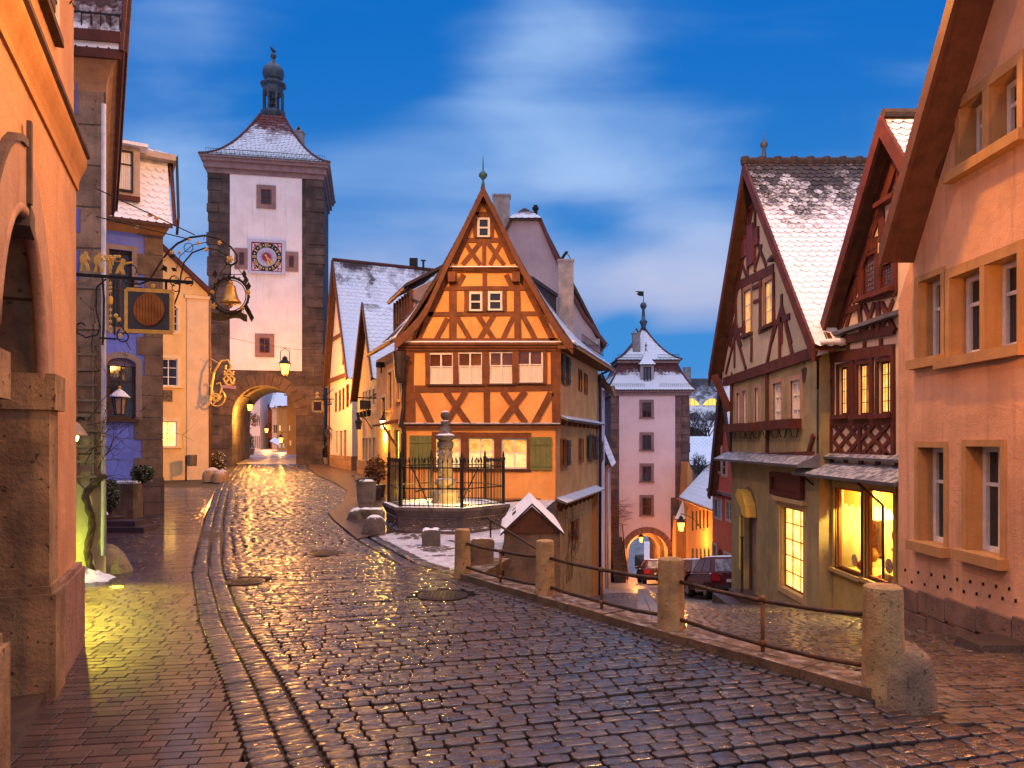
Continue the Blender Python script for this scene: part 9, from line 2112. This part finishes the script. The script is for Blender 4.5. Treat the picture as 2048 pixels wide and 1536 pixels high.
# ================================================================ wrought iron signs and street lamps over the foreground
def sp(c, r0, r1, a0, a1, n=18): return [(c[0] + (r0 + (r1 - r0) * k / n) * math.cos(math.radians(a0 + (a1 - a0) * k / n)), c[1] + (r0 + (r1 - r0) * k / n) * math.sin(math.radians(a0 + (a1 - a0) * k / n))) for k in range(n + 1)]
def signs():
 Y = 10.85; q = lambda x, y, d=0.0: P(x, y, Y) + V((0, d, 0))
 def tb(mb, pts, r, d=0, closed=False): mb.tube([q(x, y, d) for x, y in pts], r, 6, closed=closed)
 t = thing('guild_sign', 'wrought iron sign bracket with gilt figures and square barrel board', 'hanging sign', q(152, 555)); mb = MB()
 a, b = q(150, 549), q(384, 565); mb.bar(a, b, .035, .045); tb(mb, [(205, 555), (208, 600), (207, 660), (205, 690)], .016); tb(mb, [(228, 560), (229, 670)], .013); tb(mb, [(200, 676), (232, 678)], .016)
 tb(mb, [(212, 558), (193, 575), (192, 620), (201, 655), (194, 670), (172, 675), (154, 665), (152, 650), (162, 645), (170, 650)], .012); tb(mb, sp((376, 563), 4, 11, 0, 420), .007); tb(mb, sp((248, 672), 4, 16, 200, 600), .01); tb(mb, [(232, 678), (250, 680), (262, 700)], .006)
 tb(mb, [(234, 560), (235, 640), (245, 655), (252, 665)], .01); tb(mb, sp((260, 540), 5, 14, 90, 400), .008); tb(mb, [(247, 560), (255, 575), (285, 575), (270, 562)], .008); mb.build('bracket', M_IRON, t)
 mb = MB();
 for k, y in enumerate((567, 575, 583, 620, 632, 643, 654, 664)): mb.ball(q(221, y), .024, 8, 0, (1, .5, 1.1))
 mb.ball(q(221, 601), .05, 4, 0, (1, .5, 1.4)); mb.bar(q(221, 560), q(221, 670), .006, .006)
 for x, y in ((243, 672), (240, 640), (234, 632), (308, 573)): mb.ball(q(x, y, -.03), .035, 8, 0, (1, .5, 1))
 mb.build('gilt_beads', M_GOLD, t)
 th = .012
 def cut(name, pts):
  m_ = MB(); P2 = [q(x, y) for x, y in pts]; c = sum(P2, V()) / len(P2); i0 = m_.add([p - V((0, th, 0)) for p in P2] + [p + V((0, th, 0)) for p in P2]); n = len(P2); tr = tessellate_polygon([[V((p.x, p.z, 0)) for p in P2]])
  m_.quads([tuple(i0 + k for k in r) for r in tr]); m_.quads([tuple(i0 + n + k for k in r) for r in tr]); m_.quads([(i0 + k, i0 + (k + 1) % n, i0 + n + (k + 1) % n, i0 + n + k) for k in range(n)]); m_.build(name, M_GOLD, t)
 man = [(0, 32), (6, 31), (6, 22), (9, 15), (14, 24), (14, 31), (20, 31), (19, 22), (14, 12), (15, 6), (20, 10), (22, 8), (16, 0), (17, -5), (14, -8), (10, -7), (9, -3), (5, -2), (1, 4), (2, 13), (5, 17)]
 for x0, y0, s in ((159, 511, 1.0), (187, 513, 1.02)): cut('figure', [(x0 + a * s, y0 + b_ * s) for a, b_ in man])
 cut('figure', [(231, 548), (238, 547), (240, 538), (244, 549), (250, 549), (246, 537), (248, 530), (266, 526), (264, 523), (250, 525), (250, 520), (246, 517), (242, 519), (242, 525), (237, 532)])
 m_ = MB(); rg = random.Random(3)
 for y in range(517, 549, 4):
  w = max(1, int(5 - (y - 517) / 7))
  for k in range(w): m_.ball(q(221 + (k - (w - 1) / 2) * 4.2, y, -.012 * (k % 2)), .018, 6)
 for x in (212, 220, 230, 237): m_.ball(q(x, 513), .04, 6, 0, (1, .3, .6))
 m_.bar(q(203, 521), q(250, 523), .012, .012); m_.build('grape_bunch', M_GOLD, t)
 m_ = MB(); A, B, C, D = q(254, 579), q(344, 584), q(344, 665), q(254, 662); m_.hexa([x - V((0, .02, 0)) for x in (A, D, C, B)], [x + V((0, .02, 0)) for x in (A, D, C, B)]); bd = m_.build('board', mat('slate_blue_board', (.06, .065, .08), (.045, .05, .06), .5, 5, 40, .05), t); m_ = MB()
 for x, y in ((A, B), (B, C), (C, D), (D, A)): m_.bar(x, y, .05, .055)
 m_.build('board_frame', M_GOLD, bd); m_ = MB(); n = 28; rr = [(300 + 30 * math.cos(2 * math.pi * k / n), 620 + 32 * math.sin(2 * math.pi * k / n)) for k in range(n)]; m_.hexa([q(x, y, -.02) for x, y in rr], [q(x, y, -.045) for x, y in rr]); m_.build('barrel_head', mat('barrel_wood', (.36, .14, .03), (.2, .07, .015), .5, 3, 60, .1), bd); m_ = MB(); tb(m_, rr, .014, -.03, True)
 for k in range(9): x = 276 + 6 * k; h = 31 * math.sqrt(max(0, 1 - ((x - 300) / 30) ** 2)); m_.bar(q(x, 620 - h, -.047), q(x, 620 + h, -.047), .004, .004)
 m_.build('barrel_staves', mat('barrel_dark_wood', (.14, .05, .015), (.09, .03, .01), .6), bd); m_ = MB(); m_.bar(q(266, 560), q(266, 580), .03, .02); m_.bar(q(332, 563), q(332, 584), .03, .02); m_.build('board_hanger', M_IRON, t)
 Y = 11.3; t = thing('bell_sign', 'arched wrought iron sign holding a gilt bell in a leafy ring', 'hanging sign', q(300, 560)); mb = MB()
 arc = [(252, 566), (280, 568), (300, 560), (318, 530), (335, 505), (355, 487), (380, 475), (410, 471), (440, 478), (462, 494), (474, 510), (474, 524), (464, 530), (453, 528), (450, 518)]
 tb(mb, arc, .016); tb(mb, [(348, 610), (358, 585), (362, 550), (368, 525), (385, 505), (410, 496), (435, 500), (455, 512)], .012); tb(mb, [(352, 540), (360, 512), (385, 490), (415, 484)], .006); tb(mb, sp((377, 495), 9, 9, 0, 360), .006); tb(mb, sp((350, 560), 12, 4, 90, 500), .009); tb(mb, sp((352, 575), 8, 8, 0, 360), .008)
 for i in range(8, len(arc)):
  x, y = arc[i - 1]; mb.bar(q(x, y), q(x - 3, y + 8), .012, .004)
 for x, y, dx, dy in ((338, 515, 14, -6), (334, 545, -8, -16), (342, 535, 12, 8), (330, 535, -10, 6), (350, 560, 10, 10), (345, 612, 8, 4)): c = q(x, y); mb.face([c, q(x + dx * .5 - dy * .3, y + dy * .5 + dx * .3), q(x + dx, y + dy), q(x + dx * .5 + dy * .3, y + dy * .5 - dx * .3)])
 rc = (461, 591); R_ = 36; mb.tube([q(rc[0] + R_ * math.cos(a), rc[1] + R_ * math.sin(a)) for a in [2 * math.pi * k / 32 for k in range(32)]], .02, 8, closed=True); mb.tube([q(rc[0] + 31 * math.cos(a), rc[1] + 31 * math.sin(a)) for a in [2 * math.pi * k / 32 for k in range(32)]], .008, 6, closed=True)
 mb.bar(q(461, 530), q(461, 560), .014, .014); mb.bar(q(440, 548), q(452, 531), .01, .01); mb.bar(q(484, 548), q(472, 531), .01, .01); mb.bar(q(440, 549), q(484, 549), .012, .01)
 for k in range(22):
  a = 2 * math.pi * k / 22; x, y = rc[0] + 36 * math.cos(a), rc[1] + 36 * math.sin(a); ox, oy = 7 * math.cos(a + .8), 7 * math.sin(a + .8); mb.face([q(x, y, -.02), q(x + ox * .5 - oy * .3, y + oy * .5 + ox * .3, -.03), q(x + ox, y + oy, -.02), q(x + ox * .5 + oy * .3, y + oy * .5 - ox * .3, -.03)])
 for x, y in ((492, 560), (497, 572), (488, 548), (430, 548), (498, 625), (503, 635), (494, 618)):
  ox, oy = 5, 9; mb.hexa([q(x, y - oy), q(x + ox, y), q(x, y + oy), q(x - ox, y)], [q(x, y - oy, .01), q(x + ox, y, .01), q(x, y + oy, .01), q(x - ox, y, .01)])
 mb.build('stem', mat('gilded_iron', (.05, .035, .018), (.03, .024, .016), .45, 14, 60, .2, metal=.5), t)
 mb = MB(); bc = q(461, 607); k = Y / F; mb.lathe(bc, [(21 * k, 0), (21 * k, 3 * k), (16 * k, 9 * k), (12 * k, 20 * k), (10 * k, 32 * k), (9 * k, 36 * k), (3 * k, 40 * k)], 18); mb.lathe(bc + ZU * 37 * k, [(4 * k, 0), (6 * k, 4 * k), (3 * k, 9 * k)], 8); mb.ball(bc - ZU * 5 * k, 4.5 * k, 8); mb.build('bell', mat('gilt_bell', (.7, .36, .07), (.4, .18, .04), .38, 6, 40, .1, metal=.7, spec=.5), t, True)
 mb = MB()
 for x, y, r in ((461, 519, .05), (426, 585, .03), (428, 612, .04), (497, 585, .035), (485, 616, .03), (414, 500, .03), (398, 487, .03), (380, 480, .022), (345, 505, .03), (360, 506, .026), (440, 486, .03), (330, 520, .024), (354, 556, .022)):
  mb.ball(q(x, y, -.03), r * .6, 8, 0, (1, .5, 1))
  for j in range(5): a = j * 1.257; mb.ball(q(x, y, -.02) + V((r * .8 * math.cos(a), 0, r * .8 * math.sin(a))), r * .45, 6, 0, (1, .4, 1))
 mb.build('gilt_rosettes', M_GOLD, t)
 mb = MB(); top = [(424 + 7 * j, 624 + 3 * math.sin(j * .7) + (3 if j > 8 else 0)) for j in range(11)]
 for (x0, y0), (x1, y1) in zip(top, top[1:]): mb.hexa([q(x0, y0, -.01), q(x1, y1, -.01), q(x1, y1 + 15, -.01), q(x0, y0 + 15, -.01)], [q(x0, y0, .01), q(x1, y1, .01), q(x1, y1 + 15, .01), q(x0, y0 + 15, .01)])
 mb.bar(q(438, 614), q(438, 626), .006, .006); mb.bar(q(487, 614), q(487, 630), .006, .006); mb.build('ribbon', mat('dull_gilt_ribbon', (.12, .085, .03), (.07, .05, .02), .5, 8, 40, .1, metal=.4, snow=.5), t)
 for (a, b), lb, gl in (((q(213, 390, -.3), q(390, 470)), 'upper stay cable from stone house to the bell sign', ((308, 435), (321, 441))), ((q(214, 445, -.3), q(372, 477)), 'lower stay cable from stone house to the bell sign', ((282, 459),))):
  c = cable(lb, [a, b], .009); m_ = MB()
  for x, y in gl: m_.ball(q(x, y, -.12), .035, 8, 0, (1.2, .4, .8))
  m_.build('gilt_flower', M_GOLD, c)
 Y = 33.6; t = thing('pretzel_sign', 'gilt crowned pretzel hanging from a scrolling iron arm', 'hanging sign', q(420, 780)); mb = MB(); W = .045
 tb(mb, [(416, 812), (422, 800), (424, 770), (428, 745), (442, 722), (456, 720), (463, 733), (458, 741), (451, 738), (452, 730)], W); tb(mb, [(424, 810), (436, 800), (444, 775), (440, 765), (433, 768)], W * .8); tb(mb, sp((432, 797), 20, 5, -60, 420), W * .8); tb(mb, [(420, 770), (428, 790), (440, 800), (444, 790)], W * .7); mb.bar(q(424, 718), q(440, 728), .03, .03)
 for k in range(6): a = k * 1.05; mb.ball(q(432 + 5 * math.cos(a), 797 + 5 * math.sin(a)), .07, 6)
 mb.build('arm', M_GOLD, t); mb = MB(); tb(mb, [(449, 742), (450, 748), (455, 744), (458, 741), (461, 744), (466, 748), (467, 742)], W); tb(mb, [(448, 749), (468, 749)], W)
 pz = [(452, 768), (447, 757), (454, 752), (460, 758), (464, 767), (458, 771), (452, 767), (457, 757), (463, 752), (469, 757), (466, 767), (460, 771), (452, 768)]; tb(mb, pz, W * 1.1); mb.build('pretzel', M_GOLD, t); mb = MB(); A, B = q(446, 773), q(471, 775); mb.bar(A, B, .08, .13); mb.build('name_plate', mat('pink_plate', (.5, .25, .25), (.4, .2, .2), .6), t)
 Y = 38.5; t = thing('framed_sign', 'small dark red sign in a gilt frame hanging beside the tower gate', 'hanging sign', q(635, 790)); A, B, C, D = q(626, 802), q(645, 802), q(645, 823), q(626, 823); mb = MB(); mb.hexa([x - V((0, .04, 0)) for x in (A, D, C, B)], [x + V((0, .04, 0)) for x in (A, D, C, B)]); mb.build('board', mat('dark_red_board', (.10, .025, .015)), t); mb = MB()
 for x, y in ((A, B), (B, C), (C, D), (D, A)): mb.bar(x, y, .1, .1)
 mb.build('gilt_frame', M_GOLD, t); mb = MB(); mb.lathe(q(635, 795), [(.05, -.1), (.14, .0), (.05, .1), (.1, .2), (.02, .3)], 8); mb.build('gilt_crest', M_GOLD, t); mb = MB(); mb.bar(q(624, 800), q(668, 798), .04, .05); tb(mb, [(640, 799), (650, 812), (664, 808)], .025); tb(mb, sp((657, 803), 7, 2, 0, 500), .02); mb.bar(q(645, 798), q(667, 778), .03, .03); mb.build('arm', M_IRON, t)
 Y = 30.3; t = thing('tavern_sign', 'blank dark board under a scrolled iron arm by the timber house', 'hanging sign', q(733, 810)); A, B, C, D = q(720, 800), q(741, 802), q(741, 818), q(720, 818); mb = MB(); mb.hexa([x - V((0, .04, 0)) for x in (A, D, C, B)], [x + V((0, .04, 0)) for x in (A, D, C, B)]); mb.build('board', mat('black_board', (.02, .015, .012), (.03, .022, .018), .6), t); mb = MB(); mb.bar(q(712, 795), q(772, 797), .04, .05); mb.bar(q(738, 796), q(771, 775), .03, .03); tb(mb, sp((764, 789), 8, 2, 0, 560), .02); tb(mb, sp((752, 792), 5, 1, 0, 560), .018); mb.bar(q(724, 795), q(724, 801), .02, .02); mb.bar(q(738, 796), q(738, 802), .02, .02)
 for k in range(4): mb.ball(q(722 + 5 * k, 819), .03, 6)
 mb.build('arm', M_IRON, t)
signs()
def hung(label, p, a, b, pw, col, s=1.5):
 p = V(p); lantern('street_lantern', label, p, s, hang=True, power=pw, col=col, lr=.16); cable('cable across the street for the ' + label.split(' hung ')[0], sag(V(a), p + ZU * 1.1, .1) + sag(p + ZU * 1.1, V(b), .1)[1:])
hung('assumed large lantern hung out of view high over the street before the fountain', (4.2, 11.6, 11.0), (-8.5, 13.0, 13.4), (7.5, 12.5, 13.4), ASSUMED_LAMP1, (1, .40, .07))  # lantern and cable assumed above the frame, as source of orange on the fronts
hung('added fourth lantern hung high over the left street before the blue house', (-3.6, 16.2, 12.9), (-10, 16.2, 14.8), (4, 18, 14.8), ADDED_LAMP4, (1, .40, .07))  # lantern and cable added out of view for a golden glow on the left street
hung('assumed second lantern hung low over the street behind the viewer', (.6, -2.5, 6.2), (-3, -3, 7.4), (6.5, -2, 7.4), ASSUMED_LAMP2, (1, .42, .08))  # unseen lantern and cable assumed, for warm light on surfaces facing the viewer
hung('assumed third lantern hung out of view above the left footway by the arcade house', (-1.6, 5.2, 6.4), (-3.6, 5.2, 7.9), (6.2, 7.5, 8.2), ASSUMED_LAMP3, (1, .42, .08))  # unseen lantern and cable assumed, from the warm light on the arcade wall
def added_floodlight(p, tg, lb, pw, ang):
 p = V(p); tg = V(tg); t = thing('added_floodlight', lb, 'added_floodlight', p); d = (tg - p).normalized(); mb = MB(); mb.bar(p - d * .2, p, .24, .18); mb.bar(p - d * .15 - ZU * .3, p - d * .15, .05, .05); mb.build('housing', M_IRON, t); mb = MB(); mb.bar(p + d * .002, p + d * .02, .2, .14); mb.build('lens', emit('added_flood_lens', (1, .6, .2), 8), t)
 l = bpy.data.lights.new('lamp_light', 'SPOT'); l.energy = pw; l.color = (1, .38, .055); l.spot_size = math.radians(ang); l.spot_blend = .7; l.shadow_soft_size = .25; o = bpy.data.objects.new('lamp_light', l); COL.objects.link(o); o.location = p + d * .08; o.rotation_euler = d.to_track_quat('-Z', 'Y').to_euler(); par(o, t)
added_floodlight((-5.6, 12.3, 11.4), (-.9, 24, 4.2), 'floodlight out of view on the stone house roof, made up to brighten the timber house', ADDED_FLOOD, 44)  # invented fixture, unseen above the frame, added to brighten the timber front
added_floodlight((-4.75, 26.3, 4.75), (-15.2, 33.8, 4.4), 'small floodlight under the timber house eave, made up to brighten the yellow corner house', ADDED_FLOODB, 62)  # invented spot and housing, added because no other lamp reaches the corner house front
